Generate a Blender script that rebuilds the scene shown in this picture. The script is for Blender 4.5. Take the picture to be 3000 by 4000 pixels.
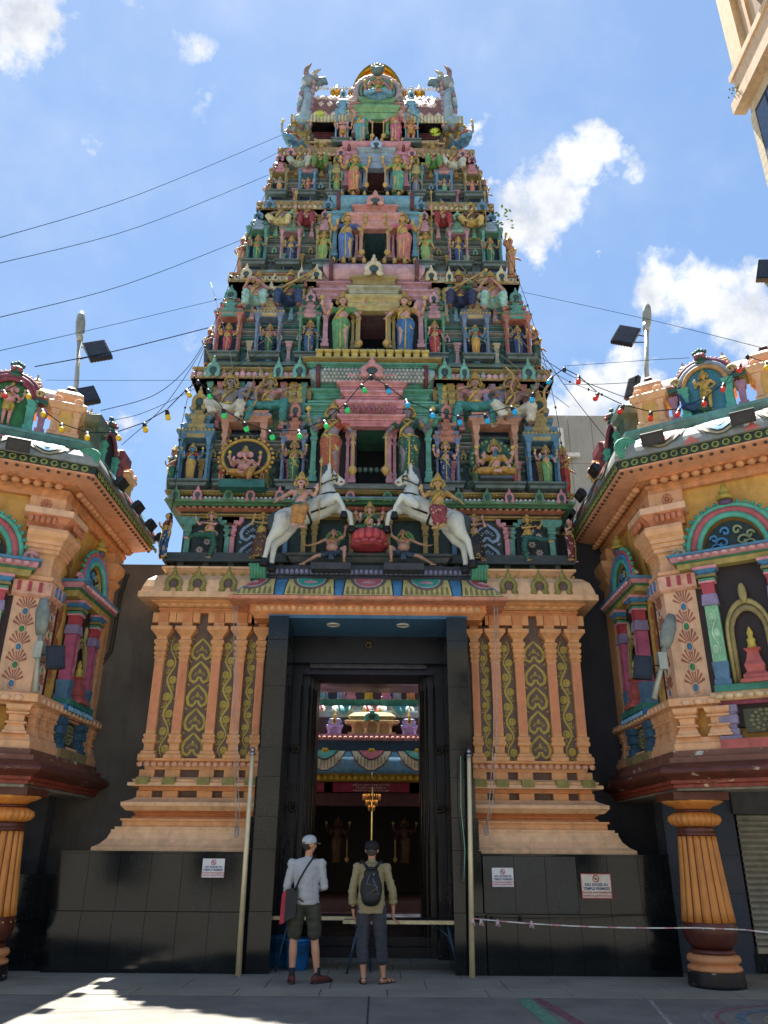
import bpy, math, random
from mathutils import Vector, Matrix, noise
random.seed(7)
for o in list(bpy.data.objects): bpy.data.objects.remove(o)
S = bpy.context.scene
R = math.radians
# ---------------------------------------------------------------- camera
CAM = Vector((0.214, 0.0, 1.6)); PITCH = R(23.4); YAW = R(0.186); ROLL = R(0.44); FPX = 3050.0
cf = Vector((math.sin(YAW)*math.cos(PITCH), math.cos(YAW)*math.cos(PITCH), math.sin(PITCH)))
cr0 = Vector((math.cos(YAW), -math.sin(YAW), 0)); cu0 = cr0.cross(cf)
cr = math.cos(ROLL)*cr0 + math.sin(ROLL)*cu0; cu = -math.sin(ROLL)*cr0 + math.cos(ROLL)*cu0
cd = bpy.data.cameras.new('camera'); cam = bpy.data.objects.new('camera', cd); S.collection.objects.link(cam)
cam.matrix_world = Matrix(((cr.x, cu.x, -cf.x, CAM.x), (cr.y, cu.y, -cf.y, CAM.y), (cr.z, cu.z, -cf.z, CAM.z), (0, 0, 0, 1)))
cd.sensor_fit = 'VERTICAL'; cd.sensor_height = 36.0; cd.lens = 36.0*FPX/4000.0; cd.clip_start = .05; cd.clip_end = 4000
S.camera = cam
K = 3000/1659.0
def ray(u, v):          # direction of a photograph point (1659 px wide scale)
    return cf*FPX + cr*(u*K-1500) - cu*(v*K-2000)
def at(u, v, Y):        # that point on the real depth plane Y
    d = ray(u, v); return CAM + d*((Y-CAM.y)/d.y)
def zat(v, Y, u=802): return at(u, v, Y).z
def xat(u, v, Y): return at(u, v, Y).x
def proj(p):
    d = Vector(p)-CAM; z = d.dot(cf); return (1500+FPX*d.dot(cr)/z)/K, (2000-FPX*d.dot(cu)/z)/K
# ---------------------------------------------------------------- light, sky, exposure
SUN_EL, SUN_AZ = 72.0, -21.0        # high behind the tower, a little to the left
W = bpy.data.worlds.new('World'); S.world = W; W.use_nodes = True
SKY_STRENGTH = 0.05
EXPOSURE = 2.0
sl = bpy.data.lights.new('sun', 'SUN'); sl.energy = 5.0; sl.angle = R(.53); sl.color = (1, .95, .87)
so = bpy.data.objects.new('sun', sl); S.collection.objects.link(so)
sd = Vector((math.sin(R(SUN_AZ))*math.cos(R(SUN_EL)), math.cos(R(SUN_AZ))*math.cos(R(SUN_EL)), math.sin(R(SUN_EL))))
so.rotation_euler = sd.to_track_quat('Z', 'Y').to_euler(); so.location = sd*60
S.view_settings.view_transform = 'Standard'; S.view_settings.look = 'None'; S.view_settings.gamma = 1
S.view_settings.exposure = EXPOSURE; S.view_settings.use_curve_mapping = False
S.render.engine = 'CYCLES'; S.render.resolution_x = 768; S.render.resolution_y = 1024
nt = W.node_tree; N = nt.nodes; L = nt.links; N.clear()
def nd(t, **k):
    n = N.new(t)
    for a, b in k.items(): setattr(n, a, b)
    return n
wout = nd('ShaderNodeOutputWorld'); bg = nd('ShaderNodeBackground'); L.new(bg.outputs[0], wout.inputs[0])
sky = nd('ShaderNodeTexSky', sky_type='NISHITA', sun_disc=False, sun_elevation=R(SUN_EL), sun_rotation=R(SUN_AZ))
sky.air_density = 1.0; sky.dust_density = .25; sky.ozone_density = 1.4
bg.inputs[1].default_value = SKY_STRENGTH
tc = nd('ShaderNodeTexCoord')
def nz(scale, detail, rough=.55, vec=None):
    n = nd('ShaderNodeTexNoise'); n.inputs['Scale'].default_value = scale; n.inputs['Detail'].default_value = detail
    n.inputs['Roughness'].default_value = rough; L.new(vec or tc.outputs['Generated'], n.inputs['Vector']); return n
def mth(op, a, b=None, c=None, clamp=False):
    n = nd('ShaderNodeMath', operation=op); n.use_clamp = clamp
    for i, x in enumerate((a, b, c)):
        if x is None: continue
        if isinstance(x, (int, float)): n.inputs[i].default_value = x
        else: L.new(x, n.inputs[i])
    return n.outputs[0]
wob = nz(9, 6, .62); vs = nd('ShaderNodeVectorMath', operation='SUBTRACT'); L.new(wob.outputs['Color'], vs.inputs[0]); vs.inputs[1].default_value = (.5, .5, .5)
vm = nd('ShaderNodeVectorMath', operation='SCALE'); L.new(vs.outputs[0], vm.inputs[0]); vm.inputs['Scale'].default_value = .12
va = nd('ShaderNodeVectorMath', operation='ADD'); L.new(tc.outputs['Generated'], va.inputs[0]); L.new(vm.outputs[0], va.inputs[1])
CLOUDS = [(1150,470,75,1),(1190,400,70,1),(1245,350,55,1),(1310,310,42,.9),(1165,545,45,1),(1290,275,22,.7),(1370,340,28,.6),(1115,420,30,.9),
 (1435,635,55,1),(1510,640,62,1),(1590,675,62,1),(1655,730,60,1),(1640,600,34,.8),(1560,720,30,.6),
 (1290,860,75,1),(1345,815,55,1),(1230,900,60,1),(1290,935,70,1),(1390,860,45,.9),(1210,860,40,.8),(1240,800,30,.6),
 (25,30,70,1),(85,8,45,1),(5,80,40,.9),(405,92,42,.56),(450,93,28,.52),(190,165,44,.36),(200,300,28,.44),(452,240,42,.54),(482,215,26,.5),
 (290,25,20,.4),(425,735,30,.42),(1032,300,24,.8),(1058,385,18,.8),(285,925,28,.7),(270,970,26,.6),(290,990,22,.6),(95,130,14,.3),(1355,540,14,.3),(1300,575,8,.3)]
dens = None
for (u, v, r, w_) in CLOUDS:
    c = ray(u, v).normalized()
    n = nd('ShaderNodeVectorMath', operation='DISTANCE'); L.new(va.outputs[0], n.inputs[0]); n.inputs[1].default_value = c
    rr = r/1687.0
    m = nd('ShaderNodeMapRange', interpolation_type='SMOOTHSTEP'); L.new(n.outputs['Value'], m.inputs[0])
    m.inputs[1].default_value = rr*1.75; m.inputs[2].default_value = rr*.25; m.inputs[3].default_value = 0; m.inputs[4].default_value = w_
    dens = m.outputs[0] if dens is None else mth('MAXIMUM', dens, m.outputs[0])
n1 = nz(34, 9, .62); n2 = nz(3.2, 6, .6); n3 = nz(15, 8, .6)
far = nd('ShaderNodeMapRange'); L.new(n2.outputs['Fac'], far.inputs[0]); far.inputs[1].default_value = .46; far.inputs[2].default_value = .80; far.inputs[3].default_value = 0; far.inputs[4].default_value = .6
wisp = mth('MULTIPLY', far.outputs[0], mth('MULTIPLY', n3.outputs['Fac'], 1.3))
d1 = mth('ADD', dens, mth('MULTIPLY', mth('SUBTRACT', n1.outputs['Fac'], .5), 1.5))
dm = nd('ShaderNodeMapRange', interpolation_type='SMOOTHSTEP'); L.new(mth('MULTIPLY', d1, mth('MINIMUM', mth('MULTIPLY', dens, 4.0), 1.0)), dm.inputs[0]); dm.inputs[1].default_value = .18; dm.inputs[2].default_value = 1.0
alpha = mth('MAXIMUM', dm.outputs[0], mth('MULTIPLY', wisp, .7), clamp=True)
shade = nd('ShaderNodeMapRange'); L.new(nz(11, 7, .6).outputs['Fac'], shade.inputs[0]); shade.inputs[1].default_value = .42; shade.inputs[2].default_value = .66
shade.inputs[3].default_value = 1.0; shade.inputs[4].default_value = .0
cc = nd('ShaderNodeMix', data_type='RGBA'); L.new(shade.outputs[0], cc.inputs[0])
cc.inputs[6].default_value = (3.5, 3.75, 4.2, 1); cc.inputs[7].default_value = (5.9, 5.9, 5.9, 1)
hz = nd('ShaderNodeMix', data_type='RGBA'); hz.inputs[0].default_value = .5; hsv = nd('ShaderNodeHueSaturation'); hsv.inputs['Saturation'].default_value = 1.05; L.new(sky.outputs[0], hsv.inputs['Color']); L.new(hsv.outputs[0], hz.inputs[6]); hz.inputs[7].default_value = (1.75, 2.9, 4.9, 1)
mx = nd('ShaderNodeMix', data_type='RGBA'); L.new(alpha, mx.inputs[0]); L.new(hz.outputs[2], mx.inputs[6]); L.new(cc.outputs[2], mx.inputs[7])
L.new(mx.outputs[2], bg.inputs[0])
# ---------------------------------------------------------------- materials
def lin(h):
    h = h.lstrip('#'); c = [int(h[i:i+2], 16)/255 for i in (0, 2, 4)]
    return [x/12.92 if x <= .04045 else ((x+.055)/1.055)**2.4 for x in c]
MATS = {}; MUTE = [0.0]       # how far the tower's sun-bleached paint has faded
def base_mat(name):
    m = bpy.data.materials.new(name); m.use_nodes = True; t = m.node_tree; b = t.nodes['Principled BSDF']; return m, t, b
def paint(h, rough=.55, var=.35, scale=7.0, metal=0.0, kind=None, h2=None, spec=.4):
    key = (h, rough, var, scale, metal, kind, h2, MUTE[0])
    if key in MATS: return MATS[key]
    m, t, b = base_mat('paint_'+h.strip('#')+(('_'+kind) if kind else ''))
    n = t.nodes; l = t.links
    def mk(ty, **k):
        q = n.new(ty)
        for a, c in k.items(): setattr(q, a, c)
        return q
    co = mk('ShaderNodeTexCoord'); c = lin(h); g_ = (c[0]+c[1]*1.6+c[2])/3.6; c = [x+(t_*g_-x)*MUTE[0] for x, t_ in zip(c, (1.02, 1.06, .98))]
    geo = mk('ShaderNodeNewGeometry')
    def noi(s, d, stretch=None, r=.6):
        q = mk('ShaderNodeTexNoise'); q.inputs['Scale'].default_value = s; q.inputs['Detail'].default_value = d; q.inputs['Roughness'].default_value = r
        if stretch:
            mp = mk('ShaderNodeMapping'); mp.inputs['Scale'].default_value = stretch; l.new(geo.outputs['Position'], mp.inputs[0]); l.new(mp.outputs[0], q.inputs['Vector'])
        else: l.new(geo.outputs['Position'], q.inputs['Vector'])
        return q
    def ramp(src, stops):
        q = mk('ShaderNodeValToRGB'); l.new(src, q.inputs[0]); e = q.color_ramp.elements
        while len(e) < len(stops): e.new(.5)
        for i, (p_, col) in enumerate(stops): e[i].position = p_; e[i].color = (*col, 1)
        return q.outputs[0]
    def mix(f, a, bb, bt='MIX'):
        q = mk('ShaderNodeMix', data_type='RGBA', blend_type=bt)
        for i, x in ((0, f), (6, a), (7, bb)):
            if isinstance(x, (int, float)): q.inputs[i].default_value = x
            elif isinstance(x, (tuple, list)): q.inputs[i].default_value = (*x[:3], 1)
            else: l.new(x, q.inputs[i])
        return q.outputs[2]
    lo = [x*(1-var) for x in c]; hi = [min(.9, x*(1+var*.55)+.012*var) for x in c]
    col = ramp(noi(scale, 5).outputs['Fac'], [(.32, lo), (.68, hi)])
    if kind == 'dots':
        v = mk('ShaderNodeTexVoronoi'); v.inputs['Scale'].default_value = 16; l.new(geo.outputs['Position'], v.inputs['Vector'])
        col = mix(ramp(v.outputs['Distance'], [(.24, (1, 1, 1)), (.3, (0, 0, 0))]), col, lin(h2))
    if kind == 'peel':
        q = noi(3.4, 9, (1, 1, 2.2), .7)
        col = mix(ramp(q.outputs['Fac'], [(.60, (0, 0, 0)), (.63, (1, 1, 1))]), col, lin(h2))
    if kind == 'grain':
        q = noi(5, 6, (1, 1, 9), .7); col = mix(ramp(q.outputs['Fac'], [(.38, (0, 0, 0)), (.66, (1, 1, 1))]), col, lin(h2))
    fd = noi(.9, 4, r=.5); col = mix(mth2(t, fd.outputs['Fac'], .35, .7, .35 if var > .12 else .12), col, [min(.9, x*.80+.025) for x in c])
    # grime: rain streaks and blotches
    st = noi(2.2, 6, (2.5, 2.5, .5), .65)
    col = mix(mth2(t, st.outputs['Fac'], .52, .76, .55*(1 if var > .12 else .5)), col, [x*.35+.004 for x in c])
    l.new(col, b.inputs['Base Color'])
    b.inputs['Roughness'].default_value = rough; b.inputs['Metallic'].default_value = metal; b.inputs['Specular IOR Level'].default_value = spec
    bp = mk('ShaderNodeBump'); bp.inputs['Strength'].default_value = .25; bp.inputs['Distance'].default_value = .01
    l.new(noi(38, 3).outputs['Fac'], bp.inputs['Height']); l.new(bp.outputs[0], b.inputs['Normal'])
    MATS[key] = m; return m
def mth2(t, src, a, b_, top):
    q = t.nodes.new('ShaderNodeMapRange'); t.links.new(src, q.inputs[0]); q.inputs[1].default_value = a; q.inputs[2].default_value = b_
    q.inputs[3].default_value = 0; q.inputs[4].default_value = top; return q.outputs[0]
def granite(name, h, spk, rough=.12, bump=0):
    m, t, b = base_mat(name); n = t.nodes; l = t.links
    g = n.new('ShaderNodeNewGeometry'); q = n.new('ShaderNodeTexNoise'); q.inputs['Scale'].default_value = 38; q.inputs['Detail'].default_value = 4; q.inputs['Roughness'].default_value = .8
    l.new(g.outputs['Position'], q.inputs['Vector'])
    r = n.new('ShaderNodeValToRGB'); l.new(q.outputs['Fac'], r.inputs[0]); c = lin(h); e = r.color_ramp.elements
    e[0].position = .3; e[0].color = (*[x*.5 for x in c], 1); e[1].position = .62; e[1].color = (*[x*1.4 for x in c], 1); k = e.new(.71); k.color = (*lin(spk), 1)
    q2 = n.new('ShaderNodeTexNoise'); q2.inputs['Scale'].default_value = 1.6; q2.inputs['Detail'].default_value = 7; l.new(g.outputs['Position'], q2.inputs['Vector'])
    mm = n.new('ShaderNodeMix'); mm.data_type = 'RGBA'; mm.blend_type = 'ADD'; l.new(mth2(t, q2.outputs['Fac'], .45, .75, .5), mm.inputs[0]); l.new(r.outputs[0], mm.inputs[6]); mm.inputs[7].default_value = (*[x*1.2+.01 for x in c], 1)
    l.new(mm.outputs[2], b.inputs['Base Color'])
    l.new(mth2(t, q2.outputs['Fac'], .3, .8, rough*2.2), b.inputs['Roughness'])
    rr = n.new('ShaderNodeMath'); rr.operation = 'ADD'; l.new(mth2(t, q2.outputs['Fac'], .3, .8, rough*1.6), rr.inputs[0]); rr.inputs[1].default_value = rough; l.new(rr.outputs[0], b.inputs['Roughness'])
    b.inputs['Specular IOR Level'].default_value = .38
    return m
def emit(name, h, st):
    m, t, b = base_mat(name); b.inputs['Base Color'].default_value = (*lin(h), 1); b.inputs['Emission Color'].default_value = (*lin(h), 1); b.inputs['Emission Strength'].default_value = st; return m
C = dict(teal='#4f9c8a', green='#4f8a5e', dgreen='#2d5f52', pink='#cf7f8c', lpink='#d9a3a6', peach='#e0a36c', lpeach='#e0a87c', blue='#4c88ad', sky='#6fb2c8', gold='#b5963c', dgold='#8f7a38',
         gteal='#5a706e', dteal='#35524f', maroon='#6d3038', cream='#cfc295', navy='#22304a', brown='#64504a', lav='#7f84a8', grey='#6c6a66', dgrey='#3a3a38', orange='#d2733c', red='#b8433f',
         yellow='#cdb23f', white='#d8d6cc', wall='#c9953c', skinp='#cf9a8c', skiny='#c9a05a', skinb='#4f8fb5', skinm='#a97c63', skinf='#d9a996', skind='#8c6a60', mint='#79b78d', lgreen='#8dbb6c', black='#101012',
         wood='#7d2f1c', olive='#8c8444', salmon='#cf7a66')
def M(k, **kw): return paint(C.get(k, k), **kw)
GOLD = paint('#c08a1e', rough=.3, var=.25, metal=.85)
# ---------------------------------------------------------------- objects
COL = S.collection
def link(name, data, parent=None, loc=None):
    o = bpy.data.objects.new(name, data); COL.objects.link(o)
    if parent is not None: o.parent = parent
    if loc is not None: o.location = loc
    return o
def tag(o, label=None, cat=None, group=None, kind=None):
    if label: o['label'] = label
    if cat: o['category'] = cat
    if group: o['group'] = group
    if kind: o['kind'] = kind
    return o
def empty(name, loc=(0, 0, 0), rz=0.0, label=None, cat=None, group=None):
    o = link(name, None, None, loc); o.rotation_euler = (0, 0, rz); return tag(o, label, cat, group)
def inst(name, mesh, mat, parent, loc=(0, 0, 0), scale=(1, 1, 1), rot=(0, 0, 0)):
    o = link(name, mesh, parent, loc); o.scale = scale; o.rotation_euler = rot
    if mat is not None:
        o.material_slots[0].link = 'OBJECT'; o.material_slots[0].material = mat
    return o
class MB:
    def __init__(s): s.v = []; s.f = []; s.sm = []
    def add(s, vs, fs, sm=False):
        k = len(s.v); s.v += [tuple(x) for x in vs]; s.f += [tuple(i+k for i in f) for f in fs]; s.sm += [sm]*len(fs); return s
    def box(s, x0, x1, y0, y1, z0, z1):
        return s.add([(x0,y0,z0),(x1,y0,z0),(x1,y1,z0),(x0,y1,z0),(x0,y0,z1),(x1,y0,z1),(x1,y1,z1),(x0,y1,z1)],
                     [(0,3,2,1),(4,5,6,7),(0,1,5,4),(1,2,6,5),(2,3,7,6),(3,0,4,7)])
    def frus(s, cx, cy, z0, z1, a0, b0, a1, b1):   # rectangular frustum
        return s.add([(cx-a0,cy-b0,z0),(cx+a0,cy-b0,z0),(cx+a0,cy+b0,z0),(cx-a0,cy+b0,z0),(cx-a1,cy-b1,z1),(cx+a1,cy-b1,z1),(cx+a1,cy+b1,z1),(cx-a1,cy+b1,z1)],
                     [(0,3,2,1),(4,5,6,7),(0,1,5,4),(1,2,6,5),(2,3,7,6),(3,0,4,7)])
    def tstack(s, cx, cy, prof, ratio=1.0):        # square-plan turned post: prof [(half width, z)]
        n = len(prof); vs = []
        for r, z in prof: vs += [(cx-r,cy-r*ratio,z),(cx+r,cy-r*ratio,z),(cx+r,cy+r*ratio,z),(cx-r,cy+r*ratio,z)]
        fs = []
        for i in range(n-1):
            for j in range(4): fs.append((4*i+j, 4*i+(j+1)%4, 4*i+4+(j+1)%4, 4*i+4+j))
        fs += [(3,2,1,0), tuple(4*(n-1)+j for j in range(4))]; return s.add(vs, fs)
    def lathe(s, cx, cy, prof, n=16, flute=0, fd=.08, sm=True):
        vs = []
        for r, z in prof:
            for j in range(n):
                a = 2*math.pi*j/n; q = r*(1+(fd*(abs(math.cos(flute*a/2))-.6) if flute else 0)); vs.append((cx+q*math.cos(a), cy+q*math.sin(a), z))
        fs = [(i*n+j, i*n+(j+1)%n, (i+1)*n+(j+1)%n, (i+1)*n+j) for i in range(len(prof)-1) for j in range(n)]
        s.add(vs, fs, sm)
        k = len(s.v)-n; s.f += [tuple(range(k, k+n)), tuple(range(k-n*(len(prof)-1)+n-1, k-n*(len(prof)-1)-1, -1))]; s.sm += [False, False]; return s
    def prism(s, pts, y0, y1):                     # outline in x,z given counter-clockwise seen from -Y
        n = len(pts); vs = [(x, y0, z) for x, z in pts]+[(x, y1, z) for x, z in pts]
        return s.add(vs, [tuple(range(n)), tuple(range(2*n-1, n-1, -1))]+[(i, i+n, (i+1)%n+n, (i+1)%n) for i in range(n)])
    def tube(s, pts, r, n=8, flat=1.0, caps=True, up=None):
        pts = [Vector(p) for p in pts]; rs = r if isinstance(r, (list, tuple)) else [r]*len(pts)
        prev = None; vs = []; m = len(pts)
        for i, p in enumerate(pts):
            t = (pts[min(i+1, m-1)]-pts[max(i-1, 0)]).normalized()
            if prev is None:
                a = Vector(up) if up else (Vector((0, 1, 0)) if abs(t.y) < .9 else Vector((1, 0, 0)))
            else: a = prev
            b = (a - t*a.dot(t)).normalized(); prev = b; c = t.cross(b)
            for j in range(n):
                w = 2*math.pi*j/n; vs.append(p + b*math.cos(w)*rs[i]*flat + c*math.sin(w)*rs[i])
        fs = [(i*n+j, i*n+(j+1)%n, (i+1)*n+(j+1)%n, (i+1)*n+j) for i in range(m-1) for j in range(n)]
        if caps: fs += [tuple(range(n-1, -1, -1)), tuple(range((m-1)*n, m*n))]
        return s.add(vs, fs, True)
    def ell(s, c, r, n=10, m=7):
        vs = []; 
        for i in range(1, m):
            ph = math.pi*i/m
            for j in range(n):
                a = 2*math.pi*j/n; vs.append((c[0]+r[0]*math.sin(ph)*math.cos(a), c[1]+r[1]*math.sin(ph)*math.sin(a), c[2]-r[2]*math.cos(ph)))
        vs += [(c[0], c[1], c[2]-r[2]), (c[0], c[1], c[2]+r[2])]; b = n*(m-1)
        fs = [(i*n+j, i*n+(j+1)%n, (i+1)*n+(j+1)%n, (i+1)*n+j) for i in range(m-2) for j in range(n)]
        fs += [(b, (j+1)%n, j) for j in range(n)]+[((m-2)*n+j, (m-2)*n+(j+1)%n, b+1) for j in range(n)]
        return s.add(vs, fs, True)
    def ring(s, c, R_, r, ax='z', n=16, m=6, sx=1, sz=1):
        vs = []
        for i in range(n):
            a = 2*math.pi*i/n
            for j in range(m):
                w = 2*math.pi*j/m; q = R_+r*math.cos(w); h = r*math.sin(w)
                p = (q*math.cos(a)*sx, q*math.sin(a)*sz, h)
                p = p if ax == 'z' else ((p[0], p[2], p[1]) if ax == 'y' else (p[2], p[0], p[1])); vs.append((c[0]+p[0], c[1]+p[1], c[2]+p[2]))
        return s.add(vs, [(i*m+j, ((i+1)%n)*m+j, ((i+1)%n)*m+(j+1)%m, i*m+(j+1)%m) for i in range(n) for j in range(m)], True)
    def sweep(s, plan, prof, sign=1, closed_ends=True, sm=False):
        # plan: (x,y) polyline; prof: [(out,z)]; out is to the right-hand side of travel times sign
        P = [Vector((a, b)) for a, b in plan]; n = len(P); off = []
        for i in range(n):
            ns = []
            if i > 0: t = (P[i]-P[i-1]).normalized(); ns.append(Vector((t.y, -t.x))*sign)
            if i < n-1: t = (P[i+1]-P[i]).normalized(); ns.append(Vector((t.y, -t.x))*sign)
            if len(ns) == 1: off.append(ns[0])
            else:
                b = (ns[0]+ns[1]); b = b/max(.2, b.dot(ns[0])); off.append(b)
        m = len(prof); vs = [(P[i].x+off[i].x*o, P[i].y+off[i].y*o, z) for i in range(n) for o, z in prof]
        fs = [(i*m+j, (i+1)*m+j, (i+1)*m+j+1, i*m+j+1) for i in range(n-1) for j in range(m-1)]
        if closed_ends: fs += [tuple(range(m-1, -1, -1)), tuple((n-1)*m+j for j in range(m))]
        return s.add(vs, fs, sm)
    def mesh(s, name, mat=None):
        me = bpy.data.meshes.new(name); me.from_pydata(s.v, [], s.f); me.validate(); me.polygons.foreach_set('use_smooth', s.sm[:len(me.polygons)] if len(s.sm) >= len(me.polygons) else [False]*len(me.polygons))
        me.materials.append(mat); me.update(); return me
    def build(s, name, mat, parent=None, kind=None, label=None):
        o = link(name, s.mesh(name, mat), parent)
        if kind: o['kind'] = kind
        if label: o['label'] = label
        return o
    def xf(s, mtx, k=0):
        for i in range(k, len(s.v)): s.v[i] = tuple(mtx @ Vector(s.v[i]))
        return s
def cap(m, a, b, ra, rb):      # tapered capsule
    a = Vector(a); b = Vector(b); m.tube([a, a.lerp(b, .5), b], [ra, (ra+rb)/2, rb], 10)
    m.ell(a, (ra, ra, ra), 10, 6); m.ell(b, (rb, rb, rb), 10, 6)
def remesh(mb, name, vox, smooth=2, disp=None, fac=.6):
    o = link('tmp', mb.mesh('tmp')); md = o.modifiers.new('r', 'REMESH'); md.mode = 'VOXEL'; md.voxel_size = vox; md.use_smooth_shade = True
    if smooth: sm = o.modifiers.new('s', 'SMOOTH'); sm.iterations = smooth; sm.factor = fac
    dg = bpy.context.evaluated_depsgraph_get(); me = bpy.data.meshes.new_from_object(o.evaluated_get(dg)); bpy.data.objects.remove(o)
    me.name = name
    if disp:
        for v in me.vertices: v.co = v.co + Vector(v.normal)*disp(v.co)
    if not me.materials: me.materials.append(None)
    me.update(); return me
def text_mesh(body, size, name='lettering', mat=None, extrude=.002, align='CENTER', bold=0.0):
    cu_ = bpy.data.curves.new('t', 'FONT'); cu_.body = body; cu_.size = size; cu_.align_x = align; cu_.extrude = extrude; cu_.offset = bold; cu_.resolution_u = 2
    o = bpy.data.objects.new('t', cu_); COL.objects.link(o); dg = bpy.context.evaluated_depsgraph_get(); me = bpy.data.meshes.new_from_object(o.evaluated_get(dg)); bpy.data.objects.remove(o)
    me.name = name; me.materials.clear(); me.materials.append(mat); return me
# ================================================================ ground
def ground_mat(name, h, h2, sc, rough, marks=None):
    m, t, b = base_mat(name); n = t.nodes; l = t.links; g = n.new('ShaderNodeNewGeometry')
    q = n.new('ShaderNodeTexNoise'); q.inputs['Scale'].default_value = sc; q.inputs['Detail'].default_value = 9; q.inputs['Roughness'].default_value = .7; l.new(g.outputs['Position'], q.inputs['Vector'])
    r = n.new('ShaderNodeValToRGB'); l.new(q.outputs['Fac'], r.inputs[0]); r.color_ramp.elements[0].position = .3; r.color_ramp.elements[0].color = (*lin(h), 1); r.color_ramp.elements[1].position = .7; r.color_ramp.elements[1].color = (*lin(h2), 1)
    q2 = n.new('ShaderNodeTexNoise'); q2.inputs['Scale'].default_value = 90; q2.inputs['Detail'].default_value = 3; l.new(g.outputs['Position'], q2.inputs['Vector'])
    mm = n.new('ShaderNodeMix'); mm.data_type = 'RGBA'; mm.blend_type = 'MULTIPLY'; mm.inputs[0].default_value = .6; l.new(r.outputs[0], mm.inputs[6]); l.new(q2.outputs['Fac'], mm.inputs[7])
    mp = n.new('ShaderNodeMix'); mp.data_type = 'RGBA'; mp.blend_type = 'ADD'; mp.inputs[0].default_value = 1; l.new(mm.outputs[2], mp.inputs[6]); mp.inputs[7].default_value = (.012, .012, .012, 1)
    l.new(mp.outputs[2], b.inputs['Base Color']); b.inputs['Roughness'].default_value = rough
    bp = n.new('ShaderNodeBump'); bp.inputs['Strength'].default_value = .3; bp.inputs['Distance'].default_value = .006; l.new(q2.outputs['Fac'], bp.inputs['Height']); l.new(bp.outputs[0], b.inputs['Normal'])
    return m
GM = ground_mat('earth', '#8a857a', '#a09a8c', .7, .9); ASP = ground_mat('asphalt', '#6a675f', '#918c82', 1.3, .8)
PAV = ground_mat('paving_slab', '#8f8b7c', '#b2ad9c', 1.1, .6); PAVB = ground_mat('paving_joint', '#2e2e2c', '#3a3a37', 2, .9)
MB().box(-900, 900, -900, 900, -.3, -.02).build('ground', GM, kind='structure')
MB().box(-60, 60, -14, 10.80, -.015, 0.0).build('road', ASP, kind='structure')
pv = MB().box(-40, 40, 10.80, 24, -.015, -.006).build('pavement', PAVB, kind='structure')
slab_meshes = {}
rowsY = [(10.81, 11.32), (11.33, 12.13), (12.14, 12.94), (12.95, 13.75), (13.76, 14.56)]
for r_, (y0, y1) in enumerate(rowsY):
    x = -6.6+(r_ % 2)*.1; i = 0
    while x < 6.6:
        wd = (.82, 1.22, 1.02)[(i+r_) % 3]
        if r_ < 3 or abs(x) < 2.6:
            s_ = MB().box(0, wd-.012, 0, y1-y0-.006, -.02, .004+.002*random.random())
            o = s_.build('paving_slab', PAV, pv); o.location = (x, y0, 0)
        x += wd; i += 1
ty = 10.78
for x0_, wd in ((-7.2, 2.2), (-5.0, 2.6), (-2.4, 2.5), (.12, 2.3), (2.44, 2.3), (4.76, 2.4)):
    pass
# road joint and remnants of chalk drawing
MB().box(.105, .125, 6, 10.79, 0.0005, .0025).build('road_joint', M('dgrey'), bpy.data.objects['road'])
def blob_strip(p0, p1, w, h, name, seed):
    random.seed(seed); mb = MB(); P0 = Vector(p0); P1 = Vector(p1); d = (P1-P0); nn = Vector((-d.y, d.x)).normalized(); k = 26
    vs = []
    for i in range(k+1):
        c = P0+d*i/k; a = w*(.75+.5*random.random()); b_ = w*(.75+.5*random.random()); vs += [(c.x-nn.x*a, c.y-nn.y*a, .003), (c.x+nn.x*b_, c.y+nn.y*b_, .003)]
    mb.add(vs, [(2*i, 2*i+1, 2*i+3, 2*i+2) if nn.x*d.y-nn.y*d.x < 0 else (2*i, 2*i+2, 2*i+3, 2*i+1) for i in range(k)])
    return mb.build(name, paint(h, rough=.9, var=.5, scale=14, kind='peel', h2='#5b5c60'), bpy.data.objects['road'])
blob_strip((1.93, 10.72), (2.02, 8.6), .085, '#5f8f72', 'chalk_mark', 3)
blob_strip((2.10, 10.74), (2.34, 8.6), .06, '#7c5054', 'chalk_mark', 4)
blob_strip((3.42, 10.70), (3.1, 8.8), .02, '#9a988f', 'chalk_mark', 5)
for (r_, w_, h_) in ((1.15, .05, '#7b7a76'), (1.02, .04, '#8e5a60'), (.82, .1, '#59707a'), (.55, .06, '#8f8a6a')):
    vs = []; k = 60
    for i in range(k):
        a = 2*math.pi*i/k; vs += [(4.75+r_*math.cos(a), 9.35+r_*math.sin(a), .0035), (4.75+(r_-w_)*math.cos(a), 9.35+(r_-w_)*math.sin(a), .0035)]
    MB().add(vs, [(2*i, 2*((i+1) % k), 2*((i+1) % k)+1, 2*i+1) for i in range(k)]).build('chalk_ring', paint(h_, rough=.9, var=.5, scale=9), bpy.data.objects['road'])
random.seed(7)
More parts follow.
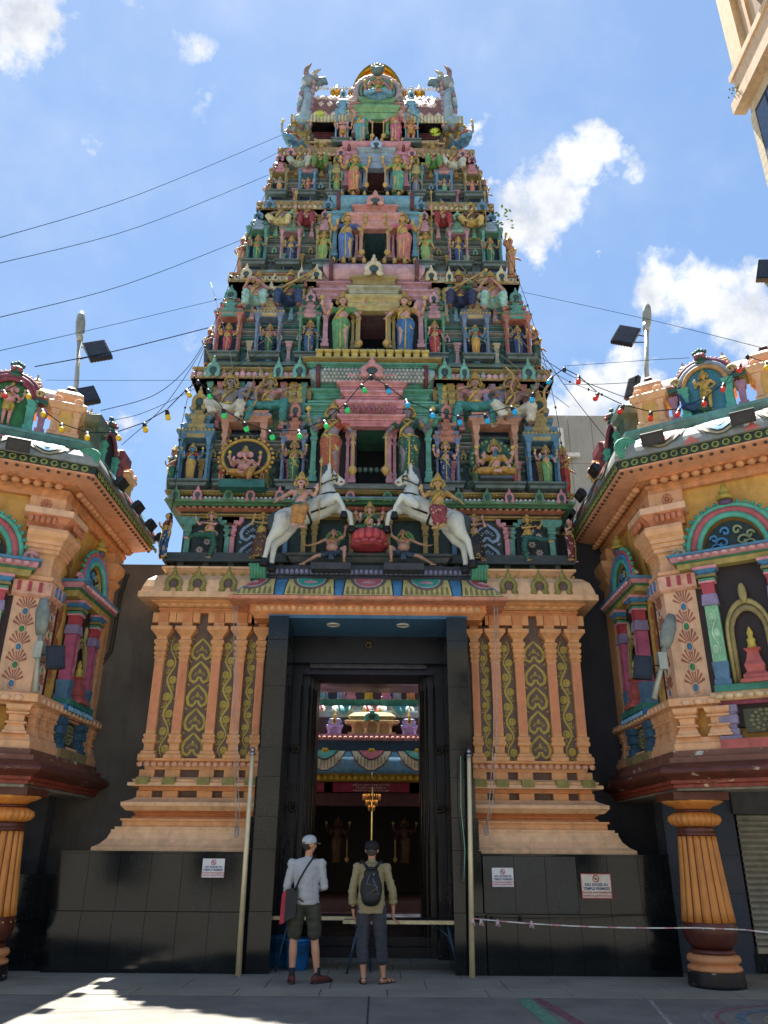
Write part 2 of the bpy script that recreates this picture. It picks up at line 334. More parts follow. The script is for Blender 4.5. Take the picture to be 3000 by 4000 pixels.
# ================================================================ shared ornament meshes
def nasika_mesh():
    m = MB(); pts = []
    for i in range(15):
        a = R(-62+304*i/14); pts.append((.30*math.cos(a), 0, .36+.30*math.sin(a)))
    m.tube(pts, [.1]+[.115]*13+[.1], 6, flat=1.0)
    m.ell((-.27, -.02, .1), (.16, .1, .11), 8, 5); m.ell((.27, -.02, .1), (.16, .1, .11), 8, 5)
    m.ell((0, -.03, .80), (.14, .11, .14), 8, 5); m.ell((0, -.02, 1.0), (.07, .06, .11), 6, 5)
    return m.mesh('nasika')
NAS = nasika_mesh(); NAS.materials.clear(); NAS.materials.append(M('teal'))
NASB = MB().add([(.2*math.cos(R(a)), 0, .36+.2*math.sin(R(a))) for a in range(0, 360, 30)], [tuple(range(12))]).add([(.17*math.cos(R(a)), -.05, .36+.17*math.sin(R(a))) for a in range(0, 360, 30)], [tuple(range(12))]).mesh('nasika_eye', M('dteal'))
def nasika(par, x, y, z, w, h, mat, ry=0):
    o = inst('arch_ornament', NAS, mat, par, (x, y, z), (w, w*.9, h), (0, 0, ry))
    inst('arch_centre', NASB, M('brown') if mat.name.endswith('8c8444') else M('dteal'), o, (0, .02, 0)); return o
def finial_mesh():
    m = MB(); m.lathe(0, 0, [(.001, 0), (.30, .02), (.34, .08), (.2, .14), (.12, .2), (.28, .3), (.36, .42), (.3, .54), (.14, .62), (.2, .68), (.1, .76), (.05, .86), (.012, 1.0)], 10); return m.mesh('finial', GOLD)
FIN = finial_mesh()
def post_mesh():
    m = MB(); m.tstack(0, 0, [(.5, 0), (.5, .06), (.36, .08), (.36, .12), (.42, .13), (.42, .16), (.30, .18), (.28, .62), (.42, .64), (.42, .67), (.30, .69), (.30, .73), (.44, .75), (.5, .80), (.40, .83), (.40, .86), (.62, .93), (.62, 1.0)]); return m.mesh('post', M('teal'))
POST = post_mesh()
def petal_row(m, x0, x1, y, z0, z1, pw, d=.03, dy=0):
    n = max(1, round((x1-x0)/pw)); w = (x1-x0)/n
    for i in range(n):
        cx = x0+(i+.5)*w
        vs = []; 
        for a in range(-90, 271, 45):
            vs.append((cx+w*.45*math.cos(R(a)), y, (z0+z1)/2+(z1-z0)*.5*math.sin(R(a))))
        vs = vs[:8]; k = [(cx+w*.22*math.cos(R(a)), y-d, (z0+z1)/2+(z1-z0)*.3*math.sin(R(a))) for a in range(-90, 226, 45)]
        m.add(vs+k, [(j, (j+1) % 8, 8+(j+1) % 8, 8+j) for j in range(8)]+[tuple(range(8, 16))])
def scroll_mesh(w, h, kind, seed=0):
    # flat relief vine inside a w x h panel, origin bottom centre, in plane y=0 towards -y
    m = MB(); th = .006
    def ribbon(pts, wd):
        n = len(pts); vs = []
        for i in range(n):
            p = Vector(pts[i]); t = (Vector(pts[min(i+1, n-1)])-Vector(pts[max(i-1, 0)])).normalized(); q = Vector((-t.y, t.x))*wd*(.35+.65*math.sin(math.pi*(i+.6)/(n+.2)))
            vs += [(p.x-q.x, -th, p.y-q.y), (p.x+q.x, -th, p.y+q.y)]
        m.add(vs, [(2*i+1, 2*i, 2*i+2, 2*i+3) for i in range(n-1)])
    def blobp(x, z, r, a=0, e=1.0):
        m.add([(x+r*math.cos(R(k*45))*math.cos(a)-r*e*math.sin(R(k*45))*math.sin(a), -th*1.2, z+r*math.cos(R(k*45))*math.sin(a)+r*e*math.sin(R(k*45))*math.cos(a)) for k in range(8)], [tuple(range(8))])
    hw = w/2
    if kind == 'vine':
        n = max(2, round(h/(w*1.05))); cell = h/n; sg = 1 if seed % 2 else -1
        ribbon([(sg*hw*.42*math.sin(2*math.pi*(z/(2*cell))), z) for z in [h*i/60 for i in range(61)]], w*.075)
        for i in range(n):
            s_ = sg*(-1 if i % 2 == 0 else 1); cx = s_*hw*.28; cz = (i+.5)*cell; r0 = hw*.52
            sp = [(cx+r0*(1-.72*k/22)*math.cos(s_*R(200+k*27)), cz+r0*(1-.72*k/22)*math.sin(R(200+k*27))) for k in range(23)]
            ribbon(sp, w*.062)
            for k in range(7):
                a = R(-60+k*38); blobp(cx+r0*.62*math.cos(a), cz+r0*.62*math.sin(a), w*.075, a, .5)
            for k in range(4):
                blobp(-s_*hw*.62+random.uniform(-.1, .1)*w, cz+(k-1.5)*cell*.24, w*(.035+.02*(k % 2)), 1.0*k, .6)
            blobp(cx, cz, w*.06)
            for k in range(6): a = R(60*k+i*30); blobp(-s_*hw*.5+hw*.3*math.cos(a), cz+cell*.5+hw*.3*math.sin(a), w*.05, a, .45)
            ribbon([(s_*hw*.1+s_*hw*.6*k/6, cz-cell*.5+cell*.18*math.sin(k*.9)) for k in range(7)], w*.03)
    elif kind == 'heart':
        n = max(2, round(h/(w*.95))); cell = h/n
        for i in range(n):
            z0 = i*cell
            for s_ in (-1, 1):
                pts = [(0, z0+cell*1.0), (s_*hw*.28, z0+cell*.86), (s_*hw*.68, z0+cell*.66), (s_*hw*.86, z0+cell*.42), (s_*hw*.74, z0+cell*.2), (s_*hw*.4, z0+cell*.1), (s_*hw*.16, z0+cell*.22), (s_*hw*.14, z0+cell*.34)]
                ribbon(pts, w*.065)
                for k in range(4): a = R(20+k*26); blobp(s_*hw*.44*math.cos(a), z0+cell*.34+hw*.5*math.sin(a)*.8, w*.06, a if s_ > 0 else math.pi-a, .4)
                blobp(s_*hw*.82, z0+cell*.98, w*.04); blobp(s_*hw*.9, z0+cell*.02, w*.03)
            blobp(0, z0+cell*.6, w*.09, math.pi/2, .55); blobp(0, z0+cell*.3, w*.05)
    elif kind == 'lattice':
        for i in range(max(2, round(h/(w*.5)))):
            c = h/max(2, round(h/(w*.5))); z0 = i*c
            for s_ in (-1, 1): ribbon([(0, z0), (s_*hw*.8, z0+c*.5), (0, z0+c)], w*.06)
            blobp(0, z0+c*.5, w*.12, 0, .7)
    elif kind == 'flowers':
        for (x, z) in ((0, .5), (-.5, .3), (.5, .3), (-.5, .7), (.5, .7), (0, .84), (0, .14)):
            for k in range(8): a = R(k*45); blobp(x*hw+w*.085*math.cos(a), z*h+w*.085*math.sin(a), w*.06, a, .5)
    return m
# ================================================================ temple tower
tower = empty('temple_tower', (0, 13.3, 0), 0, 'tall stepped gateway tower with painted tiers of small shrines over a peach storey', 'temple tower')
TY = 13.3
class TP:   # tower children are built in world coordinates; parent offset compensated
    pass
def tb(mb, name, mat, parent=None, kind=None, label=None):
    o = mb.build(name, mat, parent or tower, kind, label)
    if parent is None: o.location = (0, -TY, 0)
    return o
def tins(name, mesh, mat, loc, scale, rot=(0, 0, 0), parent=None):
    return inst(name, mesh, mat, tower, (loc[0], loc[1]-TY, loc[2]), scale, rot)
def tnas(x, y, z, w, h, mat, ry=0):
    return nasika(tower, x, y-TY, z, w, h, mat, ry)
def plan(w, Y, wc=None, pc=0.0, D=3.6, hole=None):
    p = [(-w, Y+D), (-w, Y)]
    if wc: p += [(-wc, Y), (-wc, Y-pc), (wc, Y-pc), (wc, Y)]
    return p+[(w, Y), (w, Y+D)]
def half_plans(w, Y, wi, D=3.6):      # left and right wings of a storey that is open in the middle
    return ([(-w, Y+D), (-w, Y), (-wi, Y)], [(wi, Y), (w, Y), (w, Y+D)])
# ---- lower peach storey
PE = M('peach', var=.2); PE2 = M('#e6b98c', var=.2); BRN = M('#6a5448', var=.15); OL = M('#b5a145', var=.2); PED = M('#d08a55', var=.2)
WY = 13.25; ww = 3.52; wi = 1.62; DD = 6.2
zz = lambda y, Y=13.0: zat(y/K, Y, 420)*.5+zat((y+14)/K, Y, 1180)*.5       # photograph rows of the left wing
Zg = 1.56
rows = dict(slab0=3318, slab1=3278, led1=3262, band0=3260, band1=3197, cyma0=3192, cyma1=3165, roof0=3163, roof1=3112, post1a=3110, post1b=3084, bnd=3068, kap0=3068, kap1=3030, post2a=3030, post2b=3000, pet0=2998, pet1=2975, led2=2958, plz=2955)
def Z(y): return zz(y)
prof_low = [ (.0, Zg), (.52, Zg), (.50, Z(3300)), (.44, Z(3285)), (.30, Z(3272)), (.28, Z(3262)), (.24, Z(3258)), (.24, Z(3252))]
PLH = half_plans(ww+.02, WY, wi, DD)
for pl in PLH:
    s_ = MB().sweep(pl, [(-.3, Zg), (.54, Zg), (.54, Zg+.05), (.46, Zg+.09), (.38, Zg+.17), (.34, Zg+.26), (.34, Zg+.30), (.30, Zg+.30), (.30, Zg+.34), (-.3, Zg+.34)]); tb(s_, 'base_moulding', PE2)
    z0 = Zg+.34; z1 = Z(3197)
    tb(MB().sweep(pl, [(-.3, z0), (.22, z0), (.22, z1-.03), (.25, z1-.03), (.25, z1), (-.3, z1)]), 'plinth_band', PE)
    z2 = Z(3165); tb(MB().sweep(pl, [(-.3, z1), (.12, z1), (.12, z1+.03), (.07, z1+.06), (.07, z2-.05), (.14, z2), (-.3, z2)]), 'cyma_moulding', PED)
    z3 = Z(3112); tb(MB().sweep(pl, [(-.3, z2), (.20, z2), (.27, z2+.07), (.27, z2+.12), (.14, z3-.03), (.10, z3), (-.3, z3)]), 'sloped_ledge', PE2)
    z4 = Z(3084); tb(MB().sweep(pl, [(-.3, z3), (-.06, z3), (-.06, z4), (-.3, z4)]), 'dark_recess', BRN)
    z5 = Z(3068); tb(MB().sweep(pl, [(-.3, z4), (.07, z4), (.07, z5), (-.3, z5)]), 'thin_band', PED)
    z6 = Z(3030); tb(MB().sweep(pl, [(-.3, z5), (.22, z5), (.22, z5+.05), (.15, z5+.06), (.17, z5+.1), (.10, z6-.02), (.04, z6), (-.3, z6)]), 'roll_moulding', PE2)
    z7 = Z(3000); tb(MB().sweep(pl, [(-.3, z6), (-.06, z6), (-.06, z7), (-.3, z7)]), 'dark_recess', BRN)
    z8 = Z(2958); tb(MB().sweep(pl, [(-.3, z7), (.03, z7), (.05, z7+.1), (.14, z7+.13), (.14, z8), (-.3, z8)]), 'upper_ledge', PE)
zpt = Z(2436); zpb = z8
pil_x = [xat((300+x*.588)/K, 2688/K, WY) for x in (515, 680, 897, 1058)]
pil_r = [xat((1700+x*.588)/K, 2700/K, WY) for x in (388, 545, 760, 920)]
pil_x = [(a-b)/2 for a, b in zip(pil_x, pil_r[::-1])]
PILS = [-x for x in pil_x][::-1]+[]; PIL = sorted(pil_x+[-x for x in pil_x]+[-1.82, 1.82])
petm = MB()
for s_ in (-1, 1):
    petal_row(petm, s_*2.7-1.0, s_*2.7+1.0, WY-.10, z7+.03, z7+.12, .11, .02)
tb(petm, 'petal_frieze', M('#e0a888'), kind='stuff')
# wall body with scroll panels
for s_, pl in zip((-1, 1), PLH):
    a, b_ = sorted((s_*ww, s_*wi)); tb(MB().box(a, b_, WY, WY+DD, zpb-.1, zpt+.9), 'wall', BRN)
TT = [xat(600/K, 2420/K, WY)]
for x in PIL:
    w_ = .074 if abs(x) > 1.9 else .06
    m = MB(); h = zpt-zpb; pr = [(1.9, 0), (1.9, .025), (1.5, .035), (1.5, .05), (1.05, .06), (1.05, .10), (1.45, .115), (1.45, .135), (1.2, .145), (1.4, .16), (1.4, .17), (1.0, .18), (1.0, .735), (1.0, .735), (1.3, .75), (1.0, .762), (1.32, .775), (1.32, .79), (1.05, .80), (1.38, .815), (1.4, .835), (1.1, .845), (1.5, .865), (1.5, .885), (1.1, .895), (1.2, .915), (2.2, .955), (2.4, .96), (2.4, .99), (1.2, .993), (1.2, 1.03)]
    m.tstack(x, WY-.03, [(r*w_, zpb+z*h) for r, z in pr], ratio=1.0)
    p = tb(m, 'pilaster', PE)
    q = MB().box(x-w_*.82, x+w_*.82, WY-.03-w_-.006, WY-.03-w_-.002, zpb+.2*h, zpb+.72*h); q.build('shaft_panel', M('#dc8f63', var=.15), p)
    # short posts below
    for (a, b_) in ((z3, z4), (z6, z7)):
        tb(MB().box(x-.12, x+.12, WY-.035, WY+.2, a+.003, b_-.003), 'short_post', PE)
    tb(MB().box(x-.1, x+.1, WY-.235, WY-.1, z5+.02, z6-.015), 'tab_ornament', M('#8c8444'))
hp = zpt-zpb
zb0 = zpb+1.03*hp; zb1 = zb0+.17
for i in range(len(PIL)-1):
    x0, x1 = PIL[i], PIL[i+1]
    if x0 < 0 < x1: continue
    wd = x1-x0-.155
    g = scroll_mesh(wd, hp*.9, 'heart' if (x1-x0) > .46 and abs((x0+x1)/2) > 2.4 else 'vine', i).xf(Matrix.Translation(((x0+x1)/2, WY-.004, zpb+.02)))
    tb(g, 'scroll_painting', OL)
for x in PIL:
    tb(MB().box(x-.2, x-.085, WY-.1, WY+.1, zb0, zb1).add([(x-.2, WY-.1, zb0), (x-.085, WY-.1, zb0), (x-.085, WY-.1, zb0)], []), 'bracket_block', PE)
    tb(MB().box(x-.08, x+.08, WY-.13, WY+.1, zb0, zb1), 'bracket_block', PED)
    tb(MB().box(x+.085, x+.2, WY-.1, WY+.1, zb0, zb1), 'bracket_block', PE)
# entablature over the wings
zk0 = zat(1290/1, 12.95, 330)*.5+zat(1304, 12.95, 1250)*.5; zc0 = zb1
PW = plan(ww, WY, 1.95, .12, DD)
hc = zk0-zc0
tb(MB().sweep(PW, [(-.25, zc0), (.10, zc0), (.10, zc0+.22*hc), (.12, zc0+.25*hc), (.12, zc0+.42*hc), (.07, zc0+.45*hc), (.07, zc0+.5*hc), (-.25, zc0+.5*hc)]), 'architrave', PED)
tb(MB().sweep(PW, [(-.25, zc0+.5*hc), (.10, zc0+.5*hc), (.20, zc0+.85*hc), (.23, zc0+.86*hc), (.23, zk0), (-.25, zk0)]), 'frieze', PE)
petm = MB()
for a, b_ in ((-ww-.1, -1.95), (1.95, ww+.1)): petal_row(petm, a, b_, WY-.15, zc0+.55*hc, zc0+.8*hc, .15, .03)
petal_row(petm, -1.9, 1.9, WY-.27, zc0+.55*hc, zc0+.8*hc, .15, .03)
tb(petm, 'petal_frieze', PE2, kind='stuff')
zk1 = zat(1240, 13.1, 802)
PW2 = plan(ww, WY, None, 0, DD)
kz = zk1-zk0
tb(MB().sweep(PW2, [(-.25, zk0+.001), (.42, zk0+.001), (.42, zk0+.10), (.39, zk0+.11), (.37, zk0+.2), (.32, zk0+.34), (.22, zk0+.44), (.14, zk0+.48), (-.25, zk0+.48)]), 'curved_cornice', PE2)
zt0 = zk0+.48; zt1 = zt0+.17
tb(MB().sweep(PW2, [(-.25, zt0), (.06, zt0), (.06, zt0+.05), (.12, zt0+.12), (.15, zt0+.13), (.15, zt1), (-.25, zt1)]), 'top_ledge', PE2)
for i in range(44):
    x = -3.6+i*.168
    if abs(x) > 2.0: tb(MB().ell((x, WY-.1, zt0+.03), (.035, .03, .035), 6, 4), 'bead', OL)
for u in (370, 413, 482):
    pass
for x in (-3.36, -2.95, -2.42, 2.42, 2.95, 3.36):
    tnas(x, WY-.38, zk0+.10, .38, .42, M('#8c8444'))
# portal canopy: painted curved hood above the door
zh0 = zat(1297, 12.45); zh1 = zat(1250, 12.75)
HY = 12.85; hw_ = 1.84
def hood_prof(z0, z1, o0, o1, n=8):
    return [(o1+(o0-o1)*(1-i/n)+.05*math.sin(math.pi*i/n), z0+(z1-z0)*i/n) for i in range(n+1)]
hoodplan = [(-hw_-.0, HY+.35), (-hw_, HY), (hw_, HY), (hw_, HY+.35)]
hp_ = hood_prof(zh0+.06, zh1, .42, .02)
hood = tb(MB().sweep(hoodplan, [(-.3, zh0+.062)]+hp_+[(-.3, zh1)]), 'entrance_hood', M('blue', var=.2))
tb(MB().sweep(hoodplan, [(-.3, zh0-.01), (.44, zh0-.01), (.47, zh0+.005), (.47, zh0+.06), (-.3, zh0+.06)]), 'hood_lip', M('#cf8a6c'))
tb(MB().sweep([(-1.74, 13.2), (-1.74, 12.9), (1.74, 12.9), (1.74, 13.2)], [(-.3, zat(1333, 12.6)+.006), (.16, zat(1333, 12.6)+.006), (.16, zh0-.22), (.24, zh0-.14), (.24, zh0-.012), (-.3, zh0-.012)]), 'hood_architrave', PED)
m = MB(); petal_row(m, -1.9, 1.9, 12.66, zh0-.13, zh0-.02, .12, .03); tb(m, 'hood_petals', PE2, kind='stuff')
def hood_point(a, t):   # a in x, t in 0..1 up the curve
    return (a, HY-(.02+.40*(1-t)+.05*math.sin(math.pi*t))-.012, zh0+.06+(zh1-zh0-.06)*t)
def hood_patch(cx, hwf, mat, name, lo, hi, lift=0.0, par=None):
    m = MB(); n = 10; k = 12; vs = []
    for i in range(n+1):
        t = lo+(hi-lo)*i/n
        for j in range(k+1):
            s_ = -1+2*j/k; w_ = hwf((t-lo)/(hi-lo)); x, y, z = hood_point(cx+s_*w_, t); lim = hw_+.02+.40*(1-t); x = max(-lim, min(lim, x)); vs.append((x, y-lift, z+lift*.4))
    m.add(vs, [(i*(k+1)+j, i*(k+1)+j+1, (i+1)*(k+1)+j+1, (i+1)*(k+1)+j) for i in range(n) for j in range(k)], True)
    return m.build(name, mat, par or hood)
HY_ = M('#d0c07c', var=.25)
for cx, colr in ((-1.98, '#b04a55'), (-.98, '#3fa58f'), (0, '#c46a70'), (.98, '#3fa58f'), (1.98, '#b04a55')):
    edge = abs(cx) > 1.5
    hood_patch(cx, lambda q: .43-.03*q, M('#2a2630'), 'petal_border', .02, 1.0, .004)
    hood_patch(cx, lambda q: .41-.03*q, HY_, 'yellow_petal', .04, 1.0, .009)
    for k in range(-4, 5):
        hood_patch(cx+k*.085, lambda q: .012+.02*(1-q), M('#8f8046'), 'petal_rib', .08, .5, .014)
    hood_patch(cx, lambda q: .30*math.sqrt(max(0, 1-(1-q)**2))+.005, M('#7b6a62', var=.3), 'brown_shade', .30, 1.0, .018)
    hood_patch(cx, lambda q: .245*math.sqrt(max(0, 1-(1-q)**2.2))+.003, M('white'), 'heart_edge', .42, 1.0, .023)
    hood_patch(cx, lambda q: .23*math.sqrt(max(0, 1-(1-q)**2.2))+.002, M(colr, var=.2), 'heart_field', .45, 1.0, .027)
    for k in range(-2, 3):
        hood_patch(cx+k*.045, lambda q: .024*math.sin(math.pi*min(1, q*1.0))+.002, M('lpink' if abs(cx) != 1 else 'mint'), 'lotus_petal', .58+.03*abs(k), .92-.06*abs(k), .031)
# black row + petals above hood
tb(MB().sweep([(-1.75, 13.2), (-1.75, 12.86), (1.75, 12.86), (1.75, 13.2)], [(-.2, zh1), (.02, zh1), (.02, zh1+.07), (.05, zh1+.08), (.08, zh1+.18), (.08, zh1+.24), (-.2, zh1+.24)]), 'petal_shelf', M('#2c3440'))
petm = MB(); petal_row(petm, -1.8, 1.8, 12.80, zh1+.09, zh1+.19, .085, .03); tb(petm, 'lotus_row', M('lav'), kind='stuff')
for s_ in (-1, 1):
    m = MB(); 
    for k in range(5): m.tube([(s_*1.90+(k-2)*.055, 12.74, zh1-.02), (s_*1.90+(k-2)*.05, 12.72, zh1+.14), (s_*1.90+(k-2)*.07, 12.68, zh1+.24)], [.03, .035, .04], 6)
    m.box(s_*1.90-.14, s_*1.90+.14, 12.74, 12.95, zh1-.02, zh1+.24); tb(m, 'leaf_pedestal', M('#4f9a78'))
# granite portal
GR = granite('granite_black', '#0d1214', '#4a5652', .06); GRD = granite('granite_navy', '#10151f', '#232c3a', .22); GRG = granite('granite_grey', '#22282a', '#50585a', .16)
zd = zat(1333, 12.6)
for s_ in (-1, 1):
    segs = [(0, .78, .46, 0), (.78, 1.6, .42, .02), (1.6, 2.05, .40, .03), (2.05, 2.62, .37, .04), (2.62, 3.04, .35, .05), (3.04, 4.0, .33, .06), (4.0, zd-.4, .33, .06), (zd-.4, zd, .33, .06)]
    for z0, z1, w_, dy in segs:
        xo = s_*(1.30); x1 = s_*(1.30+w_-.02*0)
        tb(MB().box(min(xo, x1), max(xo, x1), 12.5+dy, 13.4, z0+.002, z1-.004), 'granite_block', GR)
    # passage side walls and inner jambs
    tb(MB().box(min(s_*1.34, s_*1.66), max(s_*1.34, s_*1.66), 13.4, 19.5, 0, 5.6), 'passage_wall', GRD)
    for k, (xa, ya, w_) in enumerate(((1.36, 14.1, .18), (1.18, 14.3, .12), (1.06, 14.45, .06), (1.00, 14.6, .04))):
        a, b_ = sorted((s_*xa, s_*(xa-w_))); tb(MB().box(a, b_, ya, ya+.9, 0, zat(1440, 14.4)), 'door_jamb', GRD)
        tb(MB().tube([(s_*(xa-w_), ya-.01, .3), (s_*(xa-w_), ya-.01, 4.3)], .018, 6), 'jamb_bead', paint('#4a3b2c', rough=.3, metal=.6))
    for z in (2.25, 3.2):
        f = MB(); 
        for k in range(10): a = R(k*36); f.ell((s_*1.25+.055*math.cos(a), 14.07, z+.055*math.sin(a)), (.03, .015, .03), 6, 4)
        f.ell((s_*1.25, 14.05, z), (.03, .02, .03), 6, 4); tb(f, 'brass_rosette', paint('#3c3428', rough=.35, metal=.7))
    tb(MB().box(s_*1.33-.02, s_*1.33+.02, 12.9, 13.0, 1.75, 2.75), 'notice_strip', M('#7c7144'))
zi = zat(1475, 14.9)
tb(MB().box(-1.62, 1.62, 15.02, 19.5, zd+.02, zd+.3), 'passage_ceiling', GRD)
tb(MB().box(-1.33, 1.33, 14.35, 19.8, .002, .15), 'threshold_step', GRD); tb(MB().box(-1.33, 1.33, 14.62, 19.7, .152, .28), 'threshold_step', GRD)
tb(MB().box(-1.66, 1.66, 12.7, 13.9, zd+.004, zd+.3), 'portal_soffit', paint('#3f6c8e', rough=.45, var=.15))
sof = bpy.data.objects['portal_soffit']
tb(MB().box(-1.45, 1.45, 13.9, 14.12, zat(1440, 14.2), zd+.3), 'lintel_beam', GRD)
tb(MB().box(-1.4, 1.4, 14.14, 15.0, zi+.0, zd+.3), 'inner_lintel', paint('#141a34', rough=.4))
tb(MB().box(-1.05, 1.05, 14.02, 14.12, zat(1441, 14.1)-.04, zat(1432, 14.1)), 'steel_lintel_strip', paint('#4a4a52', rough=.4, metal=.6))
for x in (-.55, .03, .6):
    f = MB(); 
    for k in range(8): a = R(k*45); f.ell((x+.06*math.cos(a), 14.08, zat(1420, 14.1)+.035*math.sin(a)), (.045, .03, .03), 6, 4)
    tb(f, 'lintel_carving', paint('#3c3428', rough=.35, metal=.6))
f = MB()
for k in range(10): a = R(k*36); f.ell((.0+.05*math.cos(a), 13.88, zat(1394, 13.9)+.05*math.sin(a)), (.03, .02, .03), 6, 4)
tb(f, 'brass_rosette', paint('#5a4c34', rough=.35, metal=.6))
for x in (-.6, .6):
    dl = MB().ring((x, 13.1, zd), .1, .018, 'z', 16, 6); o = tb(dl, 'downlight', M('white')); MB().lathe(x, 13.1, [(.085, zd+.0), (.085, zd-.004)], 14).build('lamp_glass', paint('#9a9c98', rough=.3), o)
# granite plinth tiles
zg = [0, .76, .775, Zg]
for s_ in (-1, 1):
    x0 = 1.74; x1 = 4.47
    a, b_ = sorted((s_*x0, s_*x1)); base = tb(MB().box(a, b_, 12.56, 13.6, 0, Zg-.03), 'plinth_core', M('black'))
    tb(MB().box(a-.01, b_+.01, 12.53, 13.3, Zg-.03, Zg-.002), 'plinth_coping', GR)
    n = 6 if s_ < 0 else 6
    for i in range(n):
        xa = a+(b_-a)*i/n; xb = a+(b_-a)*(i+1)/n
        q = tb(MB().box(xa+.003, xb-.003, 12.50, 12.56, .003, .765), 'granite_tile', GR)
        lighter = (s_ > 0 and i < 3) 
        tb(MB().box(xa+.003, xb-.003, 12.53, 12.565, .775, Zg-.034), 'granite_tile', GRG if lighter else GR)
MUTE[0] = .24
# ================================================================ coloured tiers
DT = M('dteal'); GT = M('gteal'); TE = M('teal')
# black-green shelf at the foot of the tiers
zs0 = zt1; zs1 = zat(1213, 13.2)
tb(MB().sweep(plan(3.44, 13.35, None, 0, 4.6), [(-.3, zs0), (.0, zs0), (.0, zs0+.14), (.06, zs0+.15), (.10, zs0+.25), (.20, zs0+.28), (.20, zs1-.06), (.24, zs1-.05), (.24, zs1), (-.3, zs1)]), 'dark_shelf', paint('#34403f', rough=.45))
for i in range(16):
    x = -3.4+i*.453
    tb(MB().box(x-.05, x+.05, 13.28, 13.5, zs0+.01, zs0+.145), 'shelf_block', M('gteal'))
petm = MB(); petal_row(petm, -3.7, 3.7, 13.22, zs0+.17, zs0+.26, .13, .03); tb(petm, 'shelf_petals', M('#46504e'), kind='stuff')
# middle shelf under atlas figures
tb(MB().sweep([(-1.35, 13.3), (-1.35, 12.95), (1.35, 12.95), (1.35, 13.3)], [(-.2, zh1+.24), (-.04, zh1+.24), (-.04, zh1+.33), (.02, zh1+.36), (.07, zh1+.44), (.12, zh1+.45), (.12, zh1+.5), (-.2, zh1+.5)]), 'figure_shelf', M('#3f4a4e'))
def wings(w, Y, dw, z0, z1, D, mat, name):
    for s_ in (-1, 1):
        a, b_ = sorted((s_*w, s_*dw)); tb(MB().box(a, b_, Y, Y+D, z0, z1), name, mat)
def door_recess(x0, x1, Y, z0, z1, inner, depth=1.1):  # inner: lining colour, holding the tone of the lit interior
    t = .02; a = M(inner) if inner.startswith('#') else M(inner)
    o = tb(MB().box(x0, x1, Y+depth, Y+depth+t, z0, z1), 'doorway_back', a)
    for n_, b_ in (('doorway_side', MB().box(x0-t, x0-.001, Y+.02, Y+depth, z0, z1)), ('doorway_side', MB().box(x1+.001, x1+t, Y+.02, Y+depth, z0, z1)), ('doorway_ceiling', MB().box(x0-t, x1+t, Y+.02, Y+depth, z1+.001, z1+t)), ('doorway_floor', MB().box(x0, x1, Y+.02, Y+depth, z0-t, z0-.001))):
        b_.build(n_, a, o)
def steps(x0, x1, Y, z0, z1, cols, outs, name='moulding', D=.4):
    n = len(cols); h = (z1-z0)/n
    for i, (c, o_) in enumerate(zip(cols, outs)):
        a = z0+i*h
        tb(MB().sweep([(x0, Y+D), (x0, Y), (x1, Y), (x1, Y+D)], [(-.1, a+.001), (o_*.6, a+.001), (o_*.6, a+h*.3), (o_, a+h*.55), (o_, a+h*.95), (-.1, a+h*.95)]), name, M(c))
def barrel(x0, x1, Y, z0, z1, mat, D=.5, name='barrel_roof', ribs=None):
    n = 8; pr = [(.0, z0)]+[(.02+.16*math.sin(math.pi*i/n*.9+.3), z0+(z1-z0)*i/n) for i in range(n+1)]+[(-.1, z1)]
    o = tb(MB().sweep([(x0, Y+D), (x0, Y), (x1, Y), (x1, Y+D)], pr, sm=False), name, mat)
    for s_ in (x0, x1):
        r = (z1-z0)*.62; g = MB().ring((s_, Y+.05, (z0+z1)/2), r, .05, 'x', 16, 6); g.ell((s_, Y+.05, (z0+z1)/2+r+.04), (.05, .06, .1), 6, 5); g.build('gable_ring', M('maroon'), o)
        MB().lathe(0, 0, [(r, -.03), (r, .03)], 14).xf(Matrix.Translation((s_, Y+.05, (z0+z1)/2)) @ Matrix.Rotation(R(90), 4, 'Y')).build('gable_disc', M('blue'), o)
    return o
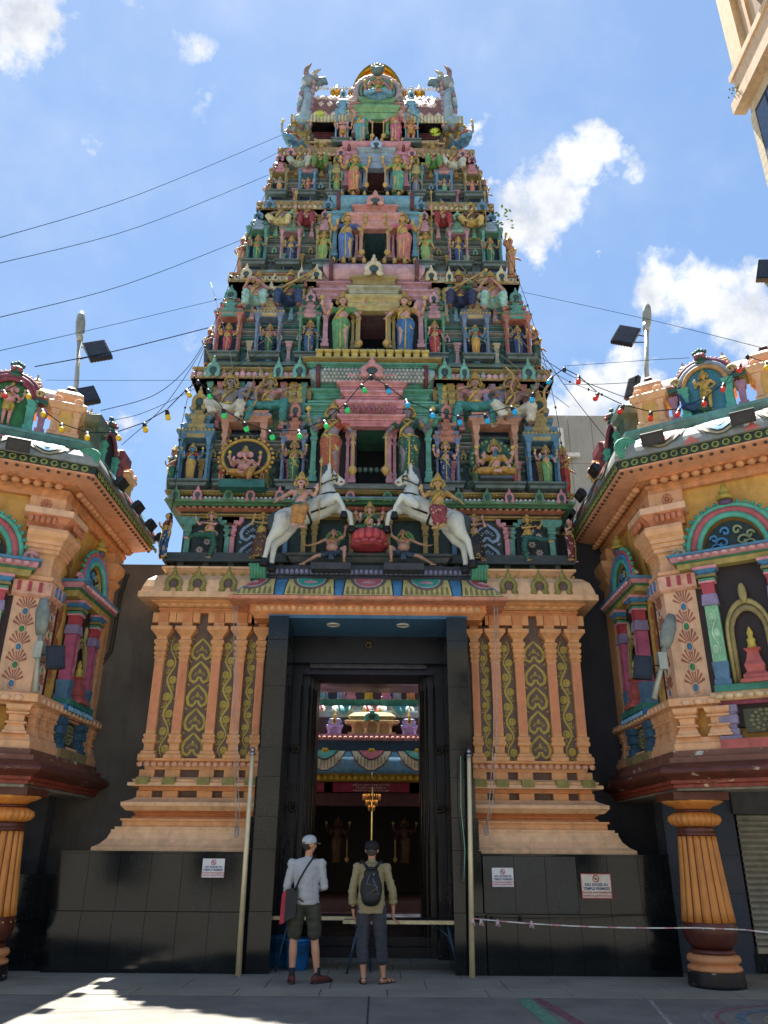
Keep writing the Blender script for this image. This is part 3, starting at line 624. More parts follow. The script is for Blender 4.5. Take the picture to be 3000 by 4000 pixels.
def shrine(x, Y, z0, z1, zr, w, body, trim, nas, base=True, sz=1.0):
    # niche with two pairs of posts, stepped roof and crowning arch
    k = w/2; d = .30
    b = tb(MB().box(x-k*.96, x+k*.96, Y+.02, Y+.5, z0, z1+.4*(zr-z1)), 'niche_wall', M('navy'))
    par = b
    if base:
        MB().sweep([(x-k-.02, Y+.3), (x-k-.02, Y-d-.12), (x+k+.02, Y-d-.12), (x+k+.02, Y+.3)], [(-.1, z0-.12), (.0, z0-.12), (.02, z0-.07), (-.02, z0-.05), (.04, z0-.03), (.04, z0), (-.1, z0)]).build('niche_ledge', M('gteal'), par)
    for s_ in (-1, 1):
        for dx, dy in ((.86, .0), (.86, -.2)):
            inst('post', POST, body, par, (x+s_*k*dx, Y+dy*1.0-.02, z0), (w*.13, w*.13, z1-z0))
    h = zr-z1; pr = [(1.04, 0), (1.04, .06), (1.2, .12), (1.2, .16), (.9, .17), (.9, .21), (1.0, .22), (1.06, .30), (.86, .34), (.70, .35), (.70, .43), (.84, .44), (.90, .52), (.72, .55), (.52, .56), (.52, .64), (.66, .65), (.70, .72), (.6, .78), (.42, .84), (.2, .88)]
    MB().tstack(x, Y+.05, [(r*k, z1+z*h) for r, z in pr], ratio=.55+.2/w).build('roof_tiers', body, par)
    MB().tstack(x, Y-.14, [(r*k*.52, z1+z*h*.92+.01) for r, z in pr[:17]], ratio=.62).build('roof_porch', trim, par)
    for (rz, wz) in ((.13, 1.2), (.5, .88)):
        m = MB(); petal_row(m, x-k*wz, x+k*wz, Y+.05-k*wz*(.55+.2/w)-.005, z1+rz*h-.01, z1+(rz+.055)*h, w*.12, .02); m.build('roof_beads', trim, par, kind='stuff')
    nasika(par, x, Y-.2-.1*k, z1+h*.60, w*.62, h*.46, nas)
    return b
# tier table: wall Y, half widths, rows (photograph rows on the middle axis)
TIERS = [
 dict(Y=13.55, w=3.33, wr=3.22, dw=.30, f=1066, sh=925, rec=835, kap=820, top=797, wc=1.22, pc=.22, wall='#547a6a', reccol='#4f7a50', kcol='#c9a15e', kcol2='#c98f86', ledge='#a3872f'),
 dict(Y=13.98, w=2.90, wr=2.80, dw=.27, f=788, sh=690, rec=620, kap=611, top=593, wc=1.02, pc=.22, wall='#3f8a80', reccol='#3a747a', kcol='#b9a878', kcol2='#7fc0ad', ledge='#b06a4c'),
 dict(Y=14.32, w=2.50, wr=2.42, dw=.24, f=588, sh=510, rec=460, kap=455, top=441, wc=.92, pc=.2, wall='#6c7f78', reccol='#4f7274', kcol='#a5843c', kcol2='#cf9a8c', ledge='#4f8a72'),
 dict(Y=14.62, w=2.16, wr=2.09, dw=.21, f=437, sh=378, rec=344, kap=340, top=328, wc=.80, pc=.18, wall='#6f7a76', reccol='#8a5564', kcol='#a5843c', kcol2='#79b0a0', ledge='#6a9a86'),
]
def slats(w, Y, z0, z1, cols, n, wc, D, dw=None):
    h = (z1-z0)/n
    for i in range(n):
        a = z0+i*h; c = cols[i % len(cols)]
        for s_ in (-1, 1):
            pl = [(-w, Y+D), (-w, Y), (-wc, Y)] if s_ < 0 else [(wc, Y), (w, Y), (w, Y+D)]
            tb(MB().sweep(pl, [(-.05, a+.002), (.04, a+.002), (.10+.03*(i % 2), a+.35*h), (.10+.03*(i % 2), a+.62*h), (.03, a+.7*h), (.03, a+h-.004), (-.05, a+h-.004)]), 'wall_moulding', M(c))
TZ = []
for i, t in enumerate(TIERS):
    Y, w, wr, wc, pc = t['Y'], t['w'], t['wr'], t['wc'], t['pc']
    z0 = zat(t['f'], Y-.35); zs = zat(t['sh'], Y-.2); zr = zat(t['rec'], Y); zk = zat(t['kap'], Y-.3); zt = zat(t['top'], Y-.25)
    TZ.append((z0, zs, zr, zk, zt)); D = 3.6-i*.4
    wings(w, Y, t['dw'], z0-.1, zt, D, M(t['wall']), 'tier_wall')
    tb(MB().box(-t['dw'], t['dw'], Y+1.2, Y+D, z0-.1, zt), 'tier_wall', M(t['wall']))
    # floor ledge
    bw = MB().sweep(plan(w+.12, Y, wc, pc, D), [(-.3, z0-.02), (.34, z0-.02), (.34, z0+.05), (.28, z0+.06), (.28, z0+.1), (.22, z0+.1), (.22, z0+.16), (-.3, z0+.16)]); tb(bw, 'floor_ledge', M(('#6f7468', '#6a8a80', '#7f9488', '#8a9488')[i]))
    h = zs-z0
    slats(w-.05, Y, z0+.16+h*.42, zs, ['#8c938c', t['wall'], '#7a8a84', '#9a9e94'], 7, wc, D)
    m = MB(); petal_row(m, -w, w, Y-.05, z0+.17+h*.28, z0+.17+h*.36, .11, .03); tb(m, 'wall_beads', M(t['wall']), kind='stuff')
    # recessed neck (green)
    slats(wr, Y-.02, zs, zr, [t['reccol'], t['wall'], t['kcol'] if i == 0 else t['reccol']], 3, wc, D)
    # curved cornice
    for s_ in (-1, 1):
        wo = wc+.25
        pl = [(-w, Y+D), (-w, Y), (-wo, Y), (-wo, Y-.03), (-wc, Y-.03)] if s_ < 0 else [(wc, Y-.03), (wo, Y-.03), (wo, Y), (w, Y), (w, Y+D)]
        tb(MB().sweep(pl, [(-.2, zr), (.24, zr), (.30, zr+.03), (.30, zk), (-.2, zk)]), 'cornice_fringe', M(t['kcol']))
        tb(MB().sweep(pl, [(-.2, zk), (.29, zk), (.28, zk+(zt-zk)*.35), (.24, zk+(zt-zk)*.62), (.2, zk+(zt-zk)*.7), (-.2, zk+(zt-zk)*.7)]), 'curved_cornice', M(t['kcol2']))
        tb(MB().sweep(pl, [(-.2, zk+(zt-zk)*.7), (.25, zk+(zt-zk)*.7), (.25, zk+(zt-zk)*.8), (.28, zk+(zt-zk)*.9), (.28, zt), (-.2, zt)]), 'cornice_ledge', M(t['ledge']))
    for a, b_ in ((-w-.3, -wc-.2), (wc+.2, w+.3)):
        m = MB(); petal_row(m, a, b_, Y-.335, zr+.015, zk-.01, .14, .02); tb(m, 'fringe_petals', M(t['kcol']), kind='stuff')
        m = MB(); petal_row(m, a, b_, Y-.325, zk+.01, zk+(zt-zk)*.5, .12, .03); tb(m, 'cornice_petals', M('cream' if i else 'lpink'), kind='stuff')
        m = MB(); petal_row(m, a, b_, Y-.30, zk+(zt-zk)*.72, zk+(zt-zk)*.82, .07, .03); tb(m, 'bead_row', M('gold'), kind='stuff')
    # low lion-face stubs on neck
    for s_ in (-1, 1):
        for k in range(3):
            tb(MB().tstack(s_*(wc+.22+k*.16), Y-.1, [(.05, zs+(zr-zs)*.55), (.07, zs+(zr-zs)*.62), (.04, zs+(zr-zs)*.68), (.07, zs+(zr-zs)*.78), (.04, zs+(zr-zs)*.84), (.07, zs+(zr-zs)*.95)]), 'baluster', M('yellow'))
# ---- slim posts and little gavakshas that fill the tiers
for i, t in enumerate(TIERS):
    Y, w = t['Y'], t['w']; z0, zs, zr, zk, zt = TZ[i]; pc_ = (('teal', 'gold', 'pink'), ('sky', 'lpink', 'cream'), ('mint', 'gold', 'lpink'), ('pink', 'sky', 'gold'))[i]
    n = int((w-t['wc'])/.21)
    for k in range(n):
        x = t['wc']+.14+k*.21
        for s_ in (-1, 1):
            inst('neck_post', POST, M(pc_[k % 3]), tower, (s_*x, Y-.12-TY, zs), (.11, .11, zr-zs))
            if k % 2: inst('wall_post', POST, M(pc_[(k+1) % 3]), tower, (s_*x, Y-.10-TY, z0+.17), (.13, .13, (zs-z0)*.42))
            if k % 2 == 0: nasika(tower, s_*x, Y-.16-TY, z0+.17+(zs-z0)*.44, .15, .2, M(pc_[(k//2) % 3]))
    n = int(w*2/.36)
    for k in range(n+1):
        x = -w+2*w*k/n
        if abs(x) > t['wc']+.1: nasika(tower, x, Y-.33-TY, zk+.01, .13, (zt-zk)*.7, M(pc_[k % 3]))
# ---- tier 1: dancers' frieze
Y1 = 13.45; w1 = 3.46
z10 = zs1; z11 = zat(1122, 13.4); z1t = TZ[0][0]
wings(w1, Y1, 0.0, z10-.05, z1t, 4.2, M('#27403c'), 'tier_wall')
P1 = plan(w1, Y1, 1.0, .12, 4.2)
za = z11; hh = (z1t-za)
def ba(a, b_, prof, c, nm): tb(MB().sweep(P1, [(-.2, za+a*hh)]+[(o_, za+(a+(b_-a)*t_)*hh) for o_, t_ in prof]+[(-.2, za+b_*hh)]), nm, M(c))
ba(0, .16, ((.05, 0), (.05, .5), (.09, .55), (.09, 1)), '#b89438', 'yellow_band')
ba(.16, .26, ((.06, 0), (.06, 1)), '#3a3f3a', 'dark_band')
ba(.26, .42, ((.10, 0), (.17, .5), (.10, 1)), '#c9744f', 'roll_moulding')
ba(.42, .50, ((.22, 0), (.22, 1)), '#3f8a5c', 'green_band')
ba(.50, .58, ((.32, 0), (.34, 1)), '#5a9a6c', 'green_band')
ba(.58, .78, ((.34, 0), (.30, .5), (.2, 1)), '#7f9fb0', 'curved_cornice')
ba(.78, .86, ((.16, 0), (.16, 1)), '#3a3428', 'dark_band')
ba(.86, .999, ((.24, 0), (.3, .4), (.34, .5), (.34, 1)), '#a88a34', 'gold_ledge')
m = MB(); petal_row(m, -w1-.1, w1+.1, Y1-.18, za+.27*hh, za+.41*hh, .12, .05); tb(m, 'roll_beads', M('#cf7e5a'), kind='stuff')
m = MB(); petal_row(m, -w1-.3, w1+.3, Y1-.335, za+.585*hh, za+.7*hh, .085, .03); tb(m, 'cornice_petals', M('#c8d0d4'), kind='stuff')
m = MB(); petal_row(m, -w1-.3, w1+.3, Y1-.30, za+.865*hh, za+.91*hh, .06, .03); tb(m, 'bead_row', M('yellow'), kind='stuff')
for u, c in ((377, 'green'), (425, 'pink'), (492, 'green'), (540, 'pink'), (603, 'pink'), (756, 'pink'), (837, 'green'), (991, 'green'), (1053, 'green'), (1101, 'pink'), (1166, 'green'), (1214, 'pink')):
    tnas(xat(u, 1095, Y1-.38), Y1-.42, za+.44*hh, .22, .30, M(c))
# posts, panels between dancers
def panel(x, w_, z0, z1, Y, bgc, fgc, kind, fr=None):
    p = tb(MB().box(x-w_/2, x+w_/2, Y-.03, Y+.05, z0, z1), 'relief_panel', M(bgc))
    g = scroll_mesh(w_*.9, (z1-z0)*.94, kind, int(abs(x)*10)); g.xf(Matrix.Translation((x, Y-.034, z0+.02*(z1-z0)))).build('scroll_relief', M(fgc, var=.3), p)
    return p
for s_ in (-1, 1):
    for (a, b_, c, kind, fg) in ((2.98, .56, 'teal', 'flowers', '#b9a6a0'), (2.16, .56, 'pink', 'heart', '#7f9fc0')):
        x = s_*a
        panel(x, b_, z10, z11-.05, Y1-.04, '#1d302e', fg, kind)
        for q in (-1, 1):
            inst('post', POST, M(c), tower, (x+q*(b_/2+.09), Y1-.06-TY, z10), (.17, .17, z11-z10-.09))
            tb(MB().prism([(x+q*(b_/2+.09)-.2, z11-.10), (x+q*(b_/2+.09)-.14, z11-.17), (x+q*(b_/2+.09)+.14, z11-.17), (x+q*(b_/2+.09)+.2, z11-.10), (x+q*(b_/2+.09)+.2, z11-.02), (x+q*(b_/2+.09)-.2, z11-.02)], Y1-.16, Y1), 'bracket', M(c))
    for x, c in ((1.02, 'gold'), (1.55, 'blue'), (.34, 'gold'), (1.22, 'gold')):
        inst('post', POST, M(c), tower, (s_*x, Y1-.06-TY, z10), (.14, .14, z11-z10))
# ---- scroll panels between shrines on upper tiers
def xs(us, v, Y): return [xat(u, v, Y) for u in us]
for i, (vs0, kinds) in enumerate(((None, None),)): pass
PAN = [(0, 1.98, .42, 'vine', '#4f7a4c'), (0, 2.66, .30, 'vine', '#4f7a4c'), (1, 2.16, .34, 'lattice', '#3fa08a'), (1, 1.42, .34, 'vine', '#3a8ea0'), (2, 1.86, .30, 'vine', '#8d8a72'), (2, 1.22, .26, 'vine', '#8d8a72'), (3, 1.52, .24, 'vine', '#6f8a72'), (3, 1.02, .2, 'vine', '#6f8a72')]
for i, x, w_, kind, fg in PAN:
    z0, zs = TZ[i][0], TZ[i][1]
    for s_ in (-1, 1): panel(s_*x, w_, z0+.17, z0+.16+(zs-z0)*.42, TIERS[i]['Y']-.06, '#1f3632', fg, kind)
# ---- shrines
def sh2(i, ul, ur, w_, vt, vr, body, trim, nas, dy=-.12):
    Y = TIERS[i]['Y']+dy; z0 = TZ[i][0]+.17
    for u, s_ in ((ul, 1), (ur, 1)):
        v = TIERS[i]['f']; shrine(xat(u, v-40, Y), Y, z0, zat(vt, Y), zat(vr, Y), w_, M(body), M(trim), M(nas))
sh2(0, 420, 1171, .62, 962, 862, '#4a86a6', '#b29a4c', 'gold')
sh2(0, 525, 1071, .86, 930, 850, '#c98a66', '#8a8fb0', 'lav')
sh2(0, 633, 966, .46, 965, 882, '#6f7ea2', '#c4744e', 'salmon')
sh2(1, 493, 1117, .54, 700, 640, '#c0705e', '#4fa08c', 'teal')
sh2(1, 580, 1027, .56, 700, 632, '#6f86a8', '#c9b06a', 'cream')
sh2(1, 668, 938, .44, 700, 645, '#4f9a72', '#c98f96', 'lpink')
sh2(2, 556, 1061, .46, 512, 475, '#4f9a86', '#7fa0b8', 'blue')
sh2(2, 628, 989, .46, 515, 472, '#c08a96', '#6fa890', 'mint')
sh2(2, 700, 917, .36, 512, 470, '#a89858', '#c98f96', 'pink')
sh2(3, 604, 1019, .42, 388, 350, '#9a8c4c', '#c07a86', 'pink')
sh2(3, 665, 958, .42, 388, 350, '#4f8fb5', '#c98f96', 'lpink')
sh2(3, 727, 898, .34, 388, 352, '#5f9a82', '#b5a55c', 'gold')
# outer side shrines seen on the silhouette
for i in range(4):
    Y = TIERS[i]['Y']; w = TIERS[i]['w']; z0, zs, zr = TZ[i][:3]
    for s_ in (-1, 1):
        col = ('#4a86a6', '#c0705e', '#4f9a86', '#9a8c4c')[i]
        tb(MB().tstack(s_*(w-.02), Y+.8, [(.40, z0), (.40, zs-.3), (.46, zs-.28), (.46, zs-.2), (.36, zs-.18), (.36, zs-.05), (.42, zs-.03), (.40, zs+.12), (.34, zs+.14), (.34, zs+.3), (.2, zs+.42), (.08, zs+.5)], ratio=1.1), 'side_shrine', M(col))
        tb(MB().tstack(s_*(w-.1), Y+.1, [(.2, zs+.02), (.2, zs+.10), (.14, zs+.11), (.14, zs+.16), (.2, zs+.17), (.2, zs+.22), (.14, zs+.24), (.16, zs+.34), (.06, zs+.42)]), 'corner_pot', M('yellow'))
        inst('finial', FIN, M('gold'), tower, (s_*(w-.02), Y+.8-TY, zs+.25), (.25, .25, .3))
# nasikas on tier cornices
for i, us, vb, w_, h_, c in ((0, (459, 646, 961, 1143), 818, .34, .46, '#5fae9a'), (0, (600, 1004), 818, .24, .44, '#5fae9a'), (1, (531, 683, 932, 1084), 605, .32, .38, 'cream'), (1, (650, 971), 607, .2, .38, 'cream'), (2, (582, 709, 910, 1042), 452, .30, .32, 'blue'), (3, (628, 736, 890, 1000), 337, .26, .28, 'pink')):
    for u in us:
        Y = TIERS[i]['Y']-.42; tnas(xat(u, vb, Y), Y, zat(vb, Y), w_, h_, M(c))
# ---- middle bays: doors
def bay(i, ud, vd, inner, fr, lint, lintu, bayu, cols, colsu, vcols, nas, posts=True, Y=None):
    Y = Y or TIERS[i]['Y']-TIERS[i]['pc']; 
    x0, x1 = xat(ud[0], vd[0], Y), xat(ud[1], vd[0], Y); c = (x0+x1)/2; hwid = (x1-x0)/2; x0, x1 = -hwid, hwid
    zb, zt = zat(vd[0], Y), zat(vd[1], Y); bw = (xat(bayu[1], vd[1], Y)-xat(bayu[0], vd[1], Y))/2
    if i is not None:
        for s_ in (-1, 1):
            a, b_ = sorted((s_*hwid, s_*bw)); tb(MB().box(a, b_, Y, Y+1.2, zb-.05, zt+.3), 'bay_wall', M('#2b2a2a'))
        tb(MB().box(-bw, bw, Y, Y+1.2, zt, zat(vcols[-1][1], Y)), 'bay_wall', M(lint))
    door_recess(x0, x1, Y, zb, zt, inner)
    for s_ in (-1, 1):
        inst('door_frame_post', POST, M(fr), tower, (s_*(hwid+.07), Y-.06-TY, zb), (.13, .13, zt-zb))
        inst('door_frame_post', POST, M(fr), tower, (s_*(hwid+.17), Y-.03-TY, zb), (.10, .10, zt-zb))
        inst('bay_post', POST, M(cols[0]), tower, (s_*(bw-.08), Y-.08-TY, zb), (.17, .17, zt-zb+.1))
    lw = (xat(lintu[1], vd[1], Y)-xat(lintu[0], vd[1], Y))/2
    for (v0, v1), us, c3 in zip(vcols, colsu, cols):
        a = (xat(us[1], v0, Y)-xat(us[0], v0, Y))/2
        steps(-a, a, Y-.02, zat(v0, Y-.1), zat(v1, Y-.1), [c3, c3, c3] if (v0-v1) > 18 else [c3, c3], [.1, .17, .12] if (v0-v1) > 18 else [.1, .16], 'bay_moulding')
    return Y, zb, zt
# tier 2 (lowest door, pink in green)
Y, zb, zt_ = bay(0, (768, 832), (1048, 918), '#1c2230', '#d88a94', '#3f8f76', (750, 848), (668, 928), ['#4fa58a', '#4fa58a', '#3f9a7c'], [(668, 930), (676, 926), (690, 915)], [(918, 895), (895, 868), (868, 832)], 'pink')
for (a, v0, v1, o_) in ((47, 918, 897, .32), (50, 897, 866, .42), (42, 866, 845, .36), (50, 845, 825, .42), (30, 825, 812, .3)):
    hw2 = a*.0075*1.42; steps(-hw2, hw2, Y-.2, zat(v0, Y-.3), zat(v1, Y-.3), ['#d07880', '#d98a90'], [.08, .16], 'pink_lintel')
m = MB(); petal_row(m, -.5, .5, Y-.42, zat(893, Y-.4), zat(875, Y-.4), .1, .04); tb(m, 'lintel_petals', M('#a8505c'), kind='stuff')
tnas(0, Y-.5, zat(815, Y-.5), .55, .42, M('#d98a88'))
br = barrel(-1.06, 1.06, Y-.15, zat(830, Y-.15), zat(797, Y-.15), M('#7f9a9c'))
DM = MB(); ya = Y-.34
nx = 26; nz_ = 4; z0d, z1d = zat(829, Y-.3), zat(798, Y-.3)
for a in range(nx):
    for b_ in range(nz_):
        cx = -1.0+2.0*(a+.5+(b_ % 2)*.5)/nx; cz = z0d+(z1d-z0d)*(b_+.5)/nz_
        DM.add([(cx-.036, ya-.01, cz), (cx, ya-.01, cz-.05), (cx+.036, ya-.01, cz), (cx, ya-.01, cz+.05), (cx, ya-.04, cz)], [(0, 1, 4), (1, 2, 4), (2, 3, 4), (3, 0, 4)])
tb(DM, 'diamond_studs', M('#b5b6a4'), kind='stuff')
steps(-1.1, 1.1, Y-.12, zat(797, Y-.2), zat(783, Y-.2), ['#4fa58a', '#a88a34'], [.2, .28], 'ridge_moulding')
for k in range(13):
    x = -1.05+k*.175; zb_ = zat(783, Y-.2); zc = zat(766, Y-.2)
    tb(MB().tstack(x, Y-.3, [(.07, zb_), (.07, zb_+.2*(zc-zb_)), (.04, zb_+.25*(zc-zb_)), (.065, zb_+.5*(zc-zb_)), (.04, zb_+.7*(zc-zb_)), (.08, zb_+.8*(zc-zb_)), (.08, zc)]), 'spool_baluster', M('yellow'))
tb(MB().box(-1.12, 1.12, Y-.25, Y+.3, zat(783, Y-.2), zat(766, Y-.2)), 'balustrade_back', M('#2f2c22'))
# tier 3
Y, zb, zt_ = bay(1, (778, 832), (758, 667), '#0f2a40', '#b8a04a', '#b98a94', (756, 846), (690, 908), ['#c98f98', '#c08490'], [(692, 921), (700, 914)], [(645, 628), (628, 606)], 'gold')
for (a, v0, v1, o_, c) in ((46, 667, 637, .3, '#b8a55a'), (44, 637, 618, .3, '#a9a888'), (36, 618, 596, .3, '#a38c48')):
    hw2 = a*.0098; steps(-hw2, hw2, Y-.18, zat(v0, Y-.3), zat(v1, Y-.3), [c, c], [.1, .16], 'gold_lintel')
tnas(0, Y-.42, zat(597, Y-.4), .5, .52, M('cream'))
barrel(-.93, .93, Y-.1, zat(604, Y-.15), zat(568, Y-.15), M('#c9959c'))
for k in range(9): inst('finial', FIN, M('gold'), tower, (-.9+k*.225, Y-.15-TY, zat(568, Y-.15)), (.14, .14, .2))
# tier 4
Y, zb, zt_ = bay(2, (786, 833), (563, 488), '#8a5a1c', '#cf8a8c', '#5f9fb5', (769, 850), (716, 902), ['#5f9fb5', '#5aa0b8'], [(718, 900), (724, 894)], [(478, 462), (462, 448)], 'pink')  # gold lining puts the light inside this doorway into its colour
for (a, v0, v1, c) in ((41, 488, 459, '#cf8a80'), (34, 459, 442, '#c98078')):
    steps(-a*.0112, a*.0112, Y-.16, zat(v0, Y-.3), zat(v1, Y-.3), [c, c], [.1, .16], 'pink_lintel')
tnas(0, Y-.4, zat(443, Y-.4), .5, .40, M('#cf8a80'))
barrel(-.86, .86, Y-.1, zat(448, Y-.15), zat(421, Y-.15), M('#5aa0bb'))
for k in range(7): inst('finial', FIN, M('gold'), tower, (-.8+k*.27, Y-.12-TY, zat(421, Y-.15)), (.13, .13, .18))
# tier 5
Y, zb, zt_ = bay(3, (795, 831), (412, 355), '#4a4a20', '#7f96b5', '#c07a8c', (782, 846), (742, 884), ['#c98090', '#c98090'], [(743, 883), (752, 876)], [(350, 334), (334, 322)], 'blue')
for (a, v0, v1, c) in ((34, 355, 332, '#7f96b5'), (27, 332, 316, '#8aa4b0')):
    steps(-a*.0128, a*.0128, Y-.14, zat(v0, Y-.3), zat(v1, Y-.3), [c, c], [.08, .14], 'blue_lintel')
tnas(0, Y-.36, zat(317, Y-.4), .36, .34, M('#8fb0cf'))
barrel(-.68, .68, Y-.08, zat(322, Y-.15), zat(304, Y-.15), M('#c9808c'))
for k in range(6): inst('finial', FIN, M('gold'), tower, (-.65+k*.26, Y-.12-TY, zat(304, Y-.15)), (.13, .13, .18))
# ---- tier 6: neck with lions, eave, barrel roof
Y6 = 14.95; z60 = zat(323, Y6-.3); z61 = zat(270, Y6-.1); z62 = zat(259, Y6-.45); w6 = 1.78
wings(w6, Y6, .16, z60-.3, z62, 2.4, M('#4a2c34'), 'tier_wall')
tb(MB().sweep(plan(2.02, Y6, None, 0, 2.4), [(-.3, z60-.2), (.3, z60-.2), (.3, z60-.1), (.2, z60-.08), (.2, z60-.02), (.28, z60), (-.3, z60)]), 'neck_ledge', M('#7fb0a0'))
tb(MB().sweep(plan(1.86, Y6, None, 0, 2.4), [(-.3, z61), (.34, z61), (.38, z61+.03), (.38, z62), (-.3, z62)]), 'yellow_eave', M('#a0904a'))
m = MB(); petal_row(m, -2.2, 2.2, Y6-.385, z61+.05, z62-.02, .09, .02); tb(m, 'eave_rings', M('cream'), kind='stuff')
for s_ in (-1, 1):
    pp = tb(MB().box(s_*1.32-.46, s_*1.32+.46, Y6-.06, Y6, z60+.04, z60+.62), 'lion_panel', M('#b5707a'))
    for k in range(4): MB().box(s_*1.32-.46+.02*k, s_*1.32+.46-.02*k, Y6-.08, Y6-.05, z60+.64+k*.06, z60+.67+k*.06).build('panel_strip', M('#6d3038'), pp)
RY = Y6-.1; zr0 = z62; zr1 = zat(207, Y6+.05)
n = 10; rpr = [(-1.2, zr0)]+[(.14*math.cos(math.pi*.5*k/n)+.12-.5*(1-math.cos(math.pi*.5*k/n)), zr0+(zr1-zr0)*math.sin(math.pi*.5*k/n)) for k in range(n+1)]+[(-.9, zr1+.14), (-1.5, zr1+.2)]
roof = tb(MB().sweep([(-1.72, RY), (1.72, RY)], rpr, sm=True), 'barrel_roof', M('#8f5a4c'))
for a in range(15):
    for b_ in range(4):
        cx = -1.6+3.2*(a+.5*(b_ % 2))/14; q = (b_+.6)/4.6; o_ = .14*math.cos(math.pi*.5*q)+.12-.5*(1-math.cos(math.pi*.5*q)); cz = zr0+(zr1-zr0)*math.sin(math.pi*.5*q); yy = RY-o_-.015
        if cx > 1.62 or cx < -1.62 or abs(cx) < .4: continue
        mm_ = MB().add([(cx-.085, yy, cz), (cx, yy-.01, cz-.13), (cx+.085, yy, cz), (cx, yy+.02, cz+.13), (cx, yy-.05, cz)], [(0, 1, 4), (1, 2, 4), (2, 3, 4), (3, 0, 4)]); mm_.build('diamond_tile', M('#c9a294' if (a+b_) % 2 else '#e0c8b4'), roof)
m = MB(); petal_row(m, -1.7, 1.7, RY-.02, zr1-.02, zr1+.12, .1, .04); tb(m, 'ridge_petals', M('white'), kind='stuff')
for x in (-1.15, -.66, .66, 1.15): inst('roof_finial', FIN, GOLD, tower, (x, RY+.5-TY, zat(216, RY+.5)), (.5, .5, (zat(183, RY+.5)-zat(216, RY+.5))))
# end gables with horned beasts
DX = .22
for s_ in (-1, 1):
    u0 = 665 if s_ < 0 else 974
    zt6 = zat(185, RY); g = MB()
    pts = [(s_*1.74, RY-.1, zr0), (s_*1.88, RY-.16, zr0+(zt6-zr0)*.3), (s_*1.84, RY-.1, zr0+(zt6-zr0)*.62), (s_*1.92, RY+.0, zr0+(zt6-zr0)*.85), (s_*1.86, RY+.3, zt6)]
    g.tube(pts, [.14, .15, .13, .13, .1], 8); o = tb(g, 'roof_gable', M('#8aa4b0'))
    for k in range(9):
        t_ = k/8; z_ = zr0+(zt6-zr0)*t_; MB().ell((s_*(2.02-.04*math.cos(t_*6)), RY-.12+.1*t_, z_), (.09, .12, .1), 7, 5).build('gable_scroll', M(('#8a7078', '#6f93a4', '#a8b8bc')[k % 3]), o)
        MB().ell((s_*(1.72), RY-.2+.12*t_, z_), (.05, .08, .09), 7, 5).build('gable_scroll', M('#b5848c'), o)
    b = MB().ell((s_*1.88, RY+.0, zt6+.12), (.2, .2, .2), 10, 7); b.ell((s_*1.72, RY-.1, zt6+.16), (.14, .1, .07), 8, 5); b.build('beast_head', M('#7f8f98'), o)
    for q, hh_ in ((0, .62), (1, .40)):
        MB().tube([(s_*(1.94-.16*q), RY+.0, zt6+.2), (s_*(1.96-.22*q), RY-.02, zt6+.2+hh_*.6), (s_*(1.82-.26*q), RY-.06, zt6+.15+hh_)], [.08, .07, .015], 7).build('horn', M(('#8a6a60', '#b0a484')[q]), o)
    MB().tube([(s_*1.74, RY+.1, zt6+.02), (s_*1.58, RY+.1, zt6+.26), (s_*1.46, RY+.1, zt6+.3), (s_*1.40, RY+.1, zt6+.18)], [.12, .13, .11, .05], 8).build('beast_snout', M('#5b7f8c'), o)
    MB().ell((s_*1.94, RY-.22, zr0+.12), (.28, .16, .14), 9, 6).build('gable_foot', M('#7fa8b8'), o)
# middle door of the roof with arch
Y, zb, zt_ = bay(3, (799, 832), (298, 255), '#141018', '#6fa86c', '#b98a8c', (787, 850), (762, 868), ['#b88a80', '#b88a80'], [(764, 866), (770, 860)], [(245, 233), (233, 226)], 'blue', Y=Y6-.3)
for (a, v0, v1, c) in ((31, 255, 231, '#6fa86c'), (24, 231, 214, '#5f9c70')):
    steps(-a*.0138, a*.0138, Y-.12, zat(v0, Y-.2), zat(v1, Y-.2), [c, c], [.08, .16], 'green_lintel')
AY = Y-.15; az = zat(200, AY)
arch = MB(); 
for (r_, t_, c_) in ((.52, .07, '#a8929a'), (.40, .05, '#4f8a72'), (.30, .055, '#b87a90')):
    pts = [(r_*1.08*math.cos(R(a)), AY-.02*(r_ < .5), az+r_*1.1*math.sin(R(a))+.02) for a in range(-35, 216, 15)]
    tb(MB().tube(pts, t_, 6, flat=1.2), 'arch_band', M(c_))
tb(MB().lathe(0, 0, [(.5, -.04), (.5, .02)], 22).xf(Matrix.Translation((0, AY+.06, az)) @ Matrix.Rotation(R(90), 4, 'X')), 'arch_back', M('#3a2430'))
for k in range(15):
    a = R(-25+230*k/14); tb(MB().ell((.60*math.cos(a), AY, az+.62*math.sin(a)), (.075, .06, .075), 7, 5), 'arch_scroll', M(('#a8929a', '#b8a08c')[k % 2]))
f = MB(); zf = az+.66
f.ell((0, AY-.12, zf), (.17, .12, .13), 9, 6); f.ell((-.1, AY-.2, zf+.02), (.05, .05, .05), 7, 5); f.ell((.1, AY-.2, zf+.02), (.05, .05, .05), 7, 5)
for k in range(5): f.ell(((k-2)*.075, AY-.06, zf+.2+.05*(2-abs(k-2))), (.045, .05, .1), 7, 5)
tb(f, 'lion_mask', M('#4f6f6a'))
m = MB(); gz = zat(152, RY+.3)
pts = [(.74*math.cos(R(a)), RY+.35, az+.1+(gz-az-.1)*math.sin(R(a))) for a in range(-10, 191, 12)]
m.tube(pts, .07, 6, flat=4.0); tb(m, 'gilded_hoop', GOLD)
for s_ in (-1, 1):
    Yp = Y6-.2; x = s_*1.0
    shrine(s_*(.90), Yp, z60+.02, zat(262, Yp), zat(208, Yp), .36, M('#5f9fb8'), M('#5f9fb8'), M('#6fb0c8'), base=True)
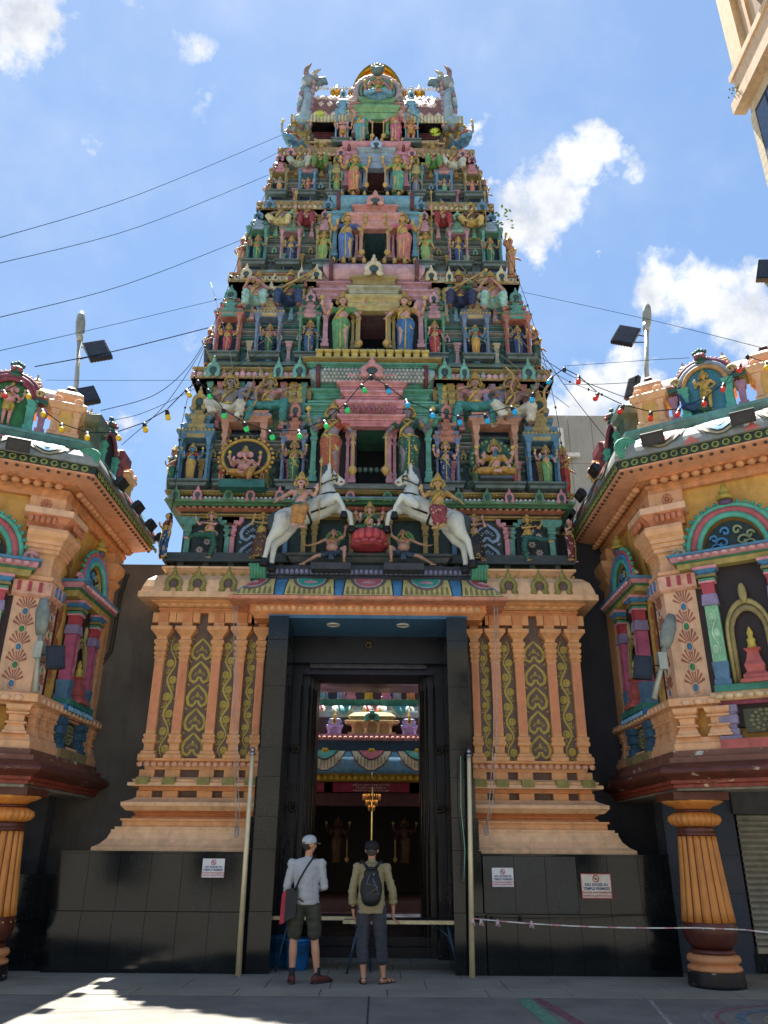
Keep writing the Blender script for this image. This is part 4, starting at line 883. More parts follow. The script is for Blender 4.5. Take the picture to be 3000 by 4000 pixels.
# ================================================================ figures (painted plaster statues)
V = Vector
def hand(m, w, d, s=1.0, up=(0, 0, 1), curl=.3):
    # palm with four fingers and a thumb, starting at wrist w, pointing along d
    w = V(w); d = V(d).normalized(); u = V(up); sd_ = d.cross(u)
    if sd_.length < .1: sd_ = d.cross(V((0, 1, 0)))
    sd_.normalize(); n_ = sd_.cross(d)
    c = w+d*.030*s; m.tube([w, w+d*.02*s, w+d*.05*s], [.014*s, .021*s, .020*s], 8, flat=.55, up=n_)
    for k, (o_, ln) in enumerate(((-.015, .036), (-.005, .042), (.005, .040), (.015, .032))):
        p = w+d*.048*s+sd_*o_*s; q = p+d*ln*.5*s+n_*curl*.012*s; r_ = q+d*ln*.45*s+n_*curl*.03*s
        m.tube([p, q, r_], [.0062*s, .0056*s, .0045*s], 6)
    p = w+d*.015*s+sd_*.016*s; m.tube([p, p+sd_*.016*s+d*.016*s, p+sd_*.018*s+d*.036*s+n_*.01*s], [.008*s, .0068*s, .005*s], 6)
def head_prims(m, c, fwd=(0, -1, 0), s=1.0, male=False):
    c = V(c); f = V(fwd).normalized(); sd_ = V((0, 0, 1)).cross(f).normalized(); 
    def P(a, b, h): return c+sd_*a*s+f*b*s+V((0, 0, h))*s
    def E(p, r): m.ell(p, (r, r, r), 10, 7)
    m.ell(P(0, -.008, .012), (.052*s, .056*s, .060*s), 14, 10); m.ell(P(0, .010, -.022), (.040*s, .042*s, .046*s), 12, 8)
    E(P(0, .036, -.052), .014*s)
    m.tube([P(0, .048, .014), P(0, .060, -.010), P(0, .052, -.016)], [.006*s, .0105*s, .009*s], 6)
    for q in (-1, 1):
        E(P(q*.024, .038, -.016), .016*s); m.ell(P(q*.053, -.002, -.002), (.008*s, .011*s, .018*s), 7, 6)
def arms_default(): return []
def make_pose(name, arms, legs=None, pelvis=(0, 0, .53), chest=(0, 0, .735), neck=(0, 0, .83), head=(0, -.008, .925), female=True, headfwd=(0, -1, 0), skirt=True, trousers=False, elephant=False, vox=.0085, crown='tall', skirt_flare=.0, belly=False, seatskirt=False):
    pv_, ch, nk, hd = V(pelvis), V(chest), V(neck), V(head)
    if legs is None: legs = [((-.048, 0, .52), (-.052, -.012, .29), (-.048, .012, .05), (-.35, -1, 0)), ((.048, 0, .52), (.052, -.012, .29), (.048, .012, .05), (.35, -1, 0))]
    out = {}
    m = MB(); up = (nk-pv_).normalized()
    m.ell(pv_+V((0, 0, .01)), (.098 if female else .088, .068, .066), 14, 9)
    cap(m, pv_+up*.03, ch-up*.04, .066, .070)
    m.ell(ch, (.098 if not female else .088, .062, .080), 14, 10)
    if not female: m.ell(ch+V((0, 0, .045)), (.115, .052, .045), 12, 8)
    else:
        m.ell(ch+V((0, 0, .048)), (.10, .045, .036), 12, 8)
        for q in (-1, 1): m.ell(ch+V((q*.040, -.048, .004)), (.036, .032, .034), 10, 8)
    if belly: m.ell(pv_+up*.10+V((0, -.045, 0)), (.105, .095, .085), 14, 9)
    cap(m, nk-up*.02, hd-V((0, 0, .035)), .028, .025)
    if elephant:
        m.ell(hd, (.062, .06, .068), 12, 9); 
        m.tube([hd+V((0, -.045, .0)), hd+V((.0, -.085, -.05)), hd+V((.015, -.09, -.12)), hd+V((.05, -.10, -.17)), hd+V((.085, -.11, -.15))], [.034, .027, .02, .015, .010], 10)
        for q in (-1, 1):
            m.ell(hd+V((q*.085, .0, -.005)), (.048, .014, .065), 10, 7); m.tube([hd+V((q*.028, -.05, -.04)), hd+V((q*.036, -.085, -.055))], [.008, .003], 6)
    else: head_prims(m, hd, headfwd, 1.0, not female)
    for (h_, k_, a_, fd) in legs:
        cap(m, h_, k_, .052, .036); cap(m, k_, V(k_).lerp(V(a_), .35), .035, .034); cap(m, V(k_).lerp(V(a_), .3), a_, .034, .019)
        d = V(fd).normalized(); a = V(a_); m.ell(a+V((0, 0, -.012)), (.024, .024, .024), 8, 6)
        m.tube([a+V((0, 0, -.02))-d*.02, a+V((0, 0, -.026))+d*.045, a+V((0, 0, -.034))+d*.085], [.022, .022, .014], 8, flat=.75)
        for k in range(5):
            s2 = V((-d.y, d.x, 0)); p = a+V((0, 0, -.036))+d*.085+s2*(k-2)*.009; m.ell(p, (.0075, .0075, .007), 6, 5)
    for (sh, el, wr, tip) in arms:
        sh, el, wr, tip = V(sh), V(el), V(wr), V(tip)
        m.ell(sh, (.036, .034, .034), 10, 7); cap(m, sh, el, .030 if female else .035, .024); cap(m, el, wr, .025, .0165)
        hand(m, wr, tip-wr, 1.15)
    out['body'] = remesh(m, name+'_body', vox, 2, fac=.45)
    # blouse or sleeves
    b = MB()
    if female:
        b.ell(ch, (.094, .069, .075), 12, 9); b.ell(ch+V((0, 0, .040)), (.096, .05, .034), 12, 8)
        for q in (-1, 1): b.ell(ch+V((q*.040, -.048, .004)), (.040, .037, .038), 10, 8)
        for (sh, el, wr, tip) in arms: cap(b, sh, V(sh).lerp(V(el), .5), .041, .036)
        out['blouse'] = remesh(b, name+'_blouse', .011, 1)
    # skirt or dhoti
    if skirt:
        n = 28; vs = []; rows_ = 12
        wz = pv_.z+.075
        A = (V(legs[0][2])+V(legs[1][2]))/2; Kk = (V(legs[0][1])+V(legs[1][1]))/2
        for i in range(rows_+1):
            t = i/rows_; z = wz+(A.z-.03-wz)*t
            c = pv_.lerp(Kk, min(1, t*2)) if t < .5 else Kk.lerp(A, (t-.5)*2)
            sp = abs(legs[0][1][0]-legs[1][1][0])/2 if t > .3 else .05
            sa = abs(legs[0][2][0]-legs[1][2][0])/2
            hw3 = [.086, .108, .112, .106, .10, .098, .095, .092, .089, .087, .086, .088, .092][i]+max(0, (sp if t < .6 else sa)-.05)*min(1, t*1.6)+skirt_flare*t
            for j in range(n):
                a = 2*math.pi*j/n; rip = 1+(.05+.09*t)*math.cos(7*a+3*t)*.5+(.05*t)*math.cos(13*a)
                vs.append((c.x*(1 if t > .1 else 1)+hw3*rip*math.cos(a), c.y-.002+hw3*.74*rip*math.sin(a), z))
        sk = MB().add(vs, [(i*n+(j+1) % n, i*n+j, (i+1)*n+j, (i+1)*n+(j+1) % n) for i in range(rows_) for j in range(n)], True)
        out['skirt'] = sk.mesh(name+'_skirt', M('teal'))
        # front pleat fan and border
        p = MB()
        zt3 = wz-.02
        p.tube([(c0.x, c0.y-.085-.0, c0.z) for c0 in (V((pv_.x-.07, pv_.y+.0, wz)), V((pv_.x+.01, pv_.y-.008, wz-.10)), V((Kk.x+.08, Kk.y+.035, wz-.24)))], [.012, .016, .012], 8, flat=.35)
        for k in (0,): p.tube([(pv_.x+k*.006, pv_.y-.082, wz-.01), (Kk.x+k*.014, Kk.y-.080, Kk.z+.02), (A.x+k*.022, A.y-.086, A.z-.02)], [.008, .010, .012], 6, flat=.5)
        p.ring((A.x, A.y, A.z-.015), .094+skirt_flare+max(0, sa-.05), .008, 'z', 18, 5, 1, .76)
        out['sari_border'] = p.mesh(name+'_border', M('gold'))
    else:
        p = MB()
        p.ell(pv_+V((0, 0, .0)), (.108, .084, .075), 14, 9)
        if trousers == 'loin': p.tube([pv_+V((0, -.08, .02)), pv_+V((-.01, -.11, -.08)), pv_+V((0, -.10, -.18))], [.035, .045, .06], 8, flat=.5)
        for (h_, k_, a_, fd) in legs:
            if trousers == 'loin': cap(p, h_, V(h_).lerp(V(k_), .55), .062, .052)
            else:
                cap(p, h_, k_, .066, .055); cap(p, k_, V(k_).lerp(V(a_), .8), .055, .046)
        out['trousers'] = remesh(p, name+'_trousers', .011, 1, disp=lambda co: .006*math.sin(co.z*90+co.x*50))
    # sash, jewellery
    s_ = MB(); 
    s_.tube([ch+V((.075, .0, .085)), ch+V((.045, -.055, .055)), ch+V((-.005, -.083, -.005)), ch+V((-.06, -.075, -.075)), pv_+V((-.098, -.0, .06))], [.010, .012, .013, .013, .010], 8, flat=.4, up=(0, -1, 0))
    s_.ring(pv_+V((0, 0, .062)), .088, .010, 'z', 20, 6, 1, .78); s_.ell(pv_+V((0, -.078, .058)), (.026, .016, .022), 8, 6)
    out['sash'] = s_.mesh(name+'_sash', M('gold'))
    j = MB()
    j.ring(nk+V((0, -.012, -.022)), .046, .009, 'z', 16, 6, 1.1, 1); j.tube([nk+V((-.055, -.04, -.02)), nk+V((-.035, -.085, -.075)), nk+V((0, -.092, -.115)), nk+V((.035, -.085, -.075)), nk+V((.055, -.04, -.02))], .009, 6)
    j.ell(nk+V((0, -.095, -.12)), (.016, .01, .018), 8, 6)
    for (sh, el, wr, tip) in arms:
        sh, el, wr = V(sh), V(el), V(wr)
        for a, b_, t, r_ in ((sh, el, .55, .033), (el, wr, .9, .022), (el, wr, .78, .023)):
            c = a.lerp(b_, t); d = (b_-a).normalized(); j.tube([c-d*.006, c+d*.006], r_, 10, caps=True)
    for (h_, k_, a_, fd) in legs: j.ring(V(a_)+V((0, 0, .01)), .024, .007, 'z', 10, 5)
    hf = V(headfwd).normalized(); hs = V((0, 0, 1)).cross(hf).normalized()
    if not elephant:
        for q in (-1, 1): j.ell(hd+hs*q*.058+V((0, 0, -.04)), (.014, .014, .022), 7, 5)
    out['jewellery'] = j.mesh(name+'_jewellery', M('gold'))
    if not elephant:
        hm = MB(); hm.ell(hd-hf*.018+V((0, 0, .016)), (.056, .056, .060), 12, 8); hm.ell(hd-hf*.05+V((0, 0, -.03)), (.045, .03, .05), 9, 6)
        for q in (-1, 1):
            hm.tube([hd+hs*q*.010+hf*.050+V((0, 0, .024)), hd+hs*q*.024+hf*.047+V((0, 0, .029)), hd+hs*q*.038+hf*.034+V((0, 0, .022))], .0032, 5)
            hm.ell(hd+hs*q*.021+hf*.0475+V((0, 0, .010)), (.0045, .0045, .0045), 6, 5)
        if not female: hm.tube([hd+hs*-.03+hf*.044+V((0, 0, -.022)), hd+hf*.058+V((0, 0, -.019)), hd+hs*.03+hf*.044+V((0, 0, -.022))], [.003, .006, .003], 6)
        out['hair'] = hm.mesh(name+'_hair', M('black'))
        ey = MB(); 
        for q in (-1, 1): ey.ell(hd+hs*q*.021+hf*.043+V((0, 0, .010)), (.010, .006, .0055), 8, 6)
        out['eyes'] = ey.mesh(name+'_eyes', M('white'))
        lp = MB(); lp.ell(hd+hf*.050+V((0, 0, -.031)), (.012, .006, .005), 8, 5); lp.ell(hd+hf*.053+V((0, 0, .034)), (.004, .004, .006), 6, 5); out['lips'] = lp.mesh(name+'_lips', M('#8e2a2e'))
    c_ = MB(); t = hd+V((0, .004, .04)); 
    cs = 1.0 if crown == 'tall' else .62
    if crown != 'none':
        c_.lathe(t.x, t.y, [(.055, t.z), (.064, t.z+.008), (.060, t.z+.022*cs), (.050, t.z+.028*cs), (.054, t.z+.045*cs), (.046, t.z+.052*cs), (.047, t.z+.072*cs), (.036, t.z+.08*cs), (.036, t.z+.098*cs), (.024, t.z+.108*cs), (.026, t.z+.12*cs), (.010, t.z+.135*cs), (.004, t.z+.155*cs)], 14)
        c_.ell(t+V((0, -.055, .03)), (.018, .012, .026), 8, 6)
        for q in (-1, 1): c_.ell(t+V((q*.062, .0, .012)), (.016, .02, .028), 7, 5); c_.tube([t+V((q*.07, .01, -.0)), t+V((q*.082, .01, -.05)), t+V((q*.07, .01, -.095))], [.012, .018, .008], 6)
    out['crown'] = c_.mesh(name+'_crown', M('gold'))
    return out
L4 = lambda: [((-.108, 0, .79), (-.165, -.01, .67), (-.150, -.10, .715), (-.150, -.13, .79)), ((.108, 0, .79), (.17, -.01, .665), (.165, -.10, .60), (.165, -.135, .54))]
REAR = lambda: [((-.100, .015, .785), (-.20, .03, .72), (-.235, -.02, .81), (-.235, -.03, .88)), ((.100, .015, .785), (.20, .03, .72), (.235, -.02, .81), (.235, -.03, .88))]
POSE = {}
LS = [((-.05, 0, .52), (-.075, -.02, .29), (-.05, .01, .05), (-.35, -1, 0)), ((.05, 0, .52), (.055, -.05, .30), (.045, -.03, .05), (.45, -1, 0))]
POSE['four'] = make_pose('four', L4()+REAR())
POSE['two'] = make_pose('two', [((-.105, 0, .79), (-.15, -.01, .67), (-.125, -.10, .74), (-.12, -.12, .80)), ((.108, 0, .79), (.165, .0, .66), (.185, -.02, .53), (.20, -.03, .46))], legs=LS, chest=(.012, 0, .735), pelvis=(-.01, 0, .53))
LG = [((-.05, 0, .52), (-.06, -.015, .29), (-.06, .01, .05), (-.5, -1, 0)), ((.05, 0, .52), (.03, -.09, .32), (.045, -.05, .05), (.1, -1, 0))]
def guard(s_, f):
    mx_ = lambda p: (p[0]*s_, p[1], p[2])
    A = [((.112, 0, .79), (.19, -.02, .67), (.215, -.10, .56), (.215, -.13, .49)), ((-.112, 0, .79), (-.18, -.02, .68), (-.14, -.11, .72), (-.13, -.12, .79)), ((.10, .02, .79), (.215, .03, .75), (.255, -.03, .84), (.26, -.04, .91)), ((-.10, .02, .79), (-.215, .03, .75), (-.255, -.03, .84), (-.26, -.04, .91))]
    return make_pose('guard', [tuple(mx_(p) for p in a) for a in A], legs=[tuple(mx_(p) for p in l_) for l_ in LG], pelvis=(-.02*s_, 0, .53), chest=(.0, 0, .735), female=f)
POSE['guardL'] = guard(1, True); POSE['guardR'] = guard(-1, True); POSE['guardLm'] = guard(1, False); POSE['guardRm'] = guard(-1, False)
SEAT = lambda w=.11: [((-.06, 0, .27), (-w, -.20, .26), (-w-.01, -.17, .05), (-.3, -1, 0)), ((.06, 0, .27), (w, -.20, .26), (w+.01, -.17, .05), (.3, -1, 0))]
sk_ = dict(pelvis=(0, 0, .27), chest=(0, -.01, .475), neck=(0, -.01, .57), head=(0, -.02, .665), skirt=False, trousers=True)
POSE['flute'] = make_pose('flute', [((-.108, -.01, .53), (-.17, -.07, .44), (-.115, -.14, .53), (-.06, -.15, .58)), ((.108, -.01, .53), (.15, -.08, .44), (.04, -.15, .52), (-.02, -.15, .57))], legs=SEAT(), female=False, **sk_)
POSE['veena'] = make_pose('veena', [((-.108, -.01, .53), (-.17, -.05, .42), (-.10, -.14, .39), (-.05, -.16, .39)), ((.108, -.01, .53), (.20, -.06, .50), (.19, -.14, .58), (.17, -.16, .64))], legs=SEAT(.13), **sk_)
POSE['kingL'] = make_pose('kingL', [((-.112, -.01, .53), (-.20, -.03, .45), (-.20, -.12, .36), (-.19, -.15, .31)), ((.112, -.01, .53), (.20, -.03, .45), (.235, -.09, .52), (.24, -.11, .58))], legs=[((-.06, 0, .27), (-.20, -.13, .30), (-.12, -.20, .08), (-.3, -1, 0)), ((.06, 0, .27), (.16, -.16, .27), (.14, -.14, .05), (.4, -1, 0))], female=False, **sk_)
POSE['queen'] = make_pose('queen', [((-.105, -.01, .53), (-.18, -.05, .44), (-.20, -.13, .50), (-.20, -.14, .56)), ((.105, -.01, .53), (.17, -.03, .42), (.15, -.12, .34), (.14, -.16, .31))], legs=SEAT(.10), **sk_)
POSE['archer'] = make_pose('archer', [((-.105, -.01, .60), (-.20, -.07, .60), (-.07, -.14, .60), (-.03, -.16, .60)), ((.105, -.01, .60), (.20, -.08, .58), (.29, -.15, .57), (.33, -.16, .57))], legs=[((-.06, 0, .36), (-.20, -.10, .33), (-.26, -.06, .07), (-1, -.3, 0)), ((.06, 0, .36), (.20, -.12, .35), (.18, -.04, .06), (.8, -.6, 0))], pelvis=(0, 0, .36), chest=(0, -.01, .55), neck=(0, -.01, .64), head=(0, -.02, .735), skirt=False, trousers=True)
lt = dict(pelvis=(0, 0, .09), chest=(0, -.005, .30), neck=(0, 0, .39), head=(0, -.012, .485), skirt=False, trousers=True)
CROSS = [((-.06, 0, .08), (-.20, -.09, .07), (-.03, -.17, .05), (1, -.2, 0)), ((.06, 0, .08), (.20, -.09, .07), (.05, -.16, .07), (-1, -.2, 0))]
sub = lambda ars, dz: [tuple((p[0], p[1], p[2]-dz) for p in a) for a in ars]
POSE['lotus'] = make_pose('lotus', sub(L4()+REAR(), .435), legs=CROSS, **lt)
POSE['elephant'] = make_pose('elephant', sub(L4()+REAR(), .36), legs=[((-.06, 0, .16), (-.20, -.10, .15), (-.05, -.19, .12), (1, -.2, 0)), ((.06, 0, .16), (.15, -.17, .17), (.10, -.18, .0), (.2, -1, 0))], pelvis=(0, 0, .16), chest=(0, 0, .36), neck=(0, 0, .45), head=(0, -.02, .54), female=False, skirt=False, trousers=True, elephant=True, belly=True)
POSE['elestand'] = make_pose('elestand', L4()+REAR(), female=False, skirt=False, trousers='loin', elephant=True, belly=True)
POSE['boy'] = make_pose('boy', [((-.108, 0, .79), (-.165, -.02, .68), (-.15, -.11, .73), (-.15, -.13, .80)), ((.108, 0, .79), (.185, .0, .68), (.125, -.06, .585), (.08, -.075, .57))], legs=LS, female=False, skirt=False, trousers='loin')
POSE['drummer'] = make_pose('drummer', [((-.108, 0, .79), (-.15, -.05, .66), (-.06, -.13, .62), (0, -.15, .61)), ((.108, 0, .79), (.15, -.05, .66), (.06, -.13, .62), (.02, -.15, .62))], female=False, skirt=False, trousers='loin')
def danc(s_):
    mx_ = lambda p: (p[0]*s_, p[1], p[2])
    A = [((-.105, 0, .79), (-.19, -.06, .72), (-.24, -.12, .80), (-.25, -.12, .87)), ((.105, 0, .79), (.10, -.11, .70), (-.06, -.15, .71), (-.13, -.15, .72))]
    Lg = [((-.05, 0, .50), (-.17, -.13, .46), (-.34, -.12, .42), (-1, -.1, .2)), ((.05, 0, .50), (.09, -.05, .28), (.03, .0, .05), (-.6, -1, 0))]
    return make_pose('kick', [tuple(mx_(p) for p in a) for a in A], legs=[tuple(mx_(p) for p in l_) for l_ in Lg], skirt=False, trousers=True, crown='low')
POSE['kickL'] = danc(1); POSE['kickR'] = danc(-1)
def swing(s_):
    mx_ = lambda p: (p[0]*s_, p[1], p[2])
    A = [((-.105, 0, .79), (-.20, -.03, .76), (-.15, -.06, .90), (-.14, -.07, .97)), ((.105, 0, .79), (.10, -.12, .74), (-.04, -.16, .74), (-.11, -.16, .75))]
    Lg = [((-.05, 0, .50), (-.10, -.05, .29), (-.12, .0, .05), (-1, -.6, 0)), ((.05, 0, .50), (.13, -.06, .29), (.05, .0, .05), (.6, -1, 0))]
    return make_pose('swing', [tuple(mx_(p) for p in a) for a in A], legs=[tuple(mx_(p) for p in l_) for l_ in Lg], skirt_flare=.03, crown='low')
POSE['swingL'] = swing(1); POSE['swingR'] = swing(-1)
def atlas(s_):     # crouching bearer lifting the hoof
    mx_ = lambda p: (p[0]*s_, p[1], p[2])
    A = [((.115, 0, .56), (.20, -.05, .60), (.225, -.05, .76), (.23, -.05, .83)), ((-.115, 0, .55), (-.24, -.03, .46), (-.40, -.06, .39), (-.47, -.07, .40))]
    Lg = [((.06, 0, .25), (.22, -.14, .33), (.21, -.08, .06), (.3, -1, 0)), ((-.06, 0, .24), (-.25, -.06, .18), (-.46, -.02, .05), (-1, -.2, 0))]
    return make_pose('atlas', [tuple(mx_(p) for p in a) for a in A], legs=[tuple(mx_(p) for p in l_) for l_ in Lg], pelvis=(0, 0, .26), chest=(0, -.02, .47), neck=(.01*s_, -.02, .58), head=(.02*s_, -.04, .68), headfwd=(-.45*s_, -1, 0) if False else (.35*s_, -1, 0), female=False, skirt=False, trousers='loin', crown='none', belly=True)
POSE['atlasL'] = atlas(1); POSE['atlasR'] = atlas(-1)
def rider(s_, f):
    mx_ = lambda p: (p[0]*s_, p[1], p[2])
    A = [((.108, -.01, .53), (.17, -.07, .44), (.21, -.13, .50), (.21, -.14, .55)), ((-.108, -.01, .53), (-.20, -.02, .45), (-.26, -.08, .38), (-.28, -.09, .34))]
    Lg = [((.05, -.04, .27), (.06, -.20, .16), (.03, -.18, -.06), (.8, -.6, -.2)), ((-.05, .0, .27), (-.02, -.19, .18), (-.05, -.19, -.04), (.8, -.6, -.2))]
    return make_pose('rider', [tuple(mx_(p) for p in a) for a in A], legs=[tuple(mx_(p) for p in l_) for l_ in Lg], female=f, **sk_)
POSE['riderM'] = rider(1, False); POSE['riderF'] = rider(-1, True)
HS = dict(); 
def club(s_):
    m = MB(); m.lathe(0, 0, [(.004, 0), (.02, .01), (.03, .03), (.045, .05), (.05, .08), (.04, .11), (.018, .125), (.02, .14), (.012, .15), (.014, .5), (.02, .53), (.008, .55)], 10); return m.mesh('club', M('#c79a2e', rough=.35))
CLUB = club(1)
SPEAR = MB().lathe(0, 0, [(.006, 0), (.008, .9), (.02, .91), (.01, .92), (.03, .95), (.012, 1.0), (.001, 1.05)], 8).mesh('spear', M('#c0a040'))
FLW = MB().ell((0, 0, .02), (.03, .03, .035), 8, 6).ell((0, 0, -.03), (.008, .008, .04), 6, 5).mesh('held_flower', M('yellow'))
def bow_mesh():
    m = MB(); m.tube([(.05*math.sin(math.pi*t/10)+.05*math.sin(math.pi*t/5)**2, 0, -.28+.56*t/10) for t in range(11)], [.006]+[.011]*9+[.006], 6); m.tube([(.0, 0, -.28), (0, 0, .28)], .003, 4); m.tube([(-.16, 0, 0), (.1, 0, 0)], .004, 5); return m.mesh('bow', M('#b58a3c'))
BOW = bow_mesh()
def veena_mesh():
    m = MB(); m.tube([(-.13, -.17, .33), (.30, -.19, .66)], .014, 7); m.ell((-.14, -.17, .325), (.06, .035, .055), 10, 7); m.ell((.26, -.17, .60), (.035, .03, .035), 8, 6); m.ell((.32, -.19, .68), (.025, .02, .03), 7, 5); return m.mesh('lute', M('#b89a4a'))
VEENA = veena_mesh()
FLUTE = MB().tube([(-.20, -.16, .535), (.06, -.155, .61)], .008, 7).mesh('flute', M('#b5964a'))
def statue(pose, u, vf, vt, Y, label, skin='skiny', dress='green', blouse=None, sash='yellow', name=None, rz=0, group='painted figures on the tower', item=None, dots=None, X=None, Z=None, H=None, hair=None, nocrown=False, halo=None, crownc='#b8963a', cat='statue'):
    P_ = POSE[pose]; full = {'flute': .74, 'veena': .74, 'kingL': .74, 'queen': .74, 'archer': .82, 'lotus': .65, 'elephant': .70, 'riderM': .83, 'riderF': .83, 'atlasL': .83, 'atlasR': .83}.get(pose, 1.09)
    z0 = zat(vf, Y, u) if Z is None else Z; x = xat(u, vf, Y) if X is None else X
    h = ((zat(vt, Y, u)-z0)/full) if H is None else H
    r = empty(name or 'painted_statue', (x, Y, z0), rz, label, cat, group); r.scale = (h*1.16, h*1.12, h)
    dr = C.get(dress, dress)
    dm_ = paint(dr, var=.4, scale=9) if not dots else paint(dr, var=.3, scale=9, kind='dots', h2=C.get(dots, dots))
    mats = dict(body=M(skin, var=.3), blouse=M(blouse or dress), skirt=dm_, trousers=dm_, sari_border=M(sash), sash=M(sash), jewellery=M(crownc), crown=M(crownc), hair=M(hair or 'black'), eyes=M('white'), lips=M('#8e2a2e'))
    for k, me in P_.items():
        if nocrown and k == 'crown': continue
        inst(k, me, mats[k], r)
    def it(mesh, loc, rot=(0, 0, 0), sc=1.0, mt=None): o = inst(mesh.name, mesh, mt, r, loc, (sc, sc, sc), rot); return o
    if pose.startswith('guard'):
        q = 1 if pose[5] == 'L' else -1; it(CLUB, (q*.215, -.14, .02), (0, 0, 0), .95)
        for q2 in (-1, 1): it(FLW, (q2*.26, -.05, .94))
    if pose in ('four', 'lotus', 'elephant', 'elestand'):
        dz = {'four': 0, 'lotus': .435, 'elephant': .36, 'elestand': 0}[pose]
        for q2 in (-1, 1): it(FLW, (q2*.235, -.04, .91-dz), mt=M('yellow' if item is None else item))
    if pose == 'veena': it(VEENA, (0, 0, 0))
    if pose == 'flute': it(FLUTE, (0, 0, 0))
    if pose == 'archer' and 'sword' in label: it(SPEAR, (-.05, -.17, .60), (0, R(112), 0), .42, M('#a8a49a'))
    elif pose == 'archer': it(BOW, (.33, -.16, .57), (0, 0, 0), 1.3)
    if item == 'spear': it(SPEAR, (.245 if pose in ('kingL', 'riderM') else -.2, -.12, .0), (0, 0, 0), 1.0)
    if item == 'bow': it(BOW, (.24, -.11, .5), (0, R(12), 0), 1.3)
    if halo:
        m = MB(); m.ring((0, .05, .52), .36, .03, 'y', 32, 6)
        for k in range(28): a = 2*math.pi*k/28; m.ell((.42*math.cos(a), .05, .52+.42*math.sin(a)), (.03, .02, .03), 6, 4)
        m.build('halo_ring', M('#c0982e'), r); MB().lathe(0, 0, [(.34, .06), (.34, .09)], 24).xf(Matrix.Translation((0, 0, .52)) @ Matrix.Rotation(R(90), 4, 'X') @ Matrix.Translation((0, 0, -.14))).build('halo_back', M('#1d2622'), r)
    return r
MUTE[0] = .12
# ================================================================ statues
Zf = [t[0]+.175 for t in TZ]
def ns(i, pose, u, vt, label, **k):   # standing on the ledge of tier i
    Y = TIERS[i]['Y']-.43; v = TIERS[i]['f']-10
    full = {'elephant': .70, 'lotus': .65}.get(pose, 1.09); z = Zf[i]
    H = (zat(vt, Y, u)-z)/full
    return statue(pose, u, v, vt, Y, label, X=xat(u, v-30, Y), Z=z, H=H, **k)
G2 = 'figures in the second tier'; G3 = 'figures in the third tier'; G4 = 'figures in the fourth tier'; G5 = 'figures in the fifth tier'; G6 = 'figures below the roof'; G1 = 'figures in the lowest tier'
# tier 2
ns(0, 'guardL', 716, 868, 'tall grey-faced guardian in orange robe with gold club, left of the lowest doorway', skin='#8d7d80', dress='#b5542c', blouse='#a8482c', dots='gold', group=G2)
ns(0, 'guardR', 880, 868, 'tall grey-faced guardian in dark green robe with gold club, right of the lowest doorway', skin='#7f7278', dress='#1f5f46', blouse='#234f46', dots='gold', group=G2)
ns(0, 'four', 410, 958, 'blue-skinned four-armed woman in yellow sari in the blue shrine at left', skin='#3f86ac', dress='#b8913c', blouse='#8e3a40', group=G2)
e = statue('elephant', 525, 1042, 966, 13.0, 'pink elephant-headed figure seated inside a gold ring halo', skin='#d18f8a', dress='#b8862c', halo=True, X=xat(525, 1045, 13.0), group=G2, name='elephant_headed_statue'); 
tb(MB().box(e.location.x-.42, e.location.x+.42, 12.85, 13.4, e.location.z-.16, e.location.z-.01), 'statue_pedestal', M('#1f6a62'))
ns(0, 'drummer', 478, 992, 'small bare-chested drummer left of the gold ring halo', skin='#c48a5c', dress='#a8363a', nocrown=True, group=G2)
ns(0, 'drummer', 566, 992, 'small bare-chested drummer right of the gold ring halo', skin='#c48a5c', dress='#b0403c', nocrown=True, group=G2)
ns(0, 'four', 633, 950, 'green-faced four-armed figure in dotted green sari beside the rearing horse at left', skin='#b08068', dress='#1f6a4c', blouse='#8a7a3c', dots='yellow', group=G2)
ns(0, 'four', 964, 952, 'four-armed woman in dotted navy sari right of the green-robed guardian', skin='skinp', dress='#1f3f72', blouse='#1f3f6a', dots='cream', group=G2)
pk = statue('lotus', 1071, 1033, 950, 13.0, 'crowned figure in yellow seated before a green peacock fan', skin='skinp', dress='#c08f34', group=G2, name='peacock_rider_statue')
tb(MB().box(pk.location.x-.3, pk.location.x+.3, 12.85, 13.4, Zf[0], pk.location.z-.01), 'statue_pedestal', M('#4a5560'))
f_ = empty('peacock_statue', (pk.location.x, 13.2, Zf[0]), 0, 'green peacock with fanned tail behind the seated yellow-robed figure', 'peacock statue')
fm = MB(); 
for k in range(17):
    a = R(-28+236*k/16); fm.ell((.36*math.cos(a), .12, .62+.36*math.sin(a)), (.10, .03, .10), 8, 5)
for k in range(11):
    a = R(-20+220*k/10); fm.ell((.22*math.cos(a), .08, .62+.22*math.sin(a)), (.08, .03, .08), 8, 5)
fm.build('tail_fan', M('#2c6a52'), f_)
ee = MB()
for k in range(17):
    a = R(-28+236*k/16); ee.ell((.38*math.cos(a), .09, .62+.38*math.sin(a)), (.03, .02, .03), 6, 4)
ee.build('tail_eyes', M('#b0a860'), f_, kind='stuff')
bm_ = MB(); cap(bm_, (0, -.06, .18), (0, -.2, .34), .09, .06); cap(bm_, (0, -.2, .34), (0, -.34, .52), .045, .03); bm_.ell((0, -.37, .55), (.035, .045, .035), 8, 6); bm_.tube([(0, -.40, .55), (0, -.45, .53)], [.014, .003], 6)
for q in (-1, 1): bm_.tube([(q*.04, -.1, .14), (q*.05, -.1, .0)], .015, 6)
bm_.build('body', M('#2f74a0'), f_)
ns(0, 'two', 1030, 1002, 'small woman in dark green sari left of the peacock', skin='skinm', dress='#1f6a4c', group=G2)
ns(0, 'two', 1113, 1002, 'small green-faced woman in pink sari right of the peacock', skin='#4f9a78', dress='#b03a50', group=G2)
